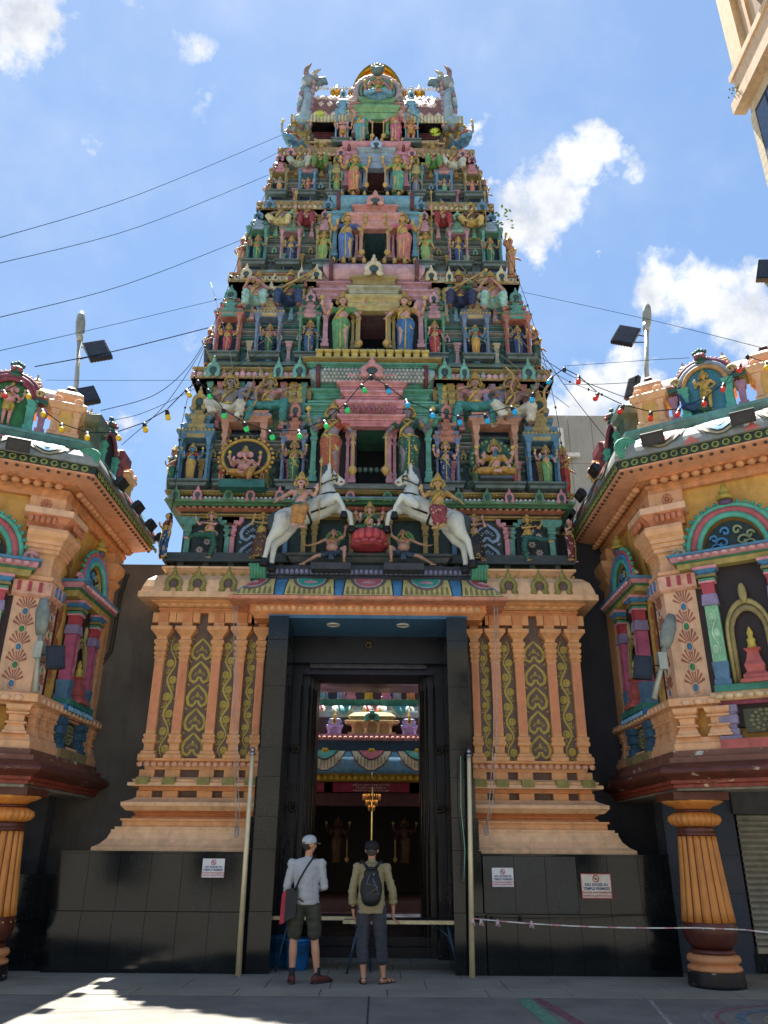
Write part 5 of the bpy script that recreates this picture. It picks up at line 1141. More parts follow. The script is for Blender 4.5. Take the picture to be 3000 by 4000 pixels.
ns(0, 'four', 1183, 962, 'four-armed woman in light green sari in the blue shrine at right', skin='skinp', dress='#5f9f62', blouse='#4f8aa8', group=G2)
statue('kingL', 490, 925, 818, 13.22, 'moustached king in blue coat and white trousers seated high at left with a bow', skin='#8d837c', dress='#cfc9b0', blouse='#5f6f90', item='bow', group='rulers seated above the second tier')
statue('archer', 577, 925, 818, 13.22, 'warrior woman in teal sari with a sword seated high at left', skin='#a08670', dress='#2f8a86', blouse='#c08a90', group='rulers seated above the second tier')
statue('archer', 1030, 930, 818, 13.22, 'woman in teal sari drawing a bow seated high at right', skin='#a8826c', dress='#2f8a86', blouse='#c08a90', group='rulers seated above the second tier')
statue('kingL', 1112, 935, 820, 13.22, 'bare-chested king in white trousers holding a tall bow seated high at right', skin='#8a6a60', dress='#cfc9b0', item='bow', group='rulers seated above the second tier')
# tier 3
ns(1, 'guardL', 738, 632, 'large woman in green sari with gold mace left of the blue second doorway', skin='skinp', dress='#5a9a5e', blouse='#5a9a5e', group=G3)
ns(1, 'guardR', 873, 632, 'large woman in blue sari with gold mace right of the blue second doorway', skin='skinp', dress='#2c6fa8', blouse='#b8924c', group=G3)
ns(1, 'four', 490, 698, 'four-armed woman in crimson sari in the salmon shrine at left', skin='skiny', dress='#b53a48', blouse='#b53a48', group=G3)
ns(1, 'four', 580, 700, 'four-armed woman in dark green sari under the cream arch at left', skin='skinm', dress='#1f5f4c', blouse='#c07a80', group=G3)
ns(1, 'two', 668, 692, 'small woman in slate blue sari left of the pink bay', skin='skinm', dress='#34587e', blouse='#34587e', group=G3)
ns(1, 'two', 940, 694, 'small woman in red sari right of the pink bay', skin='skinp', dress='#b8303c', blouse='#b8303c', group=G3)
ns(1, 'four', 1028, 702, 'blue-skinned four-armed figure in saffron sari under the cream arch at right', skin='#2f8fb0', dress='#c8922c', blouse='#9a4a34', group=G3)
ns(1, 'four', 1120, 704, 'four-armed woman in navy sari in the salmon shrine at right', skin='skinm', dress='#27467e', blouse='#27467e', group=G3)
statue('flute', 552, 682, 598, 13.68, 'moustached flute player in green coat and pale trousers at left', skin='#c08a84', dress='#8fc0b4', blouse='#2f7f5e', group='musicians seated on the third tier')
statue('veena', 624, 682, 596, 13.68, 'woman in dark blue sari playing a long lute at left', skin='#8a5a50', dress='#27406a', blouse='#2f6a4c', crownc='#b8963a', group='musicians seated on the third tier')
statue('veena', 994, 686, 597, 13.68, 'woman in navy sari playing a long lute at right', skin='#7c5048', dress='#26325a', blouse='#2f6a4c', group='musicians seated on the third tier')
statue('flute', 1064, 690, 600, 13.68, 'moustached flute player in green coat and pale trousers at right', skin='#c08a84', dress='#8fc0b4', blouse='#2f7f5e', group='musicians seated on the third tier')
# tier 4
ns(2, 'guardL', 749, 458, 'woman in blue sari with long mace left of the doorway painted golden as if lit', skin='skiny', dress='#4f74ae', blouse='#4a5f96', group=G4)
ns(2, 'guardR', 870, 458, 'woman in pink sari with long mace right of the doorway painted golden as if lit', skin='skiny', dress='#cf7470', blouse='#c86a78', group=G4)
ns(2, 'four', 555, 508, 'four-armed woman in green sari in the outermost left shrine of the fourth tier', skin='skinm', dress='#2f7f5a', group=G4)
ns(2, 'four', 628, 510, 'four-armed woman in navy sari below the green arch, left side', skin='skiny', dress='#2a4a80', group=G4)
ns(2, 'two', 698, 500, 'woman in pale green sari left of the blue bay', skin='skiny', dress='#7fa850', group=G4)
ns(2, 'two', 920, 502, 'woman in pale green sari right of the blue bay', skin='skiny', dress='#7fae64', group=G4)
ns(2, 'four', 991, 512, 'four-armed woman in navy sari below the green arch, right side', skin='skiny', dress='#2a4a80', group=G4)
ns(2, 'four', 1060, 514, 'four-armed woman in green sari in the outermost right shrine of the fourth tier', skin='skinm', dress='#24705a', group=G4)
statue('kingL', 604, 503, 443, 14.05, 'moustached king in green coat and cream trousers with a spear, left', skin='#8d7a6c', dress='#cfc07c', blouse='#245a5a', item='spear', group='rulers seated on the fourth tier')
statue('queen', 662, 503, 443, 14.05, 'woman in maroon sari holding a trident, left', skin='#c08a84', dress='#8e2f3c', blouse='#8e2f3c', item='spear', group='rulers seated on the fourth tier')
statue('queen', 957, 505, 444, 14.05, 'woman in red sari holding a trident, right', skin='#c08a84', dress='#9a2f34', blouse='#9a2f34', item='spear', group='rulers seated on the fourth tier')
statue('kingL', 1019, 506, 446, 14.05, 'dark-faced king in green coat and yellow trousers with a spear, right', skin='#6c5048', dress='#c8aa54', blouse='#245a5a', item='spear', group='rulers seated on the fourth tier')
# tier 5
ns(3, 'guardL', 766, 334, 'woman in salmon sari with mace left of the olive fourth doorway', skin='skiny', dress='#d0785a', blouse='#3f8a5e', group=G5)
ns(3, 'guardR', 858, 335, 'woman in turquoise sari with mace right of the olive fourth doorway', skin='skiny', dress='#3fa88c', blouse='#7fa84c', group=G5)
ns(3, 'four', 604, 382, 'blue-faced four-armed figure in orange sari in the yellow shrine at left', skin='#5f9ab0', dress='#cf8a4c', group=G5)
ns(3, 'four', 665, 384, 'four-armed figure in red sari in the blue shrine at left', skin='skinp', dress='#a8304a', group=G5)
ns(3, 'two', 728, 374, 'small woman in grass green sari left of the fifth tier bay', skin='skinm', dress='#6f9a4c', group=G5)
ns(3, 'two', 899, 376, 'small woman in grey-blue sari right of the fifth tier bay', skin='skinm', dress='#5f6f96', group=G5)
ns(3, 'four', 960, 386, 'four-armed figure in mint sari in the blue shrine at right', skin='skinp', dress='#3fa888', blouse='#4a5a8a', group=G5)
ns(3, 'four', 1020, 388, 'four-armed figure in coral sari in the yellow shrine at right', skin='skinp', dress='#cf6f60', group=G5)
statue('kingL', 648, 377, 322, 14.36, 'figure in dark violet coat and pale trousers seated at upper left', skin='#8d7a6c', dress='#a8b8a0', blouse='#2f2c44', group='figures seated on the fifth tier')
statue('queen', 692, 377, 322, 14.36, 'figure in green and maroon seated at upper left near the pink bay', skin='#b08068', dress='#5f8a3c', blouse='#7a2f38', group='figures seated on the fifth tier')
statue('queen', 936, 379, 323, 14.36, 'figure in green and maroon seated at upper right near the pink bay', skin='#b08068', dress='#5f9a4c', blouse='#7a2f38', group='figures seated on the fifth tier')
statue('kingL', 981, 380, 324, 14.36, 'figure in dark blue coat and pale trousers seated at upper right', skin='#a8806a', dress='#c0c8b8', blouse='#2c3450', group='figures seated on the fifth tier')
# neck of the roof
Yn = Y6-.42; zn = z60+.03
def nk_(pose, u, vt, lab, **k): 
    full = 1.09; return statue(pose, u, 310, vt, Yn, lab, X=xat(u, 295, Yn), Z=zn, H=(zat(vt, Yn, u)-zn)/full, group=G6, **k)
nk_('guardL', 780, 236, 'woman in turquoise sari left of the topmost doorway', skin='skinp', dress='#4fa8b0')
nk_('guardR', 853, 236, 'woman in pink sari right of the topmost doorway', skin='skinp', dress='#c8627a')
nk_('elestand', 741, 258, 'standing pink elephant-headed figure under the roof at left', skin='#cf8f86', dress='#c08a2c')
nk_('boy', 888, 256, 'standing bare-chested boy with flower garland under the roof at right', skin='#c8826c', dress='#b8862c')
for s_, u in ((-1, 630), (1, 1000)):
    statue('lotus', u, 318, 268, Y6-.25, 'blue seated figure at the %s corner below the roof' % ('left' if s_ < 0 else 'right'), skin='#7f9aa8', dress='#4f8ab0', blouse='#a04a4c', group=G6, rz=-s_*R(40))
statue('lotus', 817, 217, 168, Y6-.55, 'four-armed woman in blue sari sitting in the crowning arch of the roof', skin='skinm', dress='#5fa0c0', blouse='#4f9a5c', group=G6)
# lions
def lion(s_, lab):
    r = empty('lion_statue', (s_*1.32, Y6-.32, z60+.05), 0 if s_ < 0 else math.pi, lab, 'lion statue', 'stone lions below the roof'); r.scale = (.95,)*3
    if s_ > 0: r.rotation_euler = (0, 0, 0); r.scale = (-.95, .95, .95)
    m = MB(); cap(m, (-.22, 0, .14), (.28, 0, .13), .10, .10); m.ell((.30, 0, .13), (.12, .11, .12), 10, 7); cap(m, (-.22, 0, .15), (-.34, -.02, .24), .09, .07)
    for y in (-.09, .07):
        cap(m, (-.2, y, .1), (-.25, y-.02, .035), .05, .035); cap(m, (-.25, y-.02, .035), (-.42, y-.03, .03), .035, .03)
        cap(m, (.30, y, .1), (.2, y-.04, .035), .07, .035); cap(m, (.2, y-.04, .035), (.06, y-.05, .03), .035, .03)
    m.ell((-.40, -.03, .27), (.08, .07, .075), 10, 7); m.ell((-.46, -.05, .245), (.045, .045, .04), 8, 6)
    m.tube([(.40, .02, .14), (.46, .02, .22), (.38, .02, .28), (.24, .02, .27), (.2, .02, .34), (.28, .02, .38), (.32, .02, .33)], [.025, .022, .02, .02, .022, .026, .02], 8)
    o = inst('body', remesh(m, 'lion_body', .014, 2), M('#b59a68'), r)
    mn = MB(); 
    for k in range(14):
        a = 2*math.pi*k/14; mn.ell((-.35, -.02+.10*math.cos(a), .25+.10*math.sin(a)), (.06, .05, .05), 7, 5)
    mn.build('mane', M('#4f4438'), r); MB().ell((-.49, -.085, .225), (.022, .02, .022), 7, 5).build('mouth', M('#a02c2c'), r)
lion(-1, 'tan lion with open red mouth lying at left below the roof'); lion(1, 'tan lion with open red mouth lying at right below the roof')
# tier 1
def t1(pose, u, vt, lab, Y=13.15, **k): return statue(pose, u, 1207, vt, Y, lab, X=xat(u, 1190, Y), Z=zs1, H=(zat(vt, Y, u)-zs1)/1.05, group=G1, **k)
t1('kickL', 450, 1103, 'dancer kicking a leg to the left, in dark green with yellow pleats', skin='skinp', dress='#1f5f4e', blouse='#5a3a5a')
t1('swingL', 564, 1106, 'dancer in fanned maroon and gold skirt beside the left horse', skin='skiny', dress='#5a3a2c', blouse='#24483c', dots='gold')
t1('swingR', 1026, 1110, 'dancer in fanned black and gold skirt beside the right horse', skin='skinp', dress='#26242c', blouse='#3a2430', dots='gold')
t1('kickR', 1143, 1112, 'dancer kicking a leg to the right, in dark green with yellow pleats', skin='skiny', dress='#1f5f5a', blouse='#3a2430')
t1('two', 356, 1103, 'woman in dotted blue sari at the left corner of the lowest tier', skin='skiny', dress='#1f4f86', blouse='#8a3030', dots='cream', rz=-R(55), nocrown=True)
t1('two', 1232, 1116, 'woman in dotted maroon sari at the right corner of the lowest tier', skin='skinp', dress='#6a2430', blouse='#1f4038', dots='cream', rz=R(55), nocrown=True)
# corner figures seen against the sky
for i, (ul, ur, vt, cl, cr_, nm) in enumerate(((372, 1220, 965, '#1f6a4c', '#b8342c', 'second'), (452, 1157, 708, '#2c3a4a', '#2c5a4a', 'third'), (524, 1101, 512, '#c08a6c', '#c08a5c', 'fourth'), (582, 1045, 386, '#c07a70', '#5a5a78', 'fifth'))):
    Y = TIERS[i]['Y']-.15
    for u, c_, s_, w_ in ((ul, cl, -1, 'left'), (ur, cr_, 1, 'right')):
        statue('four', u, 0, vt, Y, 'small figure in %s looking out from the %s corner of the %s tier' % ({'#1f6a4c': 'dark green', '#b8342c': 'red', '#2c3a4a': 'dark slate', '#2c5a4a': 'dark teal', '#c08a6c': 'tan', '#c08a5c': 'amber', '#c07a70': 'rose', '#5a5a78': 'violet grey'}[c_], w_, nm), skin='#b0705c', dress=c_, X=xat(u, TIERS[i]['f']-40, Y), Z=Zf[i]-.12, H=(zat(vt, Y, u)-Zf[i]+.12)/1.09, rz=s_*R(60), group='corner figures of the tower')
# lotus goddess
LY = 12.75; lz = zat(1186, LY)
g = statue('lotus', 793, 1150, 1085, LY, 'four-armed woman in green sari sitting on a red lotus between the horses', skin='skinp', dress='#1f5f46', blouse='#1f5f46', dots='cream', item='#b8404a', X=0.0, group=G1)
lo = empty('lotus_seat', (0, LY, lz), 0, 'large red lotus seat between the two white horses', 'lotus seat'); lh = g.location.z-lz
b_ = MB(); b_.lathe(0, 0, [(.24, 0), (.30, .02), (.24, .06), (.16, lh*.25), (.2, lh*.3), (.28, lh*.9), (.25, lh)], 18); b_.build('core', M('#a8303c'), lo)
for k in range(12):
    a = 2*math.pi*k/12; p = MB(); p.ell((.24*math.cos(a), .24*math.sin(a), lh*.64), (.085, .085, lh*.36), 8, 7); p.build('petal', M('#c8444a'), lo)
for k in range(12):
    a = 2*math.pi*(k+.5)/12; p = MB(); p.ell((.26*math.cos(a), .26*math.sin(a), .06), (.09, .09, .05), 8, 6); p.build('petal', M('#b03a44'), lo)
for s_ in (-1, 1):
    sp = MB(); sp.tube([(s_*.62+(.16*(1-k/26))*math.cos(k*.55), LY+.1-.003*k, zh1+.74+(.16*(1-k/26))*math.sin(k*.55)*1.1) for k in range(24)], [.035]*18+[.03, .03, .025, .02, .02, .015], 7); tb(sp, 'green_spiral', M('#5f9a5a'))
# bearers
shelf_z = zh1+.5
for s_, u, lab in ((-1, 716, 'crouching bare-chested bearer lifting the hoof of the left horse'), (1, 872, 'crouching bare-chested bearer lifting the hoof of the right horse')):
    Y = 12.72; statue('atlasL' if s_ < 0 else 'atlasR', u, 1222, 1137, Y, lab, skin='#a8806e', dress='#27405a', sash='#a83a34', nocrown=True, group='bearers under the horses')
    tb(MB().box(xat(u, 1220, Y)-.34, xat(u, 1220, Y)+.34, 12.55, 13.0, zat(1222, Y)-.12, zat(1222, Y)-.005), 'statue_pedestal', M('#3a3a42'))
# ---------------------------------------------------------------- horses
def horse(s_, lab):
    XA = {}
    def h(zx, zy, dy=0, Y=12.5):    # points of the left horse, mirrored for the right one
        p = at((900+.6631*zx)/K, (1800+.6631*zy)/K, Y+0); return V((p.x*(-s_), p.y+dy, p.z))
    m = MB(); A, B = .15, -.13
    cap(m, h(330, 350), h(420, 318), .215, .195); cap(m, h(420, 318), h(540, 268), .195, .215); cap(m, h(540, 268), h(590, 240), .215, .19)
    m.ell(h(325, 352), (.23, .21, .21), 14, 10); m.ell(h(585, 248), (.17, .19, .20), 12, 9)
    cap(m, h(580, 225), h(558, 130), .18, .115); cap(m, h(560, 130), h(575, 90), .14, .12)
    cap(m, h(580, 85), h(635, 112), .115, .075); cap(m, h(635, 112), h(660, 125), .07, .055); m.ell(h(590, 80), (.10, .09, .10), 10, 8)
    cap(m, h(620, 125), h(650, 142), .045, .03)
    for dy in (-.07, .07):
        p = h(583, 62, dy); m.tube([p, p+V((0, 0, .10)), p+V((.01, 0, .17))], [.04, .032, .006], 7)
    def leg(pts, rs):
        for a, b_, r1, r2 in zip(pts, pts[1:], rs, rs[1:]): cap(m, a, b_, r1, r2)
    hind = [(h(318, 368, d), h(285, 428, d), h(238, 478, d), h(216, 560, d), h(206, 592, d)) for d in (-.13, .12)]
    for k, H_ in enumerate(hind):
        if k: H_ = tuple(p+V((.05*(-s_), 0, -.01*i)) for i, p in enumerate(H_)); H_ = H_[:3]+(H_[3]+V((.02*-s_, 0, 0)), H_[4]+V((.05*-s_, 0, .03)))
        leg(H_, [.17, .12, .06, .045, .042]); 
        hf = MB(); hf.lathe(0, 0, [(.06, 0), (.065, .02), (.05, .08)], 10); 
    fore = [[h(575, 260, -.15), h(540, 300, -.2), h(645, 240, -.24), h(690, 310, -.24), h(700, 345, -.24)], [h(600, 250, .12), h(650, 275, .12), h(700, 300, .1), h(712, 355, .1), h(712, 372, .1)]]
    fore[0] = [h(590, 250, -.15), h(548, 285, -.2), h(630, 235, -.22), h(668, 300, -.22), h(672, 330, -.22)]
    leg(fore[0], [.12, .085, .055, .04, .04]); leg(fore[1], [.12, .08, .055, .04, .04])
    r = empty('rearing_horse_statue', (0, 0, 0), 0, lab, 'horse statue', 'white rearing horses over the entrance')
    base = h(215, 600); r.location = base
    def ch(o): o.location = -base
    o = inst('body', remesh(m, 'horse_body', .018, 3), paint('#ccd1c6', var=.2, scale=3), r); ch(o)
    def part(mb, n_, mt): o = mb.build(n_, mt, r); ch(o)
    for k, H_ in enumerate(hind):
        p = H_[4]+(V((.10*-s_, 0, -.01)) if k else V((0, 0, 0)))
        hm = MB(); hm.lathe(p.x, p.y-.01, [(.075, p.z-.13), (.08, p.z-.10), (.055, p.z+.0)], 10); part(hm, 'hoof', M('black'))
    for f_ in fore:
        p = f_[4]; hm = MB(); hm.lathe(p.x, p.y, [(.065, p.z-.12), (.07, p.z-.09), (.05, p.z+.0)], 10); part(hm, 'hoof', M('black'))
    mn = MB(); n = 12
    for i in range(n):
        t = i/(n-1); p = h(575-78*t, 62+165*t, 0) if t < 2 else None; q = h(540-72*t+20*math.sin(t*3.1), 70+150*t, 0)
        mn.ell(h(562-62*t+12*math.sin(t*3.1), 58+160*t, -.02), (.085, .09, .10), 8, 6); mn.ell(h(546-60*t+12*math.sin(t*3.1), 66+160*t, -.06), (.05, .05, .09), 7, 5)
    part(mn, 'mane', M('#3c4a50', var=.5))
    tl = MB(); tl.tube([h(322, 325), h(285, 318), h(255, 345), h(252, 400), h(262, 440)], [.06, .09, .12, .10, .03], 10); part(tl, 'tail', M('#33444a', var=.5))
    br = MB()
    br.tube([h(600, 62, -.10), h(606, 95, -.10), h(600, 118, -.08)], .013, 6); br.tube([h(626, 92, -.075), h(632, 112, -.085), h(626, 132, -.06)], .013, 6); br.tube([h(604, 92, -.10), h(632, 112, -.085)], .012, 6)
    br.tube([h(625, 120, -.09), h(580, 145, -.17), h(520, 165, -.12)], .012, 5)
    def band(c0, c1, r_, t_): 
        d = (h(*c1)-h(*c0)).normalized(); c = h(*c0); e1 = V((0, 1, 0)); e2 = d.cross(e1).normalized()
        br.tube([c+e1*r_*math.cos(2*math.pi*k/24)+e2*r_*math.sin(2*math.pi*k/24) for k in range(25)], t_, 6, flat=1)
    band((580, 212), (574, 180), .18, .014); band((450, 305), (520, 276), .205, .02)
    br.tube([h(480, 330, -.19), h(560, 305, -.22), h(620, 252, -.16)], .017, 6)
    part(br, 'bridle_and_straps', M('#1c1a1c'))
    gm = MB(); 
    for zx, zy in ((604, 92), (632, 112), (600, 118)): gm.ell(h(zx, zy, -.115), (.022, .014, .022), 7, 5)
    gm.ell(h(578, 45, -.02), (.06, .05, .08), 8, 6); part(gm, 'gold_ornament', M('gold'))
    ey = MB(); ey.ell(h(600, 86, -.095), (.02, .014, .016), 8, 6); part(ey, 'eye', M('black'))
    mo = MB(); mo.ell(h(655, 130, -.03), (.035, .045, .018), 8, 6); part(mo, 'mouth', M('#a85a54'))
    return h
h = horse(-1, 'white horse rearing towards the centre at left above the entrance, carrying a moustached rider')
h2 = horse(1, 'white horse rearing towards the centre at right above the entrance, carrying a woman rider')
rp = at((900+.6631*415)/K, (1800+.6631*330)/K, 12.42)
for s_, pose, lab, k in ((-1, 'riderM', 'moustached rider in orange trousers and teal shawl holding a spear', dict(skin='skinp', dress='#c08434', sash='#2f7f7a', item='spear')), (1, 'riderF', 'woman rider in dotted red trousers and gold jacket on the right horse', dict(skin='skiny', dress='#8e2f3c', blouse='#a8823c', dots='cream'))):
    zf_ = zat(1150, 12.24); H_ = (zat(1022, 12.24)-zf_)/.92; statue(pose, 0, 0, 0, 12.24, lab, X=s_*abs(rp.x), Z=zf_+.08*H_, H=H_, group='riders on the horses', **k)
MUTE[0] = .06
# ================================================================ corner pavilions
WALL = M('#d8a648', var=.18); PK = M('#e4ab78', var=.18); PKL = M('#e8b88e', var=.15); GRN = M('#4f9078'); ROLL = paint('#5f2c1e', rough=.4, var=.4, scale=5, kind='peel', h2='#b8ab90'); ROLLW = paint('#7a4c3a', rough=.6, var=.3, scale=4, kind='peel', h2='#c4c8bc')
ZMR = [(2.62,2.37),(2.725,2.40),(2.86,2.50),(3.16,2.72),(3.34,2.89),(3.60,3.07),(4.10,3.46),(4.31,3.63),(5.34,5.22),(5.62,5.48),(6.08,5.86),(6.44,6.28),(6.64,6.46),(6.78,6.58),(7.02,6.86),(7.2,7.03),(7.30,7.17),(7.43,7.30),(7.775,7.70),(8.03,7.93),(8.18,8.04)]
ZML = [(2.62,2.36),(2.725,2.40),(2.86,2.50),(3.16,2.71),(3.34,2.87),(3.60,3.07),(4.10,3.47),(4.31,3.66),(5.34,5.09),(5.62,5.35),(6.08,5.80),(6.44,6.20),(6.64,6.38),(6.78,6.50),(7.02,6.74),(7.2,6.92),(7.30,7.05),(7.43,7.17),(7.775,7.50),(8.03,7.72),(8.18,7.84)]
def pavilion(s_, corner, ang, zoff, label, cat='pavilion'):
    # s_ = +1 right, -1 left. body corner at `corner`; side wall runs back along +Y, street face turned by ang
    cx, cy = corner; d = V((s_*math.cos(ang), -math.sin(ang))); LF = 3.6; LB = 3.0
    A = (cx, cy+LB); Bc = (cx, cy); E_ = (cx+d.x*LF, cy+d.y*LF)
    root = empty('corner_pavilion', (cx, cy, 0), 0, label, cat)
    ZM = ZMR if s_ > 0 else ZML
    def zm(z):
        if z <= ZM[0][0]: return z+ZM[0][1]-ZM[0][0] if z > 2 else z
        for (a, b_), (c_, d_) in zip(ZM, ZM[1:]):
            if z <= c_: return b_+(d_-b_)*(z-a)/(c_-a)
        return z+ZM[-1][1]-ZM[-1][0]
    def pb(mb, n_, mt, par=None, kind=None):
        mb.v = [(v[0], v[1], zm(v[2])) for v in mb.v]
        o = mb.build(n_, mt, par or root, kind)
        if par is None: o.location = (-cx, -cy, 0)
        return o
    pl = [A, Bc, E_] if s_ > 0 else [E_, Bc, A]
    def sw(prof, n_, mt, ins=0.0, pl_=None): return pb(MB().sweep(pl_ or pl, [(o_-ins, z+zoff) for o_, z in prof]), n_, mt)
    fx = lambda t, o_: (cx+d.x*t + (-s_*0)*0 + (-math.sin(ang)*s_*-1)*0, 0)
    nrm = V((d.y*s_, -d.x*s_))         # outward normal of the street face
    if nrm.y > 0: nrm = -nrm
    def F(t, o_=0.0): return (cx+d.x*t+nrm.x*o_, cy+d.y*t+nrm.y*o_)
    ya = math.atan2(d.y, d.x) if s_ > 0 else math.atan2(-d.y, -d.x)
    def onface(mb, n_, mt, t, par=None, kind=None, o_=0.0):     # mesh modelled around origin facing -Y placed on the street face
        p = F(t, o_); k = mb.xf(Matrix.Translation((p[0], p[1], zoff)) @ Matrix.Rotation(ya, 4, 'Z')); return pb(k, n_, mt, par, kind)
    def onside(mb, n_, mt, t, par=None, kind=None, o_=0.0):
        k = mb.xf(Matrix.Translation((cx-s_*o_, cy+t, zoff)) @ Matrix.Rotation(-s_*math.pi/2, 4, 'Z')); return pb(k, n_, mt, par, kind)
    both = ((onface, 1), (onside, 0))
    # --- body
    poly = [A, Bc, E_, (E_[0]+s_*.2, cy+LB)]; 
    if s_ < 0: poly = poly[::-1]
    m = MB(); vs = [(x, y, 3.1+zoff) for x, y in poly]+[(x, y, 8.0+zoff) for x, y in poly]
    m.add(vs, [(3, 2, 1, 0), (4, 5, 6, 7)]+[(i, (i+1) % 4, (i+1) % 4+4, i+4) for i in range(4)]); pb(m, 'wall', WALL)
    # --- slab with rolled edge and weathered ledges
    sw([(-.3, 2.62), (.30, 2.62), (.30, 2.72), (-.3, 2.72)], 'slab_underside', M('#8a8678'))
    sw([(-.3, 2.725), (.36, 2.725), (.36, 2.78), (.40, 2.80), (.40, 2.86), (-.3, 2.86)], 'red_fascia', paint('#8a3520', rough=.45, var=.4, kind='peel', h2='#cfc69a'))
    sw([(-.3, 2.862), (.42, 2.862)]+[(.44+.12*math.sin(math.pi*k/8), 2.87+.27*k/8) for k in range(9)]+[(.40, 3.16), (-.3, 3.16)], 'brown_roll', ROLL)
    sw([(-.3, 3.162), (.38, 3.162), (.38, 3.24), (.30, 3.25), (.30, 3.34), (-.3, 3.34)], 'weathered_ledge', ROLLW)
    # --- balustrade
    eS = F(.54); plS = [A, Bc, eS] if s_ > 0 else [eS, Bc, A]
    sw([(-.3, 3.342), (.26, 3.342), (.26, 3.48), (.24, 3.50), (.21, 3.60), (-.3, 3.60)], 'balcony_base', PK, pl_=plS)
    sw([(-.3, 3.60), (.02, 3.60), (.02, 4.10), (-.3, 4.10)], 'balcony_back', WALL, pl_=plS)
    sw([(-.3, 4.102), (.18, 4.102), (.20, 4.14), (.26, 4.16), (.26, 4.28), (.22, 4.31), (-.3, 4.31)], 'balcony_rail', PK, pl_=plS)
    for fn, f in both:
        L_ = .58 if f else LB
        pm = MB(); n = int(L_/.17)
        for i in range(n): pm.ell((.17*(i+.5), -.262, 4.205), (.066, .02, .055), 8, 5)
        if f and s_ < 0 or (not f and s_ > 0): pm.xf(Matrix.Scale(-1, 4, (1, 0, 0)))
        fn(pm, 'rail_petals', PKL, 0, kind='stuff')
        for t in ((.06, .48) if f else (.12, .42, .72, 1.9, 2.2, 2.5)):
            w_ = .13 if f else .07; bm2 = MB().tstack(0, -.13, [(w_*1.25, 3.602), (w_*1.2, 3.64), (w_*1.05, 3.65), (w_, 3.70), (w_*.8, 3.76), (w_*1.1, 3.78), (w_*1.1, 3.80), (w_*.75, 3.82), (w_*.8, 3.92), (w_*1.15, 3.94), (w_*1.15, 3.97), (w_*.9, 3.98), (w_*1.2, 4.02), (w_*1.3, 4.10)])
            fn(bm2, 'baluster', PK, t)
    # --- corner pilaster
    zp = [(.33, 4.312), (.33, 4.36), (.27, 4.37)]
    PB = MB()
    def corner_post(prof, n_, mt, tw=.42):
        # L-shaped pilaster wrapping the corner: sweep over a short plan
        a = (cx, cy+tw*.9); e = F(tw)
        p_ = [a, Bc, (e[0], e[1])] if s_ > 0 else [(e[0], e[1]), Bc, a]
        return pb(MB().sweep(p_, [(-.1, prof[0][1]+zoff)]+[(o_, z+zoff) for o_, z in prof]+[(-.1, prof[-1][1]+zoff)]), n_, mt)
    corner_post([(.05, 4.31), (.05, 5.36)], 'shaft', PK, .50)
    corner_post([(.052, 4.32), (.052, 5.34)], 'shaft_inlay', M('#3c221e'), .56)
    o_in = corner_post([(.07, 4.32), (.07, 5.34)], 'shaft_face', PKL, .42)
    corner_post([(.09, 5.34), (.14, 5.38), (.15, 5.60), (.12, 5.62)], 'petal_collar', M('#e0a88c'), .46)
    corner_post([(.10, 5.62), (.13, 5.64), (.13, 5.70), (.08, 5.72), (.05, 5.90), (.08, 6.05), (.12, 6.08)], 'bell', PK, .40)
    corner_post([(.14, 6.08), (.14, 6.13), (.17, 6.14), (.17, 6.19), (.2, 6.20), (.2, 6.25), (.26, 6.30), (.29, 6.36), (.26, 6.42), (.15, 6.44)], 'cushion', PK, .40)
    corner_post([(.13, 6.44), (.15, 6.50), (.25, 6.60), (.30, 6.64)], 'lotus_capital', M('#d98f68'), .44)
    corner_post([(.32, 6.64), (.32, 6.76), (.1, 6.78)], 'abacus', PKL, .50)
    corner_post([(.11, 6.78), (.11, 7.02), (.02, 7.02)], 'flower_block', PK, .46)
    for fn, f in both:
        sg = 1 if f else 1; t0 = .0
        off = (.22*(s_ if f else -s_))
        # painted fan ornament and coloured studs on the shaft
        for k in range(5):
            z = 4.42+k*.195; g = MB()
            for a in range(-70, 71, 20):
                g.add([(off*1.0+.012*math.cos(R(a)), -.078, z+.0), (off+.15*math.sin(R(a-5)), -.078, z+.17*math.cos(R(a-5))), (off+.15*math.sin(R(a+5)), -.078, z+.17*math.cos(R(a+5)))], [(0, 2, 1)])
            fn(g, 'fan_lines', M('#a8604c'), 0)
            q = MB(); q.ring((off, -.075, z-.02), .045, .012, 'y', 12, 5); fn(q, 'stud_ring', M('#e0b49a'), 0)
            q = MB(); q.ell((off, -.078, z-.02), (.035, .015, .035), 9, 6); fn(q, 'glass_stud', paint(('#2f7fa8', '#2f8a4c')[k % 2], rough=.15), 0)
        q = MB(); 
        for k in range(8): a = R(45*k); q.ell((off+.055*math.cos(a), -.125, 6.90+.055*math.sin(a)), (.03, .015, .03), 7, 4)
        q.ell((off, -.13, 6.90), (.026, .02, .026), 7, 4); fn(q, 'carved_flower', M('#c9845c'), 0)
        q = MB()
        for k in range(-2, 3): q.ell((off+k*.085, -.27, 6.55), (.045, .04, .08), 8, 5)
        fn(q, 'lotus_petals', M('#c97a50'), 0, kind='stuff')
        q = MB()
        for k in range(-1, 2): q.box(off+k*.15-.025, off+k*.15+.025, -.165, -.14, 5.42, 5.58)
        fn(q, 'collar_stripes', M(('#3f7fb0', '#b03a44')[f]), 0)
    # --- beams and eave
    sw([(-.2, 7.022), (.10, 7.022), (.10, 7.10), (.14, 7.12), (.14, 7.18), (.10, 7.2), (-.2, 7.2)], 'wall_beam', M('#d8935c'))
    EW = .62
    sw([(-.3, 7.202), (EW-.05, 7.27), (EW, 7.28), (EW, 7.30), (-.3, 7.30)], 'eave_soffit', M('#e0a078', var=.15))
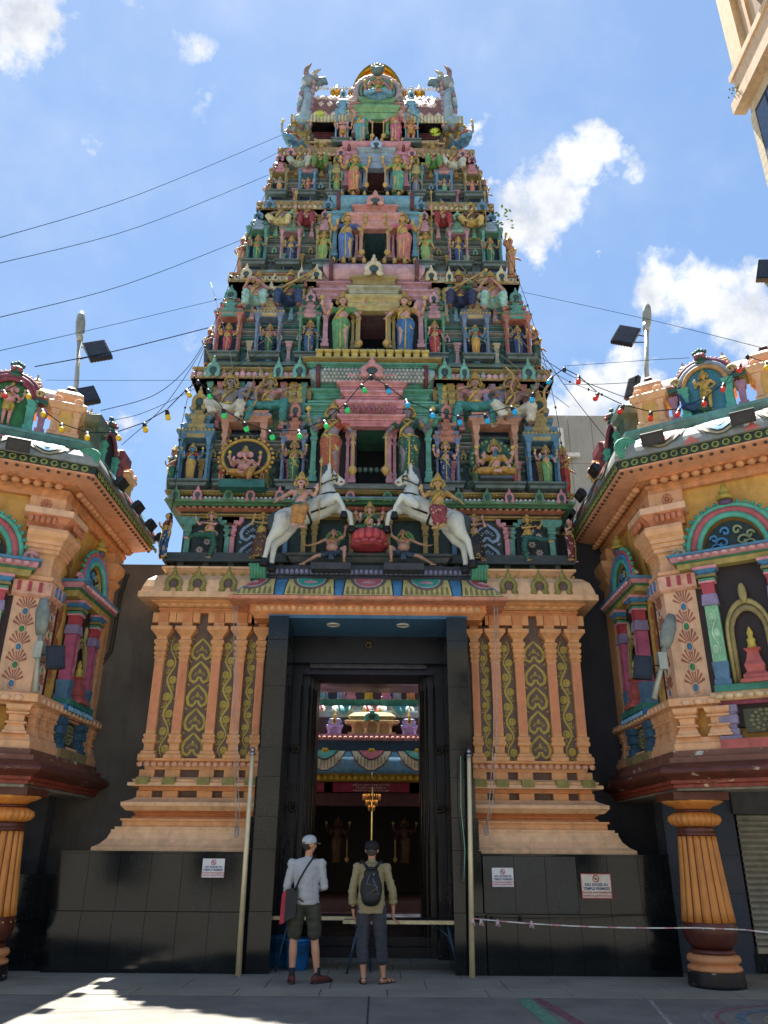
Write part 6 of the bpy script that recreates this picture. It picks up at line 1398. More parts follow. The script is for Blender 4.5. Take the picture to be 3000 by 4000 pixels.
    sw([(.0, 7.2), (.12, 7.21), (.26, 7.225), (.26, 7.245), (0, 7.25)], 'petal_beam', M('#d4905c'))
    for fn, f in both:
        L_ = LF if f else LB+.0; sgn = (s_ if f else -s_)
        pm = MB(); n = int(L_/.16)
        for i in range(n): pm.ell((sgn*.16*(i+.5), -.24, 7.18), (.068, .07, .055), 8, 5)
        fn(pm, 'beam_petals', M('#dc9c68'), 0, kind='stuff')
        pm = MB(); n = int((L_+.5)/.15)
        for i in range(n): pm.ell((sgn*(.15*(i+.5)-.4), -(EW-.05), 7.262), (.03, .03, .02), 7, 4)
        fn(pm, 'drip_studs', M('#4a3630'), 0, kind='stuff')
        pm = MB(); n = int((L_+.6)/.15)
        for i in range(n): 
            x = sgn*(.15*(i+.5)-.32); pm.ring((x, -(EW+.015), 7.365), .045, .013, 'y', 10, 5); pm.ell((x+.03, -(EW+.01), 7.35), (.02, .012, .02), 6, 4)
        fn(pm, 'fascia_scrolls', M('#8f9a4c'), 0, kind='stuff')
    sw([(-.3, 7.302), (EW+.01, 7.302), (EW+.01, 7.43), (-.3, 7.43)], 'green_fascia', M('#24362a'))
    kp = [(EW+.06-.28*(1-math.cos(math.pi/2*k/7)), 7.435+.34*math.sin(math.pi/2*k/7)) for k in range(8)]
    sw([(-.3, 7.433)]+kp+[(-.3, 7.775)], 'lotus_cornice', M('#8a8f88', var=.3))
    # lotus designs on the cornice
    def kap(q): return EW+.06-.28*(1-math.cos(math.pi/2*q))+.015, 7.435+.34*math.sin(math.pi/2*q)
    for fn, f in both:
        sgn = (s_ if f else -s_)
        for k in range(4 if f else 4):
            xc = sgn*(.55+k*.86)-sgn*.2; colr = ('#b8606c', '#5fa0c0')[(k+(1 if s_ < 0 else 0)) % 2]
            for (hw3, c3, lo, hi, lf) in ((.40, '#5a5a48', .08, 1, 0), (.37, '#b0a684', .10, 1, .005), (.29, '#2a2428', .16, 1, .010), (.26, colr, .20, 1, .014), (.15, '#9fc0cf' if colr == '#5fa0c0' else '#d8969c', .36, 1, .018)):
                g = MB(); vs = []
                for i in range(7):
                    q = lo+(hi-lo)*i/6; oo, zz_ = kap(q); w_ = hw3*math.sqrt(max(.02, 1-(1-(q-lo)/(hi-lo))**2))
                    for j in range(7): vs.append((xc+w_*(-1+j/3), -oo-lf, zz_+lf*.6))
                g.add(vs, [(i*7+j, i*7+j+1, (i+1)*7+j+1, (i+1)*7+j) for i in range(6) for j in range(6)], True)
                fn(g, 'lotus_design', M(c3, var=.2), 0)
            tg = MB(); xq = xc+sgn*.43; tg.add([(xq-.12, -(EW+.075), 7.44), (xq+.12, -(EW+.075), 7.44), (xq, -(EW+.06), 7.56)], [(0, 1, 2)]); fn(tg, 'pink_tongue', M('#c8695c'), 0)
    # corner leaf
    q = MB(); 
    for k in range(6): q.ring((cx-s_*(EW-.02)*.8, cy-(EW-.02)*.75, 7.6+zoff), .05+.03*k, .018, 'y', 14, 5, 1, .8)
    pb(q, 'corner_leaf', M('#4fa080'))
    sw([(-.3, 7.777), (.28, 7.777), (.28, 7.86), (.32, 7.88), (.38, 7.96), (.40, 7.97), (.40, 8.03), (-.3, 8.03)], 'green_ledge', M('#5f8f88'))
    sw([(-.3, 8.032), (.10, 8.032), (.10, 8.08), (.16, 8.12), (.16, 8.18), (-.3, 8.18)], 'maroon_ledge', M('#5f3a40'))
    # --- kiosks on the roof
    def kiosk(fn, t, o_, z0, w_, h_):
        g = MB().tstack(0, -o_, [(w_*.92, z0), (w_*.92, z0+.06*h_), (w_*.8, z0+.08*h_), (w_*.8, z0+.44*h_), (w_*.95, z0+.46*h_), (w_*1.05, z0+.5*h_), (w_*1.12, z0+.52*h_), (w_*1.12, z0+.56*h_), (w_*.95, z0+.6*h_), (w_*.75, z0+.64*h_), (w_*.75, z0+.68*h_), (w_*.85, z0+.7*h_), (w_*.8, z0+.78*h_), (w_*.5, z0+.86*h_), (w_*.42, z0+.87*h_)])
        k_ = fn(g, 'roof_kiosk', PK, t)
        q2 = MB().box(-w_*.4, w_*.4, -o_-w_*.83, -o_-w_*.80, z0+.1*h_, z0+.42*h_); p = fn(q2, 'kiosk_panel', WALL, t)
        q3 = MB().tstack(0, -o_, [(w_*.3, z0+.87*h_), (w_*.3, z0+.91*h_), (w_*.2, z0+.92*h_), (w_*.24, z0+.96*h_), (w_*.1, z0+h_)]); fn(q3, 'kiosk_finial', M('#4a2420'), t)
        for s2 in (-1, 1):
            fn(MB().tstack(s2*w_*.62, -o_-w_*.72, [(w_*.2, z0+.04*h_), (w_*.2, z0+.1*h_), (w_*.13, z0+.12*h_), (w_*.13, z0+.34*h_), (w_*.2, z0+.36*h_), (w_*.24, z0+.44*h_)]), 'kiosk_post', PK, t)
            kk = fn(MB().ring((s2*w_*.6, -o_-w_*1.08, z0+.6*h_), w_*.2, w_*.08, 'y', 12, 6), 'kiosk_arch', PKL, t)
    kiosk(onface, .18, -.06, 8.18, .27, 1.06); kiosk(onside, 2.5, -.06, 8.18, .25, 1.0)
    kiosk(onface, 2.0, -.06, 8.18, .27, 1.06)
    # --- arched niche (sala) on the street side and on the lane side
    def sala(fn0, t, back, arch1, arch2, full=True):
        z0 = 8.18
        SC = Matrix.Translation((0, 0, z0)) @ Matrix.Scale(.76, 4) @ Matrix.Translation((0, 0, -z0))
        def fn(mb, n_, mt, t_, par=None, kind=None): return fn0(mb.xf(SC), n_, mt, t_, par, kind)
        body_ = fn(MB().box(-.50, .50, -.05, .5, z0, z0+.95), 'niche_body', M('#3f7f6c'), t)
        for s2 in (-1, 1):
            fn(MB().tstack(s2*.44, -.12, [(.10, z0), (.10, z0+.1), (.075, z0+.12), (.085, z0+.5), (.11, z0+.55), (.08, z0+.6), (.12, z0+.72)]), 'niche_post', M('#4fa890'), t)
            fn(MB().tstack(s2*.68, -.04, [(.10, z0), (.10, z0+.12), (.06, z0+.14), (.07, z0+.45), (.1, z0+.5), (.1, z0+.62)]), 'niche_post', M('#a8788c'), t)
            fn(MB().box(s2*.60-.22, s2*.60+.22, -.16, .3, z0+.72, z0+.82), 'entablature', M('#2f5a48'), t)
            sc = MB(); sc.tube([(s2*(.56+.10*math.cos(k*.6)*(1-k/16)), -.18, z0+.92+.10*math.sin(k*.6)*(1-k/16)) for k in range(14)], .03, 6); fn(sc, 'scroll_bracket', M('#b0a068'), t)
        fn(MB().box(-.52, .52, .06, 1.1, z0+.9, z0+1.25), 'roof_mass', M('#b06a78'), t)
        zc = z0+.68
        for rr, tt, c3, yy in ((.44, .055, arch1, -.14), (.53, .06, arch2, -.10), (.62, .05, '#6f3a4c', -.06)):
            fn(MB().tube([(rr*math.cos(R(a)), yy, zc+rr*1.12*math.sin(R(a))) for a in range(0, 181, 12)], tt, 7), 'arch_band', M(c3), t)
        g = MB(); g.add([(.42*math.cos(R(a)), -.10, zc+.47*math.sin(R(a))) for a in range(0, 181, 12)]+[(-.42, -.10, z0), (.42, -.10, z0)], [tuple(range(18))]); 
        fn(g, 'niche_back', M(back), t)
        g = MB()
        for k in range(24): a = R(7.5*k+4); g.ell((.69*math.cos(a), -.02, zc+.76*math.sin(a)), (.035, .05, .035), 6, 4)
        fn(g, 'arch_fringe', M('#b8707c'), t, kind='stuff')
        zf = zc+.76; g = MB(); g.ell((0, -.1, zf), (.13, .1, .11), 9, 6)
        for k in range(5): g.ell(((k-2)*.06, -.08, zf+.13+.03*(2-abs(k-2))), (.035, .04, .06), 7, 5)
        g.ell((0, -.14, zf-.14), (.13, .05, .06), 8, 5); fn(g, 'lion_mask', M('#2f5a48'), t)
        for s2 in (-1, 1): fn(MB().ell((s2*.07, -.2, zf-.02), (.05, .05, .055), 8, 6), 'mask_cheek', M('#a84a50'), t)
        barr = MB(); n = 8; vs = []
        for i in range(n+1):
            a = math.pi*i/n
            vs += [(-.95, .35-.36*math.cos(a), zc+.28+.36*math.sin(a)), (.95, .35-.36*math.cos(a), zc+.28+.36*math.sin(a))]
        barr.add(vs, [(2*i, 2*i+1, 2*i+3, 2*i+2) for i in range(n)], True); fn(barr, 'barrel_roof', M('#c8b0a8'), t)
        for s2 in (-1, 1):
            e = MB().lathe(0, 0, [(.1, -.03), (.36, -.03), (.38, 0), (.36, .03)], 14).xf(Matrix.Translation((s2*.92, .35, zc+.30)) @ Matrix.Rotation(R(90), 4, 'Y')); 
            fn(e, 'gable_shell', M('#b8606c'), t)
        for x in (-.42, 0, .42):
            fn(MB().tstack(x, .3, [(.14, zc+.62), (.14, zc+.66), (.09, zc+.68), (.11, zc+.74), (.06, zc+.78), (.07, zc+.82), (.02, zc+.9), (.02, zc+.98)]), 'roof_spire', M('#b8a04c'), t)
    sala(onface, 1.06, '#3a7f90' if s_ > 0 else '#2f7a3f', '#b8884c' if s_ > 0 else '#8a3a44', '#8a98a8' if s_ > 0 else '#8a3a4c')
    sala(onside, 1.35, '#1a1416', '#7a3a4c', '#4f9070')
    for k, t in enumerate((.62, 1.98)):
        onside(MB().tstack(0, .0, [(.2, 8.18), (.2, 8.3), (.13, 8.33), (.15, 8.75), (.24, 8.8), (.24, 8.95), (.1, 9.05)]), 'roof_stub', M(('#5a6a58', '#8a3a48', '#4f6a4c')[k]), t)
    # --- niche bay on the street face
    def niche(fn, t, w_, posts, kud1, kud2, lintel):
        z0 = 4.36
        fn(MB().box(-w_*.9, w_*.9, -.10, 0, z0-.62, 5.75), 'niche_back', M('#2a1c1c', var=.2), t)
        fn(MB().box(-w_*1.02, w_*1.02, -.30, 0, z0-.04, z0+.02), 'sill_top', M('#2f7f6c'), t)
        fn(MB().sweep([(-w_*1.02, 0), (-w_*1.02, -.22), (w_*1.02, -.22), (w_*1.02, 0)], [(-.05, z0-.17), (.03, z0-.17), (.08, z0-.1), (.06, z0-.04), (-.05, z0-.04)]), 'sill', M('#d9b07c' if fn is onface else '#3f7fb0'), t)
        pm = MB(); petal_row(pm, -w_*1.05, w_*1.05, -.31, z0-.16, z0-.06, .13, .02); fn(pm, 'sill_petals', M('#e0c090' if fn is onface else '#7fb0c8'), t, kind='stuff')
        fn(MB().box(-w_, w_, -.2, 0, z0-.24, z0-.172), 'sill_band', M('#8e3a50'), t)
        for s2 in (-1, 1):
            fn(MB().tstack(s2*w_*.82, -.13, [(.14, z0-.84), (.14, z0-.78), (.11, z0-.76), (.12, z0-.66), (.09, z0-.64), (.09, z0-.58), (.12, z0-.56), (.12, z0-.42), (.1, z0-.4), (.13, z0-.36), (.13, z0-.25)]), 'base_pier', M('#8a7f9c' if fn is onface else '#34607a'), t)
        fn(MB().box(-w_*1.08, w_*1.08, -.30, 0, z0-1.02, z0-.845), 'red_base', M('#b85850' if fn is onface else '#8a7c50'), t)
        q = fn(MB().box(-.26, .26, -.16, -.10, z0-.72, z0-.32), 'relief_panel', M('#4a4a38'), t)
        g = MB()
        for ring_, nn, rr in ((.17, 14, .036), (.10, 10, .03), (.0, 1, .035)):
            for k in range(nn): a = 2*math.pi*k/nn; g.ell((ring_*math.cos(a), -.165, z0-.52+ring_*math.sin(a)), (rr, .02, rr), 7, 4)
        fn(g, 'relief_flower', M('#7a7a54'), t)
        for s2 in (-1, 1):
            x = s2*w_*.80; P_ = [(.13, z0+.02, .13, z0+.10, '#4f7a98'), (.11, z0+.10, .13, z0+.30, '#4f7a98'), (.07, z0+.30, .05, z0+.42, '#c8b04c'), (.11, z0+.30, .105, z0+.98, '#7fb88c' if fn is onface else '#b85878'), (.135, z0+.98, .12, z0+1.12, '#8f7fa0'), (.10, z0+1.12, .105, z0+1.27, '#b8404c'), (.13, z0+1.27, .14, z0+1.31, '#d9969c'), (.12, z0+1.31, .14, z0+1.36, '#3f9a80'), (.16, z0+1.38, .16, z0+1.44, '#8a7c48'), (.11, z0+1.44, .19, z0+1.54, '#3f86b8'), (.20, z0+1.54, .20, z0+1.60, '#d98f98')]
            for (a0, za_, a1, zb_, c3) in P_:
                za_ = z0+(za_-z0)*.79; zb_ = z0+(zb_-z0)*.79; a0 *= .85; a1 *= .85
                fn(MB().frus(x, -.14, za_+.001, zb_-.001, a0, a0, a1, a1), 'niche_column', M(c3), t)
            g = scroll_mesh(.16, .46, 'vine', 1).xf(Matrix.Translation((x, -.24, z0+.28))); fn(g, 'column_scroll', M('#a8d0a8' if fn is onface else '#d98f98'), t)
        # inner gilt arch and little pot tower
        zi_ = z0+.02; YS = .8
        for rr, tt, c3 in ((.23, .035, '#8f7f50'), (.29, .03, '#a8985c')):
            fn(MB().tube([(-rr, -.14, zi_), (-rr, -.14, zi_+.45)]+[(rr*math.cos(R(a)), -.14, zi_+.45+rr*1.1*math.sin(R(a))) for a in range(168, 0, -12)]+[(rr, -.14, zi_+.45), (rr, -.14, zi_)], tt, 6), 'gilt_arch', M(c3), t)
        fn(MB().ell((0, -.18, zi_+.84), (.06, .04, .10), 8, 6), 'arch_crest', M('#a8985c'), t)
        fn(MB().tstack(0, -.16, [(.2, zi_), (.2, zi_+.03), (.16, zi_+.04), (.16, zi_+.07), (.11, zi_+.10), (.13, zi_+.16), (.1, zi_+.2), (.07, zi_+.28), (.11, zi_+.31)]), 'pot_tower', M('#b85850'), t)
        fn(MB().lathe(0, -.16, [(.08, zi_+.31), (.05, zi_+.36), (.06, zi_+.4), (.03, zi_+.42), (.045, zi_+.46), (.01, zi_+.52)], 10), 'pot_finial', M('yellow'), t)
        # lintel, and kudu arch above
        zl = z0+1.27
        for (a, b_, o3, c3) in ((0, .10, .26, '#a8964c'), (.10, .13, .30, '#2f7f5c'), (.13, .22, .34, '#c8848c'), (.22, .26, .38, '#3f86b0')):
            fn(MB().sweep([(-w_*1.1, 0), (-w_*1.1, -.05), (w_*1.1, -.05), (w_*1.1, 0)], [(-.04, zl+a+.001), (o3-.06, zl+a+.001), (o3-.04, zl+b_-.001), (-.04, zl+b_-.001)]), 'lintel_band', M(c3), t)
        pm = MB(); petal_row(pm, -w_*1.1-.2, w_*1.1+.2, -.37, zl+.135, zl+.215, .12, .03); fn(pm, 'lintel_petals', M('#d9a0a0'), t, kind='stuff')
        zk = zl+.26; prof_ = lambda a, r_: (r_*1.0*math.cos(R(a)), -.20, zk+.06+r_*1.0*math.sin(R(a)))
        g = MB(); g.add([(prof_(a, .40)[0], -.14, prof_(a, .40)[2]) for a in range(-5, 186, 12)], [tuple(range(16))]); fn(g, 'kudu_field', M('#16322f'), t)
        for r_, tt, c3 in ((.47, .045, '#4fae94'), (.55, .05, kud2), (.63, .04, kud1)):
            fn(MB().tube([prof_(a, r_) for a in range(-8, 189, 12)], tt, 6), 'kudu_band', M(c3), t)
        g = MB()
        for k in range(22): a = -5+190*k/21; g.ell((prof_(a, .69)[0], -.2, prof_(a, .69)[2]), (.035, .04, .035), 6, 4)
        fn(g, 'kudu_fringe', M('#3fa088'), t, kind='stuff')
        for s2 in (-1, 1):
            g = MB()
            for (cx_, cz_, r_) in ((.14, .12, .10), (.22, .05, .08), (.08, .28, .07), (.25, .2, .06)):
                g.tube([(s2*(cx_+r_*(1-k/14)*math.cos(k*.6)), -.17, zk+.03+cz_+r_*(1-k/14)*math.sin(k*.6)) for k in range(12)], .02, 5)
            fn(g, 'kudu_scroll', M('#3f86b8' if s2 < 0 else '#8f9a70'), t)
            g = MB(); g.tube([(s2*(.76+.11*math.cos(k*.6)*(1-k/16)), -.22, zk+.06+.10*math.sin(k*.6)*(1-k/16)) for k in range(14)], .035, 6); fn(g, 'end_scroll', M('#b8a884' if s_ > 0 else '#c89090'), t)
        fn(MB().ell((0, -.22, zk+.74), (.11, .07, .06), 9, 6), 'kudu_mask', M('#5f4a6c'), t)
        fn(MB().lathe(0, -.2, [(.12, zk+.79), (.12, zk+.86), (.06, zk+.88), (.09, zk+.93), (.05, zk+.98), (.03, zk+1.05)], 10), 'kudu_finial', M('#b8a03c'), t)
    niche(onface, 1.06, .55, None, '#4fae94', '#b8585c', 0)
    niche(onside, 1.45, .55, None, '#b8585c', '#3f86b8', 0)
    # carved brown scroll strips on the wall next to the pilaster
    for fn, f in both[1:]:
        g = scroll_mesh(.30, 2.2, 'vine', 0 if f else 1).xf(Matrix.Translation(((s_ if f else -s_)*.68, -.012, 4.5))); fn(g, 'carved_scroll', M('#a8623a'), 0)
    # second pilaster further back on the lane side
    onside(MB().tstack(0, .05, [(.2, 4.31), (.2, 6.3), (.3, 6.4), (.22, 6.45), (.34, 6.62), (.34, 6.76), (.2, 6.78), (.2, 7.02)]), 'rear_pilaster', PK, 2.55)
    return root, F, ya, onface
PR, FR, yaR, _ = pavilion(1, (4.60, 11.45), R(31), 0.0, 'peach and ochre corner pavilion right of the tower, arched niche on top')
PL_, FL, yaL, _ = pavilion(-1, (-4.98, 11.6), R(24), 0.0, 'peach and ochre corner pavilion left of the tower, green arched niche on top')
# niche figures on the pavilion roofs
pR = FR(1.06, .12); statue('boy', 0, 0, 0, pR[1], 'golden boy statue holding up a palm, in the arched niche of the right pavilion', skin='#c8a04c', dress='#b8983c', X=pR[0], Z=8.05, H=.74, rz=yaR, group=None, hair='#8a6a30')
pL = FL(1.06, .12); statue('elestand', 0, 0, 0, pL[1], 'pink elephant-headed statue in the green arched niche of the left pavilion', skin='#cf9088', dress='#c0a03c', X=pL[0], Z=7.85, H=.74, rz=yaL, group=None, name='elephant_headed_statue')
pk2 = empty('peacock_statue', (pR[0]-.27, pR[1]+.1, 8.05), yaR, 'small dark blue peacock beside the golden boy in the right pavilion', 'peacock statue')
q = MB(); cap(q, (.08, 0, .14), (-.06, 0, .2), .08, .06); cap(q, (-.06, 0, .2), (-.1, 0, .38), .04, .025); q.ell((-.12, 0, .41), (.035, .025, .025), 7, 5); q.build('body', M('#1f3f6a'), pk2)
q = MB(); q.tube([(.1, 0, .14), (.22, .02, .08), (.34, .03, .02)], [.06, .07, .04], 7); q.build('tail', M('#24503c'), pk2)
# ---------------------------------------------------------------- fluted columns
def column(x, y, label, zs=1.0):
    r = empty('fluted_column', (x, y, 0), 0, label, 'column', 'fluted columns under the pavilions')
    OR = paint('#d88a34', rough=.5, var=.15, scale=3); RB = paint('#5f2a1c', rough=.35, var=.35, scale=5)
    MB().lathe(0, 0, [(.355, 0), (.36, .05), (.345, .20), (.345, .21)], 32).build('black_base', paint('#1f1618', rough=.4, var=.3, kind='peel', h2='#c8c8c0'), r)
    MB().lathe(0, 0, [(.33, .212), (.345, .235), (.33, .27), (.29, .285), (.29, .30), (.33, .33), (.34, .365), (.32, .41), (.27, .43)], 32).build('base_torus', paint('#d98f55', rough=.5, var=.15), r)
    MB().lathe(0, 0, [(.27, .432), (.29, .45), (.27, .485), (.24, .495)], 28).build('base_ring', RB, r)
    MB().lathe(0, 0, [(.24, .497), (.31, .58), (.345, .70), (.345, .78), (.33, .84), (.328, .845)], 32).build('pot', RB, r)
    st = MB()
    for k in range(16): a = R(k*22.5+11); st.ell((.34*math.cos(a), .34*math.sin(a), .775), (.014, .014, .014), 6, 4)
    st.build('stud_row', M('yellow'), r, kind='stuff')
    MB().lathe(0, 0, [(.325, .847), (.31, 1.0), (.272, 1.5), (.245, 1.93), (.24, 2.03)], 96, flute=16, fd=.13).build('fluted_shaft', OR, r)
    gr = MB()
    for k in range(16):
        a = math.pi*(k+.5)/8; gr.tube([(rr*.925*math.cos(a), rr*.925*math.sin(a), zz_) for rr, zz_ in ((.325, .85), (.31, 1.0), (.272, 1.5), (.245, 1.93), (.24, 2.03))], .011, 4)
    gr.build('groove_lines', M('#5a241c'), r, kind='stuff')
    MB().lathe(0, 0, [(.245, 2.032), (.255, 2.06), (.24, 2.09), (.23, 2.10), (.25, 2.13), (.23, 2.165)], 28).build('neck_ring', RB, r)
    MB().lathe(0, 0, [(.22, 2.167), (.31, 2.20), (.345, 2.26), (.335, 2.32), (.25, 2.37), (.22, 2.375)], 96, flute=24, fd=.09).build('ribbed_cushion', OR, r)
    MB().lathe(0, 0, [(.23, 2.377), (.24, 2.40), (.23, 2.42)], 28).build('neck_ring', RB, r)
    MB().lathe(0, 0, [(.22, 2.422), (.26, 2.46), (.34, 2.49), (.40, 2.53), (.40, 2.545)], 64, flute=16, fd=.06).build('lotus_capital', OR, r)
    MB().box(-.38, .38, -.38, .38, 2.547, 2.66).build('abacus', RB, r); r.scale = (1, 1, zs); return r
column(4.63, 11.72, 'orange fluted column with dark red pot base under the right pavilion', .888)
column(-5.0, 11.78, 'orange fluted column cut by the left edge of the picture', .888)
MUTE[0] = .0
# ================================================================ ground-floor walls beside the tower
BW = granite('blue_wall_tile', '#2a3342', '#35404e', .3); 
r = empty('tiled_wall', (4.7, 12.9, 0), 0, 'dark blue-grey tiled wall behind the orange column at right', 'wall')
o = MB().box(-.1, 1.0, .03, .4, 0, 2.62).build('wall_core', M('dgrey'), r)
for k in range(5):
    for j in range(2): MB().box(-.1+.55*j, -.1+.55*j+.545, 0, .03, .52*k+.003, .52*k+.517).build('wall_tile', BW, r)
r = empty('roller_shutter', (5.72, 12.9, 0), 0, 'closed grey roller shutter behind the orange column at right', 'shutter')
sm_ = MB(); n_sl = 22
SLM = None
for k in range(n_sl):
    z = .34+k*.082; b_ = MB().add([(0, -.0, z), (2.2, 0, z), (2.2, -.035, z+.03), (0, -.035, z+.03), (2.2, -.03, z+.06), (0, -.03, z+.06), (2.2, 0, z+.081), (0, 0, z+.081)], [(0, 1, 2, 3), (3, 2, 4, 5), (5, 4, 6, 7)])
    b_.build('slat', paint('#8f8d80', rough=.5, var=.2), r)
MB().box(-.05, 2.3, -.02, .3, .02, .26).build('granite_sill', GR, r); MB().box(0, 2.2, -.045, .02, .262, .34).build('bottom_rail', paint('#a09c84', rough=.5), r); MB().box(-.05, 2.3, -.06, .3, 2.15, 2.62).build('shutter_box', M('#3f4247'), r)
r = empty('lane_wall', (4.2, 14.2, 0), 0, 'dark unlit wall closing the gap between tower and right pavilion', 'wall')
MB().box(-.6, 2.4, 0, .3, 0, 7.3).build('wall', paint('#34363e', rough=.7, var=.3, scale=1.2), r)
r = empty('lane_wall', (-4.3, 14.2, 0), 0, 'dark grey plastered wall with a cable pipe between tower and left pavilion', 'wall')
MB().box(-2.6, .7, 0, .3, 0, 6.6).build('wall', paint('#68645c', rough=.85, var=.35, scale=1.1), r)
for dx in (0, .05):
    MB().tube([(-.35+dx, -.02, 6.4), (-.42+dx, -.02, 6.0), (-.45+dx, -.02, 4.9), (-.62+dx, -.02, 4.6), (-.66+dx, -.02, 2.8)], .013, 6).build('cable_pipe', M('#2c2a28'), r)
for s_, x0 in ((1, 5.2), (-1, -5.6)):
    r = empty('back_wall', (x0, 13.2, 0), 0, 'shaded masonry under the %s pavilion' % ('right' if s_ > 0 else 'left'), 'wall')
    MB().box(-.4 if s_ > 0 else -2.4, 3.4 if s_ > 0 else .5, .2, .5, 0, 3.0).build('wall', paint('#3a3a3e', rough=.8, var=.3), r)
r = empty('grey_tiled_pier', (-5.75, 12.5, 0), 0, 'light grey panelled pier behind the left column', 'pier')
for k in range(5): MB().box(0, .42, 0, .5, .62*k+.004, .62*k+.616).build('panel', paint('#6a6c6e', rough=.45, var=.2), r)
r = empty('low_wall', (-5.2, 12.62, 0), 0, 'black granite wall return behind the left column', 'wall')
for k in range(2): MB().box(-1.4, .70, .02, .5, .62*k+.002, .62*k+.615).build('granite_course', GR, r)
# far buildings
r = empty('hotel_building', (11, 34, 0), 0, 'grey clad building with white letters on its parapet behind the tower, right', 'building')
MB().box(-5, 14, 0, 8, 0, 13.9).build('wall', paint('#d0a878', rough=.8, var=.15, scale=.5), r)
for k in range(16): MB().box(-5+k*1.15, -5+k*1.15+1.13, -.14, -.04, 16.0, 18.9).build('panel', paint('#9a9890', rough=.6, var=.12, scale=.6), r)
for k in range(16): MB().box(-5+k*1.15, -5+k*1.15+1.13, -.14, -.04, 18.92, 21.6).build('panel', paint('#9a9890', rough=.6, var=.12, scale=.6), r)
MB().box(-5, 14, 0, 8, 13.9, 21.55).build('wall', M('#8a8880'), r)
MB().box(-5.1, 14, -.5, 0, 13.9, 14.5).build('cornice', paint('#8a6a50', rough=.8, var=.3), r)
for k in range(26): MB().box(-5+k*.62, -5+k*.62+.58, -.42, -.03, 14.55, 15.1).build('parapet_block', paint('#a89078', rough=.8, var=.3), r)
MB().box(-5, 14, -.55, 0, 15.12, 15.5).build('cornice', paint('#5a4c44', rough=.8, var=.3), r)
E_Y = 33.6
for ch_, u, v in (('E', 1234, 981), ('L', 1244, 981)):
    pass
p = at(1232, 986, 33.6); lt_ = text_mesh('HOTEL', 2.3, 'sign_letters', M('white'), .08, 'RIGHT'); o = link('sign_letters', lt_, r, (at(1254, 986, 33.6).x-11, -.35, at(1254, 986, 33.6).z-34*0)); o.rotation_euler = (R(90), 0, 0); o.location.z = at(1240, 986, 33.6).z
r = empty('corner_tower_block', (0, 0, 0), 0, 'beige apartment block with dark windows leaning in at the upper right corner', 'building')
def tbk(mb, n_, c3, **k): 
    o = mb.build(n_, M(c3, rough=.8, **k), r); return o
BX, BY = 12.9, 19.3
dmt = Matrix.Translation((BX, BY, 0)) @ Matrix.Rotation(R(-90), 4, 'Z')
def bb(x0, x1, y0, y1, z0, z1, n_, c3, par=None):
    m = MB().box(x0, x1, y0, y1, z0, z1).xf(dmt); o = m.build(n_, M(c3, rough=.8, var=.2), par or r); return o
bb(0, 9, 0.02, 8, 0, 46, 'wall', '#bca98a')
for k in range(80):
    z = 1+k*.30
    if z < 25.2: 
        if k % 1 == 0: bb(-.03, 9, -.03, .02, z, z+.285, 'cladding_band', '#c8b898')
zl_ = 25.5
bb(-.35, 9.2, -.4, .05, zl_, zl_+.5, 'ledge', '#c8ac8c'); bb(-.18, 9.1, -.22, .05, zl_+.52, zl_+1.5, 'ledge_band', '#c4a888'); bb(-.3, 9.1, -.3, .05, zl_+1.52, zl_+1.8, 'ledge', '#c8ac8c')
for k in range(5):
    w = bb(.35+k*2.6, 1.95+k*2.6, -.06, .3, 21.9, 24.9, 'window', '#2a2420'); bb(.45+k*2.6, 1.1+k*2.6, -.09, -.07, 22.1, 24.7, 'pane', '#4a5f7a', w); bb(1.2+k*2.6, 1.85+k*2.6, -.09, -.07, 22.1, 24.7, 'pane', '#4a5f7a', w)
    w = bb(2.7+k*2.6, 3.9+k*2.6, -.06, .3, 17.4, 20.0, 'window', '#2a2420')
bb(.0, .75, -.25, .05, zl_+1.82, 45, 'corner_pier', '#c8b08c'); bb(1.0, 1.3, -.1, .05, zl_+1.82, 45, 'pier', '#b89a78')
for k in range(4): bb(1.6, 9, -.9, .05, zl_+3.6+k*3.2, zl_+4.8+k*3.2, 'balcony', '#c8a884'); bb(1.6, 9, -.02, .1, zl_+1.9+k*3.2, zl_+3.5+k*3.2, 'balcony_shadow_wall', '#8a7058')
pl_ = empty('wall_plant', at(1597, 197, 19.2), 0, 'small green weed growing out of the beige block ledge', 'plant')
m = MB(); random.seed(4)
for k in range(60):
    c = V((random.gauss(0, .16), random.gauss(0, .12), random.gauss(0, .14))); a = V((random.uniform(-1, 1), random.uniform(-1, 1), random.uniform(-.3, 1))).normalized()*.09; b_ = a.cross(V((0, 0, 1))).normalized()*.03; m.add([c, c+a*.5+b_, c+a, c+a*.5-b_], [(0, 1, 2, 3)])
m.build('leaves', M('#4f6a34'), pl_, kind='stuff')
pt = empty('wall_plant', at(1082, 475, 14.1), 0, 'sprig of green leaves sprouting from the right edge of the tower', 'plant'); m = MB()
for k in range(26):
    c = V((random.gauss(.05, .12), random.gauss(0, .1), random.gauss(0, .16))); a = V((random.uniform(-1, 1), random.uniform(-1, 1), random.uniform(-.3, 1))).normalized()*.11; b_ = a.cross(V((0, 0, 1))).normalized()*.035; m.add([c, c+a*.5+b_, c+a, c+a*.5-b_], [(0, 1, 2, 3)])
m.build('leaves', M('#6f9a3c'), pt, kind='stuff')
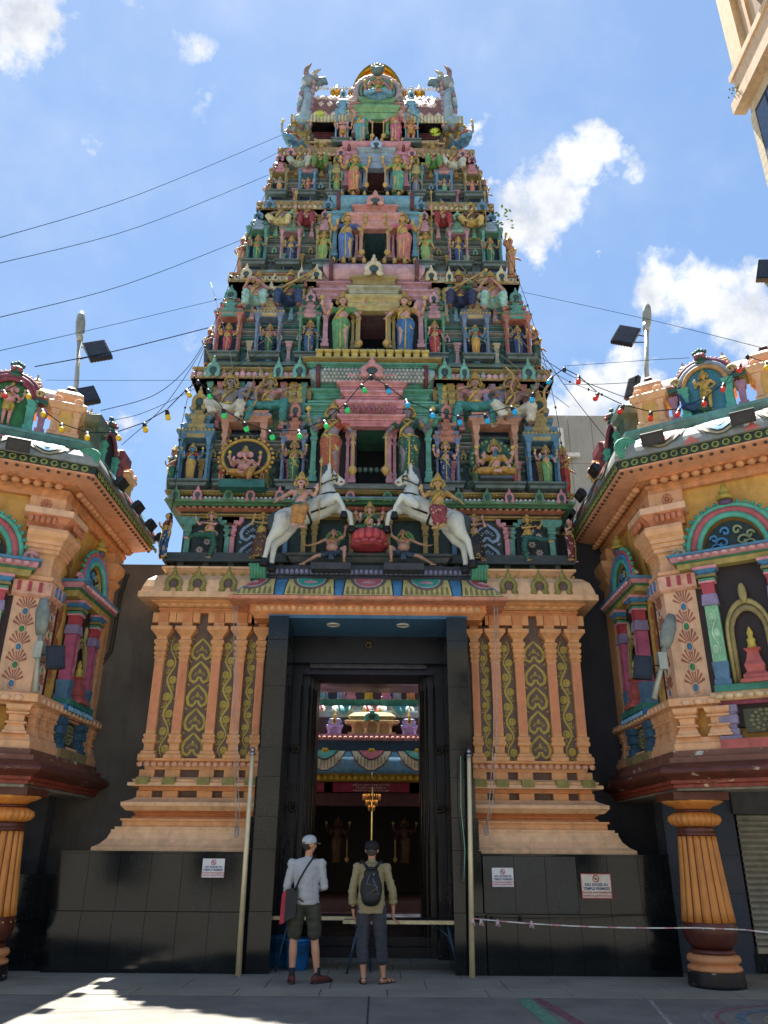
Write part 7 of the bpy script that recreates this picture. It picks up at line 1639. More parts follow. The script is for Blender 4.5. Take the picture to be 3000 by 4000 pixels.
for u, v, lab in ((692, 250, 'bright yellow-green leaves tied at left under the diamond roof'), (940, 288, 'bright yellow-green leaves hanging over the right lion')):
    g = empty('leaf_bunch', at(u, v, Y6-.62), 0, lab, 'leaf bunch'); m = MB()
    for k in range(16):
        a = R(k*24); m.add([(0, 0, 0), (.1*math.cos(a)-.02, -.03, .1*math.sin(a)), (.17*math.cos(a), -.04, .17*math.sin(a)), (.1*math.cos(a)+.03, -.03, .1*math.sin(a)+.02)], [(0, 1, 2, 3)])
    m.build('leaves', M('#b8c83c'), g, kind='stuff')
# shophouses across the street (behind the camera, seen in the granite)
r = empty('shophouse_row', (0, -13, 0), 0, 'pale shophouses across the street mirrored in the black granite', 'shophouse row')
MB().box(-26, 26, -8, 0, 0, 11).build('wall', paint('#b8b2a4', rough=.8, var=.1, scale=.4), r)
for i in range(13):
    for j, z in enumerate((1.2, 4.8, 7.9)):
        w = MB().box(-24+i*4, -22+i*4, -.05, .06, z-.9 if j == 0 else z, z+1.7).build('window', M('#2c3034', rough=.2), r)
        MB().box(-24.15+i*4, -21.85+i*4, 0, .12, z+1.72, z+1.9).build('lintel', M('#cfc9ba'), w)
# ================================================================ inner court seen through the portal
FY = 22.0
r = empty('inner_shrine_hall', (0, FY, 0), 0, 'painted inner hall front seen through the open doorway', 'shrine hall')
def ib(mb, n_, c3, kind=None, par=None, **k):
    o = mb.build(n_, M(c3, **k) if isinstance(c3, str) else c3, par or r, kind); 
    if par is None: o.location = (0, -FY, 0)
    return o
zi_ = lambda v, Y=FY: zat(v, Y)
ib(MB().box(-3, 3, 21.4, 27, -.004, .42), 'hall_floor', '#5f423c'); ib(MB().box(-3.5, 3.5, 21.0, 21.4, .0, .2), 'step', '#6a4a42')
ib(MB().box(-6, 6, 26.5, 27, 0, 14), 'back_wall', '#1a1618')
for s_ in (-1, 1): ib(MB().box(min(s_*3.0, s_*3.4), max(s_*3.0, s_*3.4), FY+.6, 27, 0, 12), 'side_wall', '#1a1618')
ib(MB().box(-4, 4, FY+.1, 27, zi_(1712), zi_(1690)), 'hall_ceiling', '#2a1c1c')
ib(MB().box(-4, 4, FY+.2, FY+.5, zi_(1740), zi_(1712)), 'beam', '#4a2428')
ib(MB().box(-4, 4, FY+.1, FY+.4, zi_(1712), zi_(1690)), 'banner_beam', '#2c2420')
for a, b_, c3 in ((-1.02, 1.02, '#8e1f44'), (-2.2, -1.25, '#8e1f44'), (1.35, 2.2, '#3a2a6c')):
    ib(MB().box(a, b_, FY-.02, FY+.09, zi_(1711), zi_(1691)), 'banner', c3)
hgt = (zi_(1690)-zi_(1712))
for k, tx in enumerate(('ஸ்ரீ மகா மாரியம்மன் கோயில்', 'கோயில் வளாகத்தினுள்', 'காலணிகள் அணியக்கூடாது')):
    tm = text_mesh(tx, hgt*.24, 'banner_lettering', M('white'), .002); o = link('banner_lettering', tm, r, (0, -.03, zi_(1690)-hgt*(.34+.27*k))); o.rotation_euler = (R(90), 0, 0)
ib(MB().sweep([(-4, FY-.1), (4, FY-.1)], [(-.3, zi_(1689)), (.5, zi_(1689)), (.5, zi_(1672)), (-.3, zi_(1672))]), 'gold_fringe_beam', '#b8902c')
m = MB(); petal_row(m, -3, 3, FY-.62, zi_(1686, FY-.6), zi_(1674, FY-.6), .16, .05); ib(m, 'gold_fringe', '#c8a030', kind='stuff')
# lotus cornice of the hall
z0_, z1_ = zi_(1671, FY-.6), zi_(1626, FY-.2); Q = 8
ib(MB().sweep([(-4, FY-.1), (4, FY-.1)], [(-.3, z0_)]+[(.40+.26*math.cos(math.pi/2*k/Q), z0_+(z1_-z0_)*math.sin(math.pi/2*k/Q)) for k in range(Q+1)]+[(-.3, z1_)], sm=True), 'lotus_cornice', '#5f8fae')
def ipatch(xc, hw3, lo, hi, lf, c3, nm):
    g = MB(); vs = []
    for i in range(8):
        q = lo+(hi-lo)*i/7; w_ = hw3*math.sqrt(max(.02, 1-(1-(q-lo)/(hi-lo))**2))
        for j in range(9): vs.append((xc+w_*(-1+j/4), FY-.1-(.40+.26*math.cos(math.pi/2*q))-lf, z0_+(z1_-z0_)*math.sin(math.pi/2*q)+lf*.5))
    g.add(vs, [(i*9+j, i*9+j+1, (i+1)*9+j+1, (i+1)*9+j) for i in range(7) for j in range(8)], True); ib(g, nm, c3)
for k, c3 in ((-2, '#c06a70'), (-1, '#4f9a8c'), (0, '#c0606c'), (1, '#4f9a8c'), (2, '#c06a70')):
    xc = k*1.22
    ipatch(xc, .56, .05, 1, .01, '#3a3440', 'design_edge'); ipatch(xc, .53, .07, 1, .02, '#c8b89c', 'cream_shell')
    for j in range(-5, 6): ipatch(xc+j*.088, .018, .1, .5, .03, '#8a7a60', 'shell_rib')
    ipatch(xc, .36, .36, 1, .035, '#2a2430', 'design_edge'); ipatch(xc, .33, .4, 1, .045, c3, 'heart_field')
    g = MB(); 
    for j in range(6): a = R(j*60); g.ell((xc+.07*math.cos(a), FY-.62, z0_+(z1_-z0_)*.92+.07*math.sin(a)), (.06, .05, .06), 7, 5)
    ib(g, 'gold_flower', '#c8a030')
ib(MB().sweep([(-4, FY), (4, FY)], [(-.3, z1_), (.5, z1_), (.52, zi_(1605)), (-.3, zi_(1605))]), 'blue_frieze', '#27465e')
ib(MB().sweep([(-4, FY), (4, FY)], [(-.3, zi_(1605)), (.56, zi_(1605)), (.56, zi_(1592)), (-.3, zi_(1592))]), 'pink_ledge', '#c08a98')
m = MB(); petal_row(m, -3, 3, FY-.57, zi_(1604), zi_(1596), .14, .04); ib(m, 'ledge_petals', '#c98a7c', kind='stuff')
ib(MB().box(-4, 4, FY+.3, FY+.9, zi_(1592), zi_(1549)), 'parapet_wall', '#2c2228')
Yk_ = FY+.1
def ikiosk(x, w_, va, vb, body, nas, fin):
    za_, zb_ = zi_(va, Yk_), zi_(vb, Yk_); h_ = zb_-za_
    k_ = ib(MB().tstack(x, Yk_, [(w_*.9, za_), (w_*.9, za_+.08*h_), (w_*.75, za_+.1*h_), (w_*.75, za_+.4*h_), (w_, za_+.45*h_), (w_*1.05, za_+.52*h_), (w_*.8, za_+.56*h_), (w_*.8, za_+.66*h_), (w_*.9, za_+.7*h_), (w_*.7, za_+.85*h_), (w_*.3, za_+.9*h_)], ratio=.5), 'parapet_kiosk', body)
    for f_ in fin: inst('finial', FIN, M('gold'), r, (x+f_*w_, Yk_-FY, za_+.88*h_), (.16, .16, .2))
    n = 2 if w_ < .5 else 4
    for j in range(n):
        inst('kiosk_post', POST, M(body), r, (x-w_*.7+1.4*w_*j/(n-1), Yk_-w_*.42-.1-FY, za_), (.12, .12, .42*h_))
    nasika(r, x, Yk_-.3-FY-w_*.1, za_+.5*h_, w_*.7, .45*h_, M(nas))
ikiosk(0, .72, 1590, 1534, '#b09a6c', 'teal', (-.3, 0, .3)); 
for s_ in (-1, 1): ikiosk(s_*1.02, .22, 1590, 1548, '#8a86b0', 'gold', (0,)); ikiosk(s_*1.95, .36, 1590, 1545, '#b8545c', 'pink', (0,)); ikiosk(s_*2.8, .3, 1590, 1548, '#6f9ab0', 'pink', (0,))
z2_, z3_ = zi_(1553, FY+.6), zi_(1530, FY+.9)
ib(MB().sweep([(-4, FY+.9), (4, FY+.9)], [(-.3, z2_)]+[(.35+.22*math.cos(math.pi/2*k/Q), z2_+(z3_-z2_)*math.sin(math.pi/2*k/Q)) for k in range(Q+1)]+[(-.3, z3_)], sm=True), 'upper_cornice', '#8aa0a0')
for k in range(-4, 5):
    g = MB(); vs = []
    for (hw3, lf, c3) in ((.36, .01, '#c0b090'), (.24, .03, ('#b8606c', '#3f8a8c')[k % 2])):
        g = MB(); vs = []
        for i in range(6):
            q = .1+.9*i/5; w_ = hw3*math.sqrt(max(.02, 1-(1-i/5)**2))
            for j in range(5): vs.append((k*.8+w_*(-1+j/2), FY+.9-(.35+.22*math.cos(math.pi/2*q))-lf, z2_+(z3_-z2_)*math.sin(math.pi/2*q)+lf*.4))
        g.add(vs, [(i*5+j, i*5+j+1, (i+1)*5+j+1, (i+1)*5+j) for i in range(5) for j in range(4)], True); ib(g, 'lotus_design', c3)
ib(MB().sweep([(-4, FY+1), (4, FY+1)], [(-.3, z3_), (.2, z3_), (.3, zi_(1512, FY+.8)), (-.3, zi_(1512, FY+.8))]), 'green_ledge', '#3f7f70')
ib(MB().box(-4, 4, FY+1.3, FY+1.6, zi_(1512, FY+1), zi_(1455, FY+1)), 'upper_wall', '#2a2030')
for k, (u, sk3, dr3) in enumerate(((700, '#c0785c', '#3f8ab8'), (738, '#c0a0a8', '#7f86b8'), (858, '#c0a0a8', '#7f8ab8'), (888, '#c87a5c', '#b86a4c'), (797, '#c0904c', '#b08a2c'))):
    statue('two', u, 1510, 1440 if u != 797 else 1436, FY+.85, ('figure in bright blue skirt at the far left of the inner roof', 'grey-blue skirted figure left of the middle one on the inner roof', 'grey-blue skirted figure right of the middle one on the inner roof', 'figure in orange skirt at the far right of the inner roof', 'gold-robed middle figure on the inner roof')[k], skin=sk3, dress=dr3, Z=zi_(1512, FY+.7), H=1.15, group='figures on the inner hall roof')
for u in (758, 834): inst('roof_post', POST, M('#c07a94'), r, (xat(u, 1500, FY+.9), .9, zi_(1512, FY+.8)), (.3, .3, 1.5))
# chandelier, flag mast and guardians in the dark hall
ch_ = empty('chandelier', (0.04, 19.6, 0), 0, 'small gold chandelier hanging in the doorway of the inner hall', 'chandelier'); zc_ = zat(1716, 19.6)
m = MB(); 
for rr, zz_, n in ((.20, .0, 20), (.13, -.13, 14), (.07, -.24, 8)):
    for k in range(n): a = 2*math.pi*k/n; m.tube([(rr*math.cos(a), rr*math.sin(a), zc_+zz_), (rr*math.cos(a), rr*math.sin(a), zc_+zz_-.13)], .014, 4)
m.build('crystal_drops', paint('#c88a3c', rough=.2, metal=.5), ch_, kind='stuff'); MB().tube([(0, 0, zc_), (0, 0, zc_+.5)], .006, 5).build('chain', M('dgrey'), ch_)
fm_ = empty('flag_mast', (0.04, 20.6, .42), 0, 'thin brass temple mast in the middle of the inner hall', 'mast'); MB().lathe(0, 0, [(.06, 0), (.03, .1), (.016, .15), (.016, 2.6)], 10).build('mast', M('dgold', rough=.3), fm_)
for s_ in (-1, 1):
    statue('guardLm' if s_ < 0 else 'guardRm', 0, 0, 0, 24, 'dark guardian figure with gold dress inside the hall, %s of the mast' % ('left' if s_ < 0 else 'right'), skin='#4a2c24', dress='#5a3a1c', crownc='#6a4a20', sash='#5a4020', X=s_*.95, Z=1.25, H=1.1, group=None)
# ================================================================ street furniture
def pole(x, y, top, label):
    r = empty('flagpole', (x, y, 0), 0, label, 'pole', 'steel poles at the entrance'); st = paint('#dccca4', rough=.3, var=.12, metal=.15); X_, Z_ = top
    MB().tube([(0, 0, 0), (X_-x, 0, Z_)], [.042, .030], 12).build('tube', st, r)
    MB().ell((X_-x, 0, Z_+.05), (.04, .04, .04), 10, 7).build('ball_top', paint('#9a9aa0', rough=.15, metal=.9), r); MB().lathe(X_-x, 0, [(.045, Z_-.03), (.045, Z_+.01)], 12).build('collar', paint('#9a9aa0', rough=.2, metal=.9), r); return r
pole(-1.69, 12.32, (-1.71, 2.93), 'cream steel pole standing left of the entrance'); pr_ = pole(1.51, 12.32, (1.57, 2.93), 'cream steel pole standing right of the entrance')
m = MB(); m.tube([(-.07, -.05, 2.9), (-.09, -.05, 2.2), (-.05, -.05, 1.6), (-.08, -.05, 1.2)], .006, 5).build('green_string', M('#7fb89a'), pr_)
# folding tables
def table(x0, x1, y0, y1, z, label):
    r = empty('folding_table', ((x0+x1)/2, (y0+y1)/2, 0), 0, label, 'table', 'folding tables across the entrance'); cx = (x0+x1)/2; cy = (y0+y1)/2; hx = (x1-x0)/2; hy = (y1-y0)/2
    MB().box(-hx, hx, -hy, hy, z-.02, z).build('tabletop', paint('#1c1e24', rough=.25), r)
    MB().box(-hx-.005, hx+.005, -hy-.008, -hy, z-.05, z-.001).build('edge_strip', paint('#d8c898', rough=.5, var=.3, kind='peel', h2='#7a6a4c'), r)
    lm = paint('#34506c', rough=.4, var=.4, metal=.2)
    for s2 in (-1, 1):
        for t2 in (-1, 1):
            MB().tube([(s2*(hx-.22), t2*(hy-.05), z-.03), (s2*(hx-.06), t2*(hy-.03), .0)], .016, 8).build('leg', lm, r)
        MB().tube([(s2*(hx-.45), 0, z-.03), (s2*(hx-.18), -hy+.05, z-.22)], .01, 6).build('brace', lm, r); MB().tube([(s2*(hx-.13), -hy+.05, .3), (s2*(hx-.13), hy-.05, .3)], .012, 6).build('crossbar', lm, r)
    return r
zt_ = zat(1980, 12.75)
table(-1.30, .18, 12.75, 13.3, zt_+.0, 'blue-legged folding table at left of the entrance beside the buckets'); table(-.28, 1.42, 12.55, 13.1, zt_-.03, 'blue-legged folding table at right behind the man with the backpack')
def bucket(x, y, label):
    r = empty('plastic_bucket', (x, y, .004), 0, label, 'bucket', 'blue buckets under the table'); bl = paint('#1f6fb0', rough=.35, var=.12)
    MB().lathe(0, 0, [(.14, 0), (.155, .02), (.19, .36), (.20, .36), (.205, .40), (.19, .40), (.17, .3), (.14, .03)], 28).build('body', bl, r)
    MB().ring((0, 0, .34), .195, .008, 'z', 24, 6).build('rim', bl, r); MB().tube([(.2*math.cos(R(a)), -.02-.2*abs(math.sin(R(a)))*.9, .36-.15*math.sin(R(a))) for a in range(0, 181, 15)], .004, 5).build('handle', M('dgrey'), r)
bucket(-.96, 13.0, 'blue plastic bucket behind the bare calves of the man in shorts'); bucket(-1.36+.12, 13.3, 'blue plastic bucket half hidden by the left table leg')
r = empty('water_drum', (-4.85, 13.3, 0), 0, 'dark blue drum in the shadow behind the left column', 'drum'); MB().lathe(0, 0, [(.24, 0), (.25, .02), (.24, .3), (.25, .32), (.24, .6), (.25, .62), (.24, 1.0), (.22, 1.02)], 24).build('body', paint('#16304a', rough=.4), r); MB().ring((0, 0, 1.02), .24, .015, 'z', 24, 6).build('rim', paint('#1f4260', rough=.3), r)
# barrier tape
r = empty('barrier_tape', (1.54, 12.28, .8), 0, 'red and white barrier tape stretched from the right pole to the column', 'barrier tape')
P0 = V((1.54, 12.28, zat(1984, 12.28, 1020))); P1 = V((4.30, 11.36, zat(2004, 11.36, 1490))); P2 = V((4.93, 11.30, zat(2008, 11.30, 1560))); P3 = V((6.4, 11.0, P2.z-.04))
def tseg(a, b_, n, sag, first=0):
    for i in range(n):
        t0, t1_ = i/n, (i+1)/n; p = a.lerp(b_, t0); q_ = a.lerp(b_, t1_); p = p-V((0, 0, sag*4*t0*(1-t0))); q_ = q_-V((0, 0, sag*4*t1_*(1-t1_)))
        p -= V((1.54, 12.28, .8)); q_ -= V((1.54, 12.28, .8)); w_ = .007
        MB().add([p-V((0, 0, w_)), q_-V((0, 0, w_)), q_+V((0, 0, w_)), p+V((0, 0, w_)), p+V((0, .004, -w_)), q_+V((0, .004, -w_)), q_+V((0, .004, w_)), p+V((0, .004, w_))], [(0, 1, 2, 3), (7, 6, 5, 4), (3, 2, 6, 7), (1, 0, 4, 5)]).build('tape_stripe', M('#dedad8' if (i+first) % 3 else '#d09498'), r)
tseg(P0, P1, 24, .04); tseg(P1, P2, 5, 0, 1); tseg(P2, P3, 14, .03)
for t in (.0, .04, .12, .28):
    p = P0.lerp(P1, t)-V((1.54, 12.28, .8)); k = MB(); k.tube([p, p+V((-.02, -.01, -.08))], [.012, .016], 5, flat=.2); k.tube([p, p+V((.025, -.01, -.09))], [.012, .014], 5, flat=.2); k.build('knot_tail', M('#d8b8bc'), r)
# signs
def sign(u, v, w_, h_, big, label):
    Y = 12.495; p = at(u, v, Y); r = empty('notice_sign', (p.x, Y, p.z), 0, label, 'sign', 'no shoes notices on the granite')
    MB().box(-w_/2, w_/2, -.008, 0, -h_/2, h_/2).build('plate', M('#dcdcdc' if not big else '#d8d0c0', var=.08), r)
    if big:
        for a in ((-w_/2, w_/2, h_/2-.012, h_/2), (-w_/2, w_/2, -h_/2, -h_/2+.012), (-w_/2, -w_/2+.01, -h_/2+.012, h_/2-.012), (w_/2-.01, w_/2, -h_/2+.012, h_/2-.012)):
            MB().box(a[0], a[1], -.011, -.008, a[2], a[3]).build('red_border', M('#b03434'), r)
    def tx(s3, sz, z, c3): o = link('lettering', text_mesh(s3, sz, 'lettering', M(c3, var=.05), .001, bold=sz*.02), r, (0, -.010, z)); o.rotation_euler = (R(90), 0, 0)
    k = h_/.32
    tx('NO SHOES IN', .052*k, .0*k, '#1c2a6c'); tx('TEMPLE PREMISES', .048*k*min(1, w_/h_*.78), -.048*k, '#1c2a6c'); tx('கோயில் வளாகத்தினுள்', .034*k, -.092*k, '#b02c2c'); tx('காலணிகள் அணியக்கூடாது', .030*k, -.132*k, '#b02c2c')
    MB().ring((0, -.011, .095*k), .042*k, .006*k, 'y', 24, 5).build('red_ring', M('#b02c2c', var=.05), r)
    MB().tube([(-.028*k, -.012, .125*k), (.028*k, -.012, .065*k)], .004*k, 4).build('red_bar', M('#b02c2c', var=.05), r)
    q = MB(); q.ell((0, -.009, .09*k), (.022*k, .003, .010*k), 8, 5); q.ell((-.012*k, -.009, .102*k), (.009*k, .003, .012*k), 8, 5); q.build('shoe_symbol', M('black'), r)
sign(461, 1875, .32, .25, False, 'small white no shoes notice on the left granite wall'); sign(1086, 1895, .31, .25, False, 'small white no shoes notice nearer the right pole'); sign(1288, 1914, .44, .33, True, 'larger red-bordered no shoes notice on the right granite wall')
# hanging ropes on the facade
for pts, lab in (((( 505, 1308), (506, 1600), (510, 1770), (512, 1790)), 'thin pale rope hanging from the left end of the hood'), (((1068, 1312), (1066, 1600), (1056, 1750), (1050, 1785)), 'thin pale rope hanging from the right end of the hood')):
    P_ = [at(u, v, 12.35+.08*i) for i, (u, v) in enumerate(pts)]; r = empty('hanging_rope', P_[0], 0, lab, 'rope')
    MB().tube([p-P_[0] for p in P_], .007, 5).build('rope', M('#a8a8a4'), r); MB().tube([p-P_[0]+V((.05, 0, 0)) for p in P_[:-1]]+[P_[-1]-P_[0]], .006, 5).build('rope', M('#a8a8a4'), r)
    k = MB(); 
    for i in range(4): k.ring(tuple(P_[-1]-P_[0]-V((0, 0, .03*i))), .03, .008, 'y', 10, 5)
    k.build('coil', M('#8a8a88'), r)
# light masts and floodlights
LG_ = paint('#a3a89c', rough=.4, var=.15, metal=.2)
def flood(r, loc, rz, rx, ry, w_=.42, h_=.52):
    m = MB().box(-w_/2, w_/2, -.04, .04, -h_/2, h_/2); mt = Matrix.Translation(loc) @ Matrix.Rotation(rz, 4, 'Z') @ Matrix.Rotation(ry, 4, 'Y') @ Matrix.Rotation(rx, 4, 'X'); 
    q = MB().box(-w_/2+.03, w_/2-.03, -.046, -.041, -h_/2+.03, h_/2-.03).xf(mt); f_ = MB()
    for k in range(7): f_.box(-w_/2+.04+k*(w_-.09)/6, -w_/2+.05+k*(w_-.09)/6, .04, .08, -h_/2+.03, h_/2-.03)
    o = m.xf(mt).build('floodlight', M('#141416', rough=.35), r); q.build('glass', paint('#26262a', rough=.15), o); f_.xf(mt).build('cooling_fins', M('#141416'), o); return o
def mast(s_, base, top, Y, label, lamp_u):
    b_ = at(*base, Y); t_ = at(*top, Y); r = empty('light_mast', b_, 0, label, 'light mast', 'light masts on the pavilions'); T = t_-b_
    MB().tube([(0, 0, -1.1), (0, 0, 0), T*.74], .045, 10).build('pole', LG_, r); MB().lathe(0, 0, [(.06, 0), (.06, .2)], 10).xf(Matrix.Translation(T*.70)).build('collar', LG_, r)
    MB().tube([T*.72, T*.78], .055, 10).build('lamp_neck', LG_, r)
    l_ = MB(); l_.tube([T*.76, T*.84, T, T*1.14, T*1.22], [.05, .085, .095, .08, .03], 12, flat=.8); l_.build('lamp_head', paint('#8f948c', rough=.4), r)
    return r, T
mR, TR = mast(1, (1396, 800), (1397, 680), 12.6, 'grey light mast on the right pavilion with a black floodlight', 0)
o = flood(mR, TR*.58+V((-.42, -.05, 0)), R(-20), R(-20), R(25)); MB().tube([TR*.6, TR*.58+V((-.3, -.05, .05))], .012, 6).build('bracket', M('black'), mR); MB().tube([TR*.5, TR*.58+V((-.3, -.05, -.15))], .012, 6).build('bracket', M('black'), mR)
mL, TL = mast(-1, (165, 830), (174, 700), 12.6, 'grey light mast on the left pavilion with a black floodlight', 0)
o = flood(mL, TL*.52+V((.38, -.05, 0)), R(20), R(-20), R(-25)); MB().tube([TL*.6, TL*.55+V((.22, -.05, .08))], .012, 6).build('bracket', M('black'), mL); MB().tube([TL*.4, TL*.50+V((.25, -.05, -.1))], .012, 6).build('bracket', M('black'), mL)
for s_, base, top, lab in ((1, (1413, 1510), (1440, 1380), 'grey street lamp clamped beside the right corner pilaster'), (-1, (70, 1440), (92, 1360), 'grey street lamp clamped beside the left corner pilaster')):
    Y = 11.1 if s_ > 0 else 11.25; b_ = at(*base, Y); t_ = at(*top, Y); r = empty('street_lamp', b_, 0, lab, 'street lamp', 'street lamps on the pavilion balconies'); T = t_-b_
    if s_ < 0: T = at(90, 1350, Y)-at(76, 1495, Y); r.location = at(76, 1495, Y)
    MB().tube([(0, 0, 0), T*.85], .04, 10).build('pole', LG_, r); MB().box(-.06, .06, -.06, .06, -.12, .12).xf(Matrix.Translation(T*.62)).build('clamp', LG_, r)
    MB().tube([T*.85, T*1.0, T*1.2, T*1.42], [.07, .10, .11, .06], 10, flat=.6).build('lamp_head', paint('#7f8880', rough=.4), r)
    fx_ = T*.50+V((-s_*.26, -.04, .0)); flood(r, fx_, R(-s_*25), R(-8), R(s_*8), .26, .34); MB().tube([T*.55, fx_+V((s_*.1, 0, .03))], .01, 6).build('bracket', M('black'), r); MB().tube([T*.45, fx_+V((s_*.1, 0, -.08))], .01, 6).build('bracket', M('black'), r)
def fl_thing(u, v, Y, rz, rx, ry, w_, h_, lab, g=None):
    r = empty('floodlight', at(u, v, Y), 0, lab, 'floodlight', g); o = flood(r, V((0, 0, 0)), rz, rx, ry, w_, h_); MB().tube([(0, .05, 0), (0, .22, -.06)], .012, 6).build('bracket', M('black'), r)
fl_thing(192, 855, 12.2, R(20), R(-20), R(-25), .30, .42, 'black floodlight standing beside the left peach kiosk'); fl_thing(1366, 838, 12.4, R(-60), R(-15), R(10), .24, .46, 'narrow black floodlight beside the right peach kiosk')
fl_thing(1664, 585, 10.2, R(-20), R(-15), R(15), .4, .5, 'black floodlight cut by the right edge above the pavilion'); MB().tube([(0, .2, -.06), (.9, .8, -.5), (1.0, .9, -3.2)], .03, 8).build('support_pole', LG_, COL.objects[[o.name for o in COL.objects if o.get('label') == 'black floodlight cut by the right edge above the pavilion'][0]])
for i, (u, v, lab) in enumerate(((130, 968, 'first'), (232, 945+10, 'x'))): pass
for k, (t, nm) in enumerate(((.35, 'nearest'), (1.35, 'second'), (2.2, 'third'), (2.9, 'farthest'))):
    for s_, bx, by, zz_ in ((1, 4.60, 11.45, 7.5), (-1, -4.98, 11.6, 7.25)):
        r = empty('floodlight', (bx-s_*.80, by+t, zz_), 0, '%s small black floodlight along the lane-side eave of the %s pavilion' % (nm, 'right' if s_ > 0 else 'left'), 'floodlight', 'eave floodlights'); flood(r, V((0, 0, 0)), -s_*R(90), R(35), 0, .3, .17)
for s_, F_, yy, zz_, ts in ((1, FR, yaR, 7.5, (.25, 1.55)), (-1, FL, yaL, 7.25, (.75, 2.35))):
    for k, t in enumerate(ts):
        p = F_(t, .78); r = empty('floodlight', (p[0], p[1], zz_), yy, '%s black floodlight on the street-side eave of the %s pavilion' % (('inner', 'outer')[k], 'right' if s_ > 0 else 'left'), 'floodlight', 'eave floodlights'); flood(r, V((0, 0, 0)), 0, R(35), 0, .34, .2)
# festoon of coloured bulbs
WR = paint('#1c2630', rough=1.0, var=.05, spec=0.0)
nodes = [(-20, 850), (45, 826), (428, 824), (801, 813), (1219, 796), (1614, 769), (1700, 840)]
sp = [(1, [(8, 866, 'r')]), (2, [(59, 867, 'y'), (91, 907, 'y'), (133, 937, 'y'), (188, 956, 'y'), (250, 956, 'y'), (311, 935, 'y'), (360, 907, 'y'), (402, 864, 'y')]),
      (3, [(448, 863, 'g'), (482, 904, 'g'), (526, 934, 'g'), (581, 953, 'g'), (645, 952, 'g'), (700, 931, 'g'), (745, 895, 'g'), (780, 853, 'g')]),
      (4, [(833, 853, 'b'), (877, 886, 'b'), (930, 908, 'b'), (989, 920, 'b'), (1047, 917, 'b'), (1104, 900, 'b'), (1153, 870, 'b'), (1193, 836, 'b')]),
      (5, [(1250, 834, 'r'), (1292, 871, 'r'), (1347, 897, 'r'), (1406, 911, 'r'), (1468, 905, 'r'), (1522, 881, 'r'), (1564, 850, 'r'), (1599, 809, 'r')]), (6, [(1654, 805, 'y')])]
FYY = lambda u: 9.9+.0*u
CN = dict(r=('red', '#d8341c'), y=('yellow', '#e0b81c'), g=('green', '#2fd06a'), b=('blue', '#1fa8e0'))
BS = MB().lathe(0, 0, [(.022, -.0), (.026, -.03), (.03, -.05), (.032, -.075)], 10).mesh('socket', M('black')); 
BB = MB().lathe(0, 0, [(.020, -.07), (.036, -.085), (.038, -.14), (.03, -.155), (.008, -.16)], 12).mesh('bulb', None)
BM = {k: paint(v[1], rough=.25, var=.08) for k, v in CN.items()}
posn = {1: 'at the far left edge', 2: 'sagging left of the tower', 3: 'crossing the left half of the tower', 4: 'crossing the right half of the tower', 5: 'sagging right of the tower', 6: 'at the far right edge'}
for si, bulbs in sp:
    a, b_ = nodes[si-1], nodes[si]; c3 = bulbs[0][2]; Yw = 9.9
    pts = [at(a[0], a[1], Yw)]+[at(u, v-22, Yw) for u, v, _ in bulbs]+[at(b_[0], b_[1], Yw)]
    r = empty('festoon_light_string', pts[0], 0, 'black cable of %s bulbs %s' % (CN[c3][0], posn[si]), 'string lights', 'festoon lights over the street')
    MB().tube([p-pts[0] for p in pts], .007, 6).build('cable', WR, r); MB().ell((0, 0, -.02), (.03, .03, .05), 8, 6).build('cable_hook', M('black'), r)
    for p in pts[1:-1]:
        t = (p-pts[0])/(pts[-1]-pts[0]).length; q = p-pts[0]; rt = (random.uniform(-.3, .3), random.uniform(.15, .55)*(1 if p.x < 2.2 else -1)*-1, 0)
        s1 = inst('socket', BS, None, r, tuple(q), (1.1, 1.1, 1.1), rt); inst('bulb', BB, BM[c3], s1, scale=(.9, .9, .9))
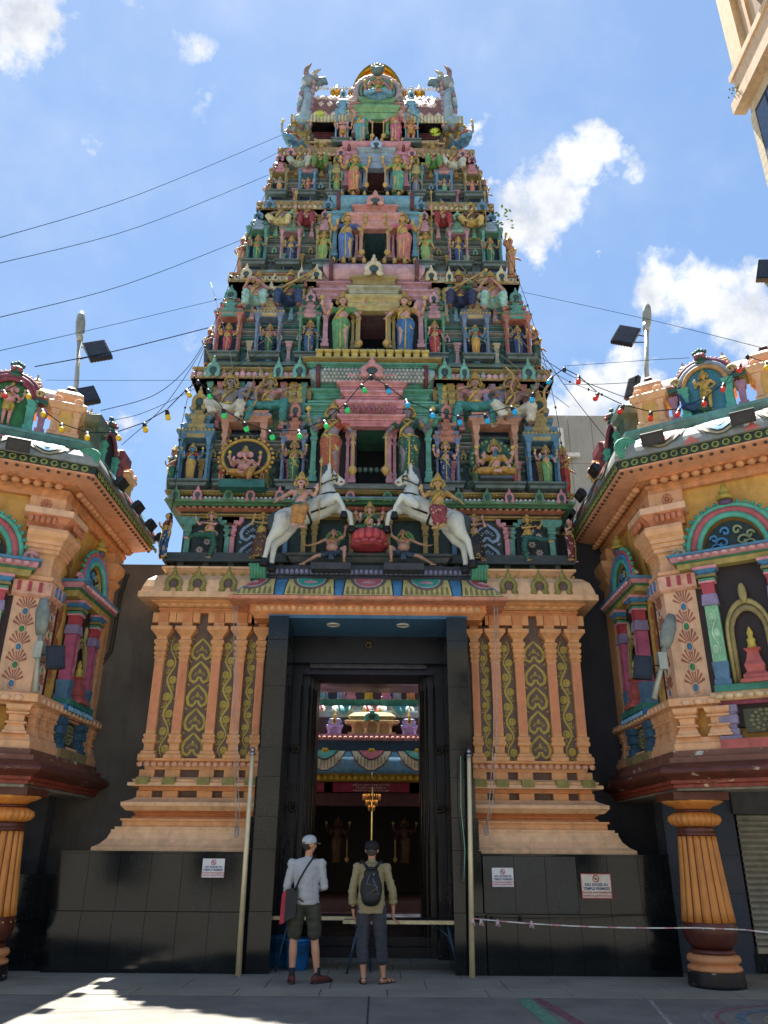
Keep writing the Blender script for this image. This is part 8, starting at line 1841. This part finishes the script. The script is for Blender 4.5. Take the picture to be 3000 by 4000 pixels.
# wires across the sky
WR = paint('#1c2630', rough=1.0, var=.05, spec=0.0)
wires = [([(-20, 519, 9), (300, 420, 12), (617, 288, 14.9)], .009, 'highest thin wire from the left to the tower neck'), ([(-20, 573, 9), (300, 490, 12), (580, 378, 14.4)], .009, 'second thin wire from the left to the tower'), ([(-20, 690, 9), (270, 615, 12), (525, 517, 14)], .010, 'third thin wire from the left to the tower'),
 ([(-20, 762, 9), (250, 700, 12), (480, 645, 13.8)], .008, 'faint wire passing behind the left light mast'), ([(75, 792, 12), (250, 758, 12.6), (450, 708, 13.5)], .016, 'thick cable from the left pavilion roof to the tower'), ([(100, 821, 12), (270, 822, 12.6), (440, 821, 13)], .007, 'level thin wire left of the tower'),
 ([(218, 887, 12.2), (330, 855, 12.6), (400, 800, 13), (445, 735, 13.5)], .011, 'curved cable rising from the left pavilion to the tower'), ([(262, 962, 13), (360, 870, 13.2), (445, 742, 13.5)], .010, 'slanting cable rising to the third tier at left'), ([(200, 913, 12.4), (300, 895, 12.6), (420, 840, 13), (600, 740, 13.2)], .009, 'long cable crossing the second tier at left'),
 ([(1125, 630, 13.8), (1400, 690, 12), (1680, 760, 9)], .008, 'thin wire from the tower to the upper right'), ([(1216, 791, 13), (1400, 778, 12), (1490, 773, 11.5)], .008, 'level wire to the arched niche at right'), ([(1165, 770, 13), (1240, 815, 12.8), (1360, 862, 12)], .012, 'cable from the tower down to the right kiosk'),
 ([(1160, 745, 13), (1225, 840, 13), (1314, 953, 13.2)], .011, 'straight cable from the tower down to the right eave'), ([(1218, 830, 13), (1290, 830, 12.4), (1372, 826, 12)], .010, 'short level cable reaching the right light mast'), ([(985, 560, 13.6), (1080, 680, 13.2), (1190, 800, 12.9), (1300, 852, 12.6)], .012, 'pale rope slanting over the right side of the tower'),
 ([(870, 565, 13.4), (1000, 700, 13.0), (1230, 880, 12.8)], .010, 'rope slanting over the third tier at right'), ([(540, 760, 13.2), (680, 640, 13.5), (730, 560, 13.6)], .010, 'rope slanting over the third tier at left'), ([(455, 610, 13.6), (495, 755, 13.1), (520, 900, 12.9), (548, 945, 12.8)], .009, 'rope hanging over the left edge of the tower'),
 ([(610, 330, 14.2), (560, 450, 14), (470, 680, 13.4), (400, 880, 13), (375, 1080, 12.9), (345, 1200, 12.9)], .010, 'dark cable running down the left edge of the tower'), ([(1020, 330, 14.2), (1060, 450, 14), (1140, 660, 13.4), (1200, 880, 13), (1225, 1085, 12.9)], .010, 'dark cable running down the right edge of the tower'),
 ([(700, 240, 14.4), (650, 300, 14.3), (560, 350, 14.2)], .008, 'short wire at the upper left of the tower neck'), ([(880, 240, 14.4), (960, 290, 14.3), (1030, 350, 14.2)], .008, 'short wire at the upper right of the tower neck')]
for pts, w_, lab in wires:
    P_ = [at(u, v, Y) for u, v, Y in pts]; Q_ = []
    for i in range(len(P_)-1):
        p0 = P_[max(i-1, 0)]; p1 = P_[i]; p2 = P_[i+1]; p3 = P_[min(i+2, len(P_)-1)]
        for k in range(6):
            t = k/6; Q_.append(.5*((2*p1)+(p2-p0)*t+(2*p0-5*p1+4*p2-p3)*t*t+(3*p1-p0-3*p2+p3)*t**3))
    Q_.append(P_[-1]); r = empty('overhead_cable', P_[0], 0, lab, 'cable', 'cables around the tower'); MB().tube([q-P_[0] for q in Q_], w_*.6, 5).build('cable', M('#8a8478') if 'rope' in lab else WR, r)
    if 'edge' in lab or 'slanting over the right' in lab:
        for q in Q_[2::2]: MB().ell(tuple(q-P_[0]), (.022, .022, .035), 6, 5).build('cable_clip', M('black'), r)
# ================================================================ two visitors
def fold(a, f=1.0): return lambda co: a*(.35+noise.noise(V((co.x*9*f, co.y*9*f, co.z*16*f)))+.5*noise.noise(V((co.x*22*f, co.y*22*f, co.z*34*f))))
def person(loc, label, kind):
    r = empty('person', loc, 0, label, 'person'); SK = paint('#c48e70', rough=.5, var=.12, scale=9)
    A = kind == 'shorts'; H = 1.0
    # joints (x viewer right, y away, z up), metres; both look towards the temple (+y)
    if A: hipz, shz, hz = .93, 1.44, 1.665; pel = V((.02, 0, .95)); ch = V((.0, .01, 1.27)); nk = V((.02, .01, 1.49)); hd = V((.03, .035, 1.655))
    else: hipz, shz, hz = .88, 1.40, 1.60; pel = V((0, 0, .92)); ch = V((0, .01, 1.22)); nk = V((0, .02, 1.44)); hd = V((0, .05, 1.59))
    if A:
        legs = [(V((-.09, 0, .90)), V((-.13, .01, .50)), V((-.13, -.02, .085)), V((-.15, 1, 0))), (V((.11, 0, .90)), V((.15, .0, .50)), V((.20, -.01, .085)), V((.75, .75, 0)))]
        arms = [(V((-.19, .0, 1.42)), V((-.245, -.02, 1.14)), V((-.225, .0, .88)), V((-.2, .03, .78))), (V((.20, .0, 1.42)), V((.255, .0, 1.14)), V((.16, .20, 1.10)), V((.10, .27, 1.12)))]
        face = V((.75, .62, .12))
    else:
        legs = [(V((-.09, 0, .88)), V((-.115, .02, .48)), V((-.09, -.02, .085)), V((-.1, 1, 0))), (V((.10, 0, .88)), V((.135, .01, .48)), V((.17, -.01, .085)), V((.7, .75, 0)))]
        arms = [(V((-.19, .0, 1.37)), V((-.255, -.01, 1.09)), V((-.24, .03, .84)), V((-.22, .05, .74))), (V((.20, .0, 1.37)), V((.285, -.01, 1.09)), V((.30, .05, .86)), V((.29, .07, .76)))]
        face = V((.05, 1, .22))
    m = MB()
    m.ell(pel, (.15, .105, .12), 16, 10); cap(m, pel+V((0, 0, .06)), ch, .125, .135); m.ell(ch, (.155, .105, .16), 16, 10); m.ell(ch+V((0, 0, .10)), (.17, .085, .07), 14, 9)
    cap(m, nk-V((0, 0, .03)), hd-V((0, 0, .05)), .055, .05); head_prims(m, hd, face, 1.62, True)
    for h_, k_, a_, fd in legs:
        cap(m, h_, k_, .085, .055); m.ell(k_, (.055, .058, .06), 10, 7); cap(m, k_, k_.lerp(a_, .35)+V((0, -.012, 0)), .052, .057); cap(m, k_.lerp(a_, .32)+V((0, -.012, 0)), a_, .056, .033)
        d = fd.normalized(); m.ell(a_+V((0, 0, -.02)), (.036, .036, .04), 9, 6); cap(m, a_-d*.03+V((0, 0, -.045)), a_+d*.10+V((0, 0, -.055)), .035, .030); cap(m, a_+d*.10+V((0, 0, -.058)), a_+d*.17+V((0, 0, -.062)), .030, .022)
        for k in range(5):
            s2 = V((-d.y, d.x, 0)); p = a_+V((0, 0, -.066))+d*(.185-.008*abs(k-1))+s2*(k-2)*.017; m.ell(p, (.013, .013, .011), 7, 5)
    for sh, el, wr, tip in arms:
        m.ell(sh, (.06, .055, .055), 10, 7); cap(m, sh, el, .050, .040); cap(m, el, wr, .040, .026); hand(m, wr, tip-wr, 2.0, up=(1, 0, 0) if not (A and wr.y > .1) else (0, 0, 1), curl=1.3)
    inst('body', remesh(m, 'person_body', .009, 2, fac=.4), SK, r)
    # shirt
    s_ = MB(); s_.ell(ch, (.172, .125, .175), 16, 10); s_.ell(ch+V((0, 0, .105)), (.19, .10, .075), 14, 9); cap(s_, pel+V((0, 0, .06)), ch, .145 if A else .155, .150); s_.tube([ch, pel+V((0, 0, .06)), pel+V((0, 0, -.03 if A else -.10))], [.165, .165 if A else .18, .172 if A else .195], 20, flat=.74, up=(0, 1, 0))
    cap(s_, nk-V((0, 0, .07)), nk-V((0, 0, .01 if not A else .025)), .08, .062)
    for sh, el, wr, tip in arms:
        s_.ell(sh-V((0, 0, .004)), (.069, .064, .066), 10, 7); cap(s_, sh-V((0, 0, .03)), el, .060, .052); cap(s_, nk-V((0, 0, .05)), sh-V((0, 0, .0)), .06, .05); cap(s_, el, el.lerp(wr, .93 if A else .55), .054, .040 if A else .052)
    col = paint('#a8abae' if A else '#958b68', rough=.85, var=.10, scale=12)
    inst('long_sleeved_shirt' if A else 'shirt', remesh(s_, 'shirt', .011, 3, fold(.009 if A else .011, 1.3)), col, r)
    if not A:
        for sh, el, wr, tip in arms:
            c = el.lerp(wr, .58); MB().tube([el.lerp(wr, .48), c, el.lerp(wr, .66)], [.058, .062, .058], 14).build('rolled_cuff', col, r)
        MB().ring(tuple(nk+V((0, .0, .0))), .062, .016, 'z', 20, 6).build('collar', col, r)
        sl = MB()
        for q in (-.10, .10): pass
    # shorts / trousers
    t_ = MB(); t_.ell(pel+V((0, 0, .0)), (.165, .125, .115), 16, 10)
    for h_, k_, a_, fd in legs:
        if A: cap(t_, h_+V((0, 0, -.02)), h_.lerp(k_, .80), .108, .092)
        else: cap(t_, h_+V((0, 0, -.02)), k_, .105, .078); cap(t_, k_, k_.lerp(a_, .52), .078, .072)
    tc_ = paint('#3c3d31' if A else '#3f4149', rough=.9, var=.18, scale=14)
    inst('shorts' if A else 'trousers', remesh(t_, 'trousers', .011, 3, fold(.014, 1.1)), tc_, r)
    for h_, k_, a_, fd in legs:
        if not A: c = k_.lerp(a_, .55); MB().tube([k_.lerp(a_, .50), c, k_.lerp(a_, .62)], [.080, .084, .079], 16).build('rolled_hem', tc_, r)
        d = fd.normalized(); s2 = V((-d.y, d.x, 0))
        if A:
            MB().tube([a_+V((0, 0, .10)), a_+V((0, 0, .03)), a_+V((0, 0, -.02))], [.039, .038, .042], 12).build('sock', M('black'), r)
            sh_ = MB(); cap(sh_, a_-d*.045+V((0, 0, -.03)), a_+d*.02+V((0, 0, -.02)), .048, .052); cap(sh_, a_+d*.02+V((0, 0, -.035)), a_+d*.15+V((0, 0, -.048)), .050, .044); cap(sh_, a_+d*.15+V((0, 0, -.05)), a_+d*.20+V((0, 0, -.055)), .043, .034)
            o = inst('trainer', remesh(sh_, 'trainer', .009, 2), paint('#5f2c24', rough=.6, var=.35, scale=30), r)
            so_ = MB(); so_.tube([a_-d*.09+V((0, 0, -.075)), a_-d*.04+V((0, 0, -.075)), a_+d*.10+V((0, 0, -.075)), a_+d*.20+V((0, 0, -.072)), a_+d*.245+V((0, 0, -.065))], [.030, .048, .052, .046, .02], 12, flat=1.0, up=tuple(s2)); 
            k0 = min(v[2] for v in so_.v); so_.v = [(v[0], v[1], max(min(v[2], a_.z-.058), a_.z-.083)) for v in so_.v]; so_.build('sole', M('#2a2624'), r)
            MB().tube([a_-d*.06+V((0, 0, -.03))-s2*.03, a_-d*.075+V((0, 0, -.02)), a_-d*.06+V((0, 0, -.03))+s2*.03], .008, 5).build('heel_tab', M('#8a8078'), r)
        else:
            so_ = MB(); so_.tube([a_-d*.075+V((0, 0, -.085)), a_-d*.03+V((0, 0, -.085)), a_+d*.10+V((0, 0, -.085)), a_+d*.19+V((0, 0, -.085)), a_+d*.225+V((0, 0, -.085))], [.02, .040, .046, .044, .02], 12, flat=1.0, up=tuple(s2)); so_.v = [(v[0], v[1], max(min(v[2], a_.z-.070), a_.z-.083)) for v in so_.v]; so_.build('sandal_sole', M('#3a2c20'), r)
            st = MB()
            for q0, q1 in ((.12, -.045), (.04, -.02)): st.tube([a_+d*q0+s2*.04+V((0, 0, -.07)), a_+d*q0+V((0, 0, q1+.02)), a_+d*q0-s2*.04+V((0, 0, -.07))], .008, 6)
            st.ring(tuple(a_+V((0, 0, -.02))), .040, .007, 'z', 14, 5); st.build('sandal_straps', M('#2c2018'), r)
    # head: hair and cap
    f = face.normalized(); fh = V((f.x, f.y, 0)).normalized(); sdv = V((0, 0, 1)).cross(fh).normalized()
    hr = MB(); hr.ell(hd-fh*.030+V((0, 0, .0)), (.080, .080, .078), 14, 9); hr.ell(hd-fh*.045+V((0, 0, -.040)), (.048, .036, .03), 10, 7)
    hr.build('hair', paint('#3a2c22' if A else '#4a443e', rough=.9, var=.3, scale=40), r)
    cpm = paint('#aeb4b8' if A else '#15161a', rough=.8, var=.1)
    cp = MB(); cp.lathe(0, 0, [(.099, -.0), (.103, .02), (.100, .05), (.085, .08), (.055, .10), (.02, .108), (.002, .11)], 24); cp.xf(Matrix.Translation(hd-fh*.006+V((0, 0, .018))) @ Matrix.Rotation(R(-8 if A else -12), 4, sdv)); cp.build('cap', cpm, r)
    bk = MB(); vs = []
    for i in range(9):
        a = R(-62+124*i/8); e1 = fh*math.cos(a)+sdv*math.sin(a); c0 = hd-fh*.006+V((0, 0, .024)); vs += [c0+e1*.095, c0+e1*.10+fh*(.075*math.cos(a)**.7 if abs(a) < 1.5 else 0)+V((0, 0, -.006)), c0+e1*.10+fh*(.075*math.cos(a)**.7)+V((0, 0, -.012)), c0+e1*.095+V((0, 0, -.006))]
    bk.add(vs, [(4*i+j, 4*i+4+j, 4*i+4+(j+1) % 4, 4*i+(j+1) % 4) for i in range(8) for j in range(4)]); bk.build('cap_peak', cpm, r)
    if A:
        MB().tube([hd-fh*.10+V((0, 0, .03))-sdv*.04, hd-fh*.108+V((0, 0, .022)), hd-fh*.10+V((0, 0, .03))+sdv*.04], .009, 6).build('cap_strap', M('#5a5f64'), r)
    return r, pel, ch, nk, arms
pa, pel, ch, nk, arms = person((-.77, 11.72, .004), 'man in white cap, grey long-sleeved top and olive shorts, head turned right', 'shorts')
bg_ = empty('shoulder_bag', (-.77-.20, 11.63, .93), 0, 'black and red shoulder bag slung on the back of the man in shorts', 'bag'); 
bz = MB(); bz.add([(-.06, -.03, .17), (.10, -.06, .20), (.10, -.10, -.14), (-.07, -.06, -.22), (-.06, .09, .17), (.10, .06, .20), (.10, .02, -.14), (-.07, .05, -.22)], [(0, 1, 2, 3)[::-1], (4, 5, 6, 7), (0, 4, 5, 1)[::-1], (1, 5, 6, 2)[::-1], (2, 6, 7, 3)[::-1], (3, 7, 4, 0)[::-1]]); bz.build('bag_body', M('#17171a', var=.2), bg_)
MB().add([(-.10, -.035, .12), (-.045, -.04, .17), (-.055, -.07, -.22), (-.115, -.05, -.24), (-.10, .06, .12), (-.045, .08, .17), (-.055, .05, -.22), (-.115, .05, -.24)], [(3, 2, 1, 0), (4, 5, 6, 7), (0, 1, 5, 4), (1, 2, 6, 5), (2, 3, 7, 6), (3, 0, 4, 7)]).build('red_side', M('#a01c30'), bg_)
MB().tube([(.07, -.055, .16), (.13, -.085, .30), (.22, -.10, .45), (.29, -.075, .55), (.315, .0, .60), (.30, .09, .52)], .013, 8, flat=.4).build('strap', M('#121214'), bg_)
pb_, pel2, ch2, nk2, arms2 = person((.12, 11.74, .004), 'man in black cap and khaki shirt with rolled grey trousers and sandals', 'khaki')
kb = empty('backpack', (.12, 11.60, 1.17), 0, 'black drawstring backpack with grey elastic cord on the man in khaki', 'backpack')
bz = MB(); bz.ell((0, -.03, -.05), (.15, .085, .20), 14, 10); bz.ell((0, -.02, .12), (.105, .065, .10), 12, 8); bz.ell((0, -.04, -.16), (.135, .085, .10), 12, 8); inst('pack', remesh(bz, 'pack', .012, 2, fold(.006)), M('#16181c', var=.25), kb)
MB().ring((0, -.01, .20), .06, .022, 'z', 16, 6).build('gathered_top', M('#16181c'), kb)
for s_ in (-1, 1): MB().tube([(s_*.05, -.02, .20), (s_*.11, -.0, .27), (s_*.15, .08, .29), (s_*.155, .16, .22)], .020, 8, flat=.4).build('strap', M('#101012'), kb)
MB().tube([(-.02, -.115, .13), (-.06, -.128, .02), (.09, -.118, -.02), (-.08, -.118, -.14), (.10, -.118, -.10), (.02, -.128, .08)], .0035, 5).build('elastic_cord', M('#8a9094'), kb)
MB().ell((.03, -.095, .13), (.012, .01, .016), 7, 5).build('cord_lock', M('#2f8a7c'), kb)
MB().tube([(-.245, .02, .895), (-.243, .022, .870)], .034, 14).build('wristwatch', M('#101012'), pb_)
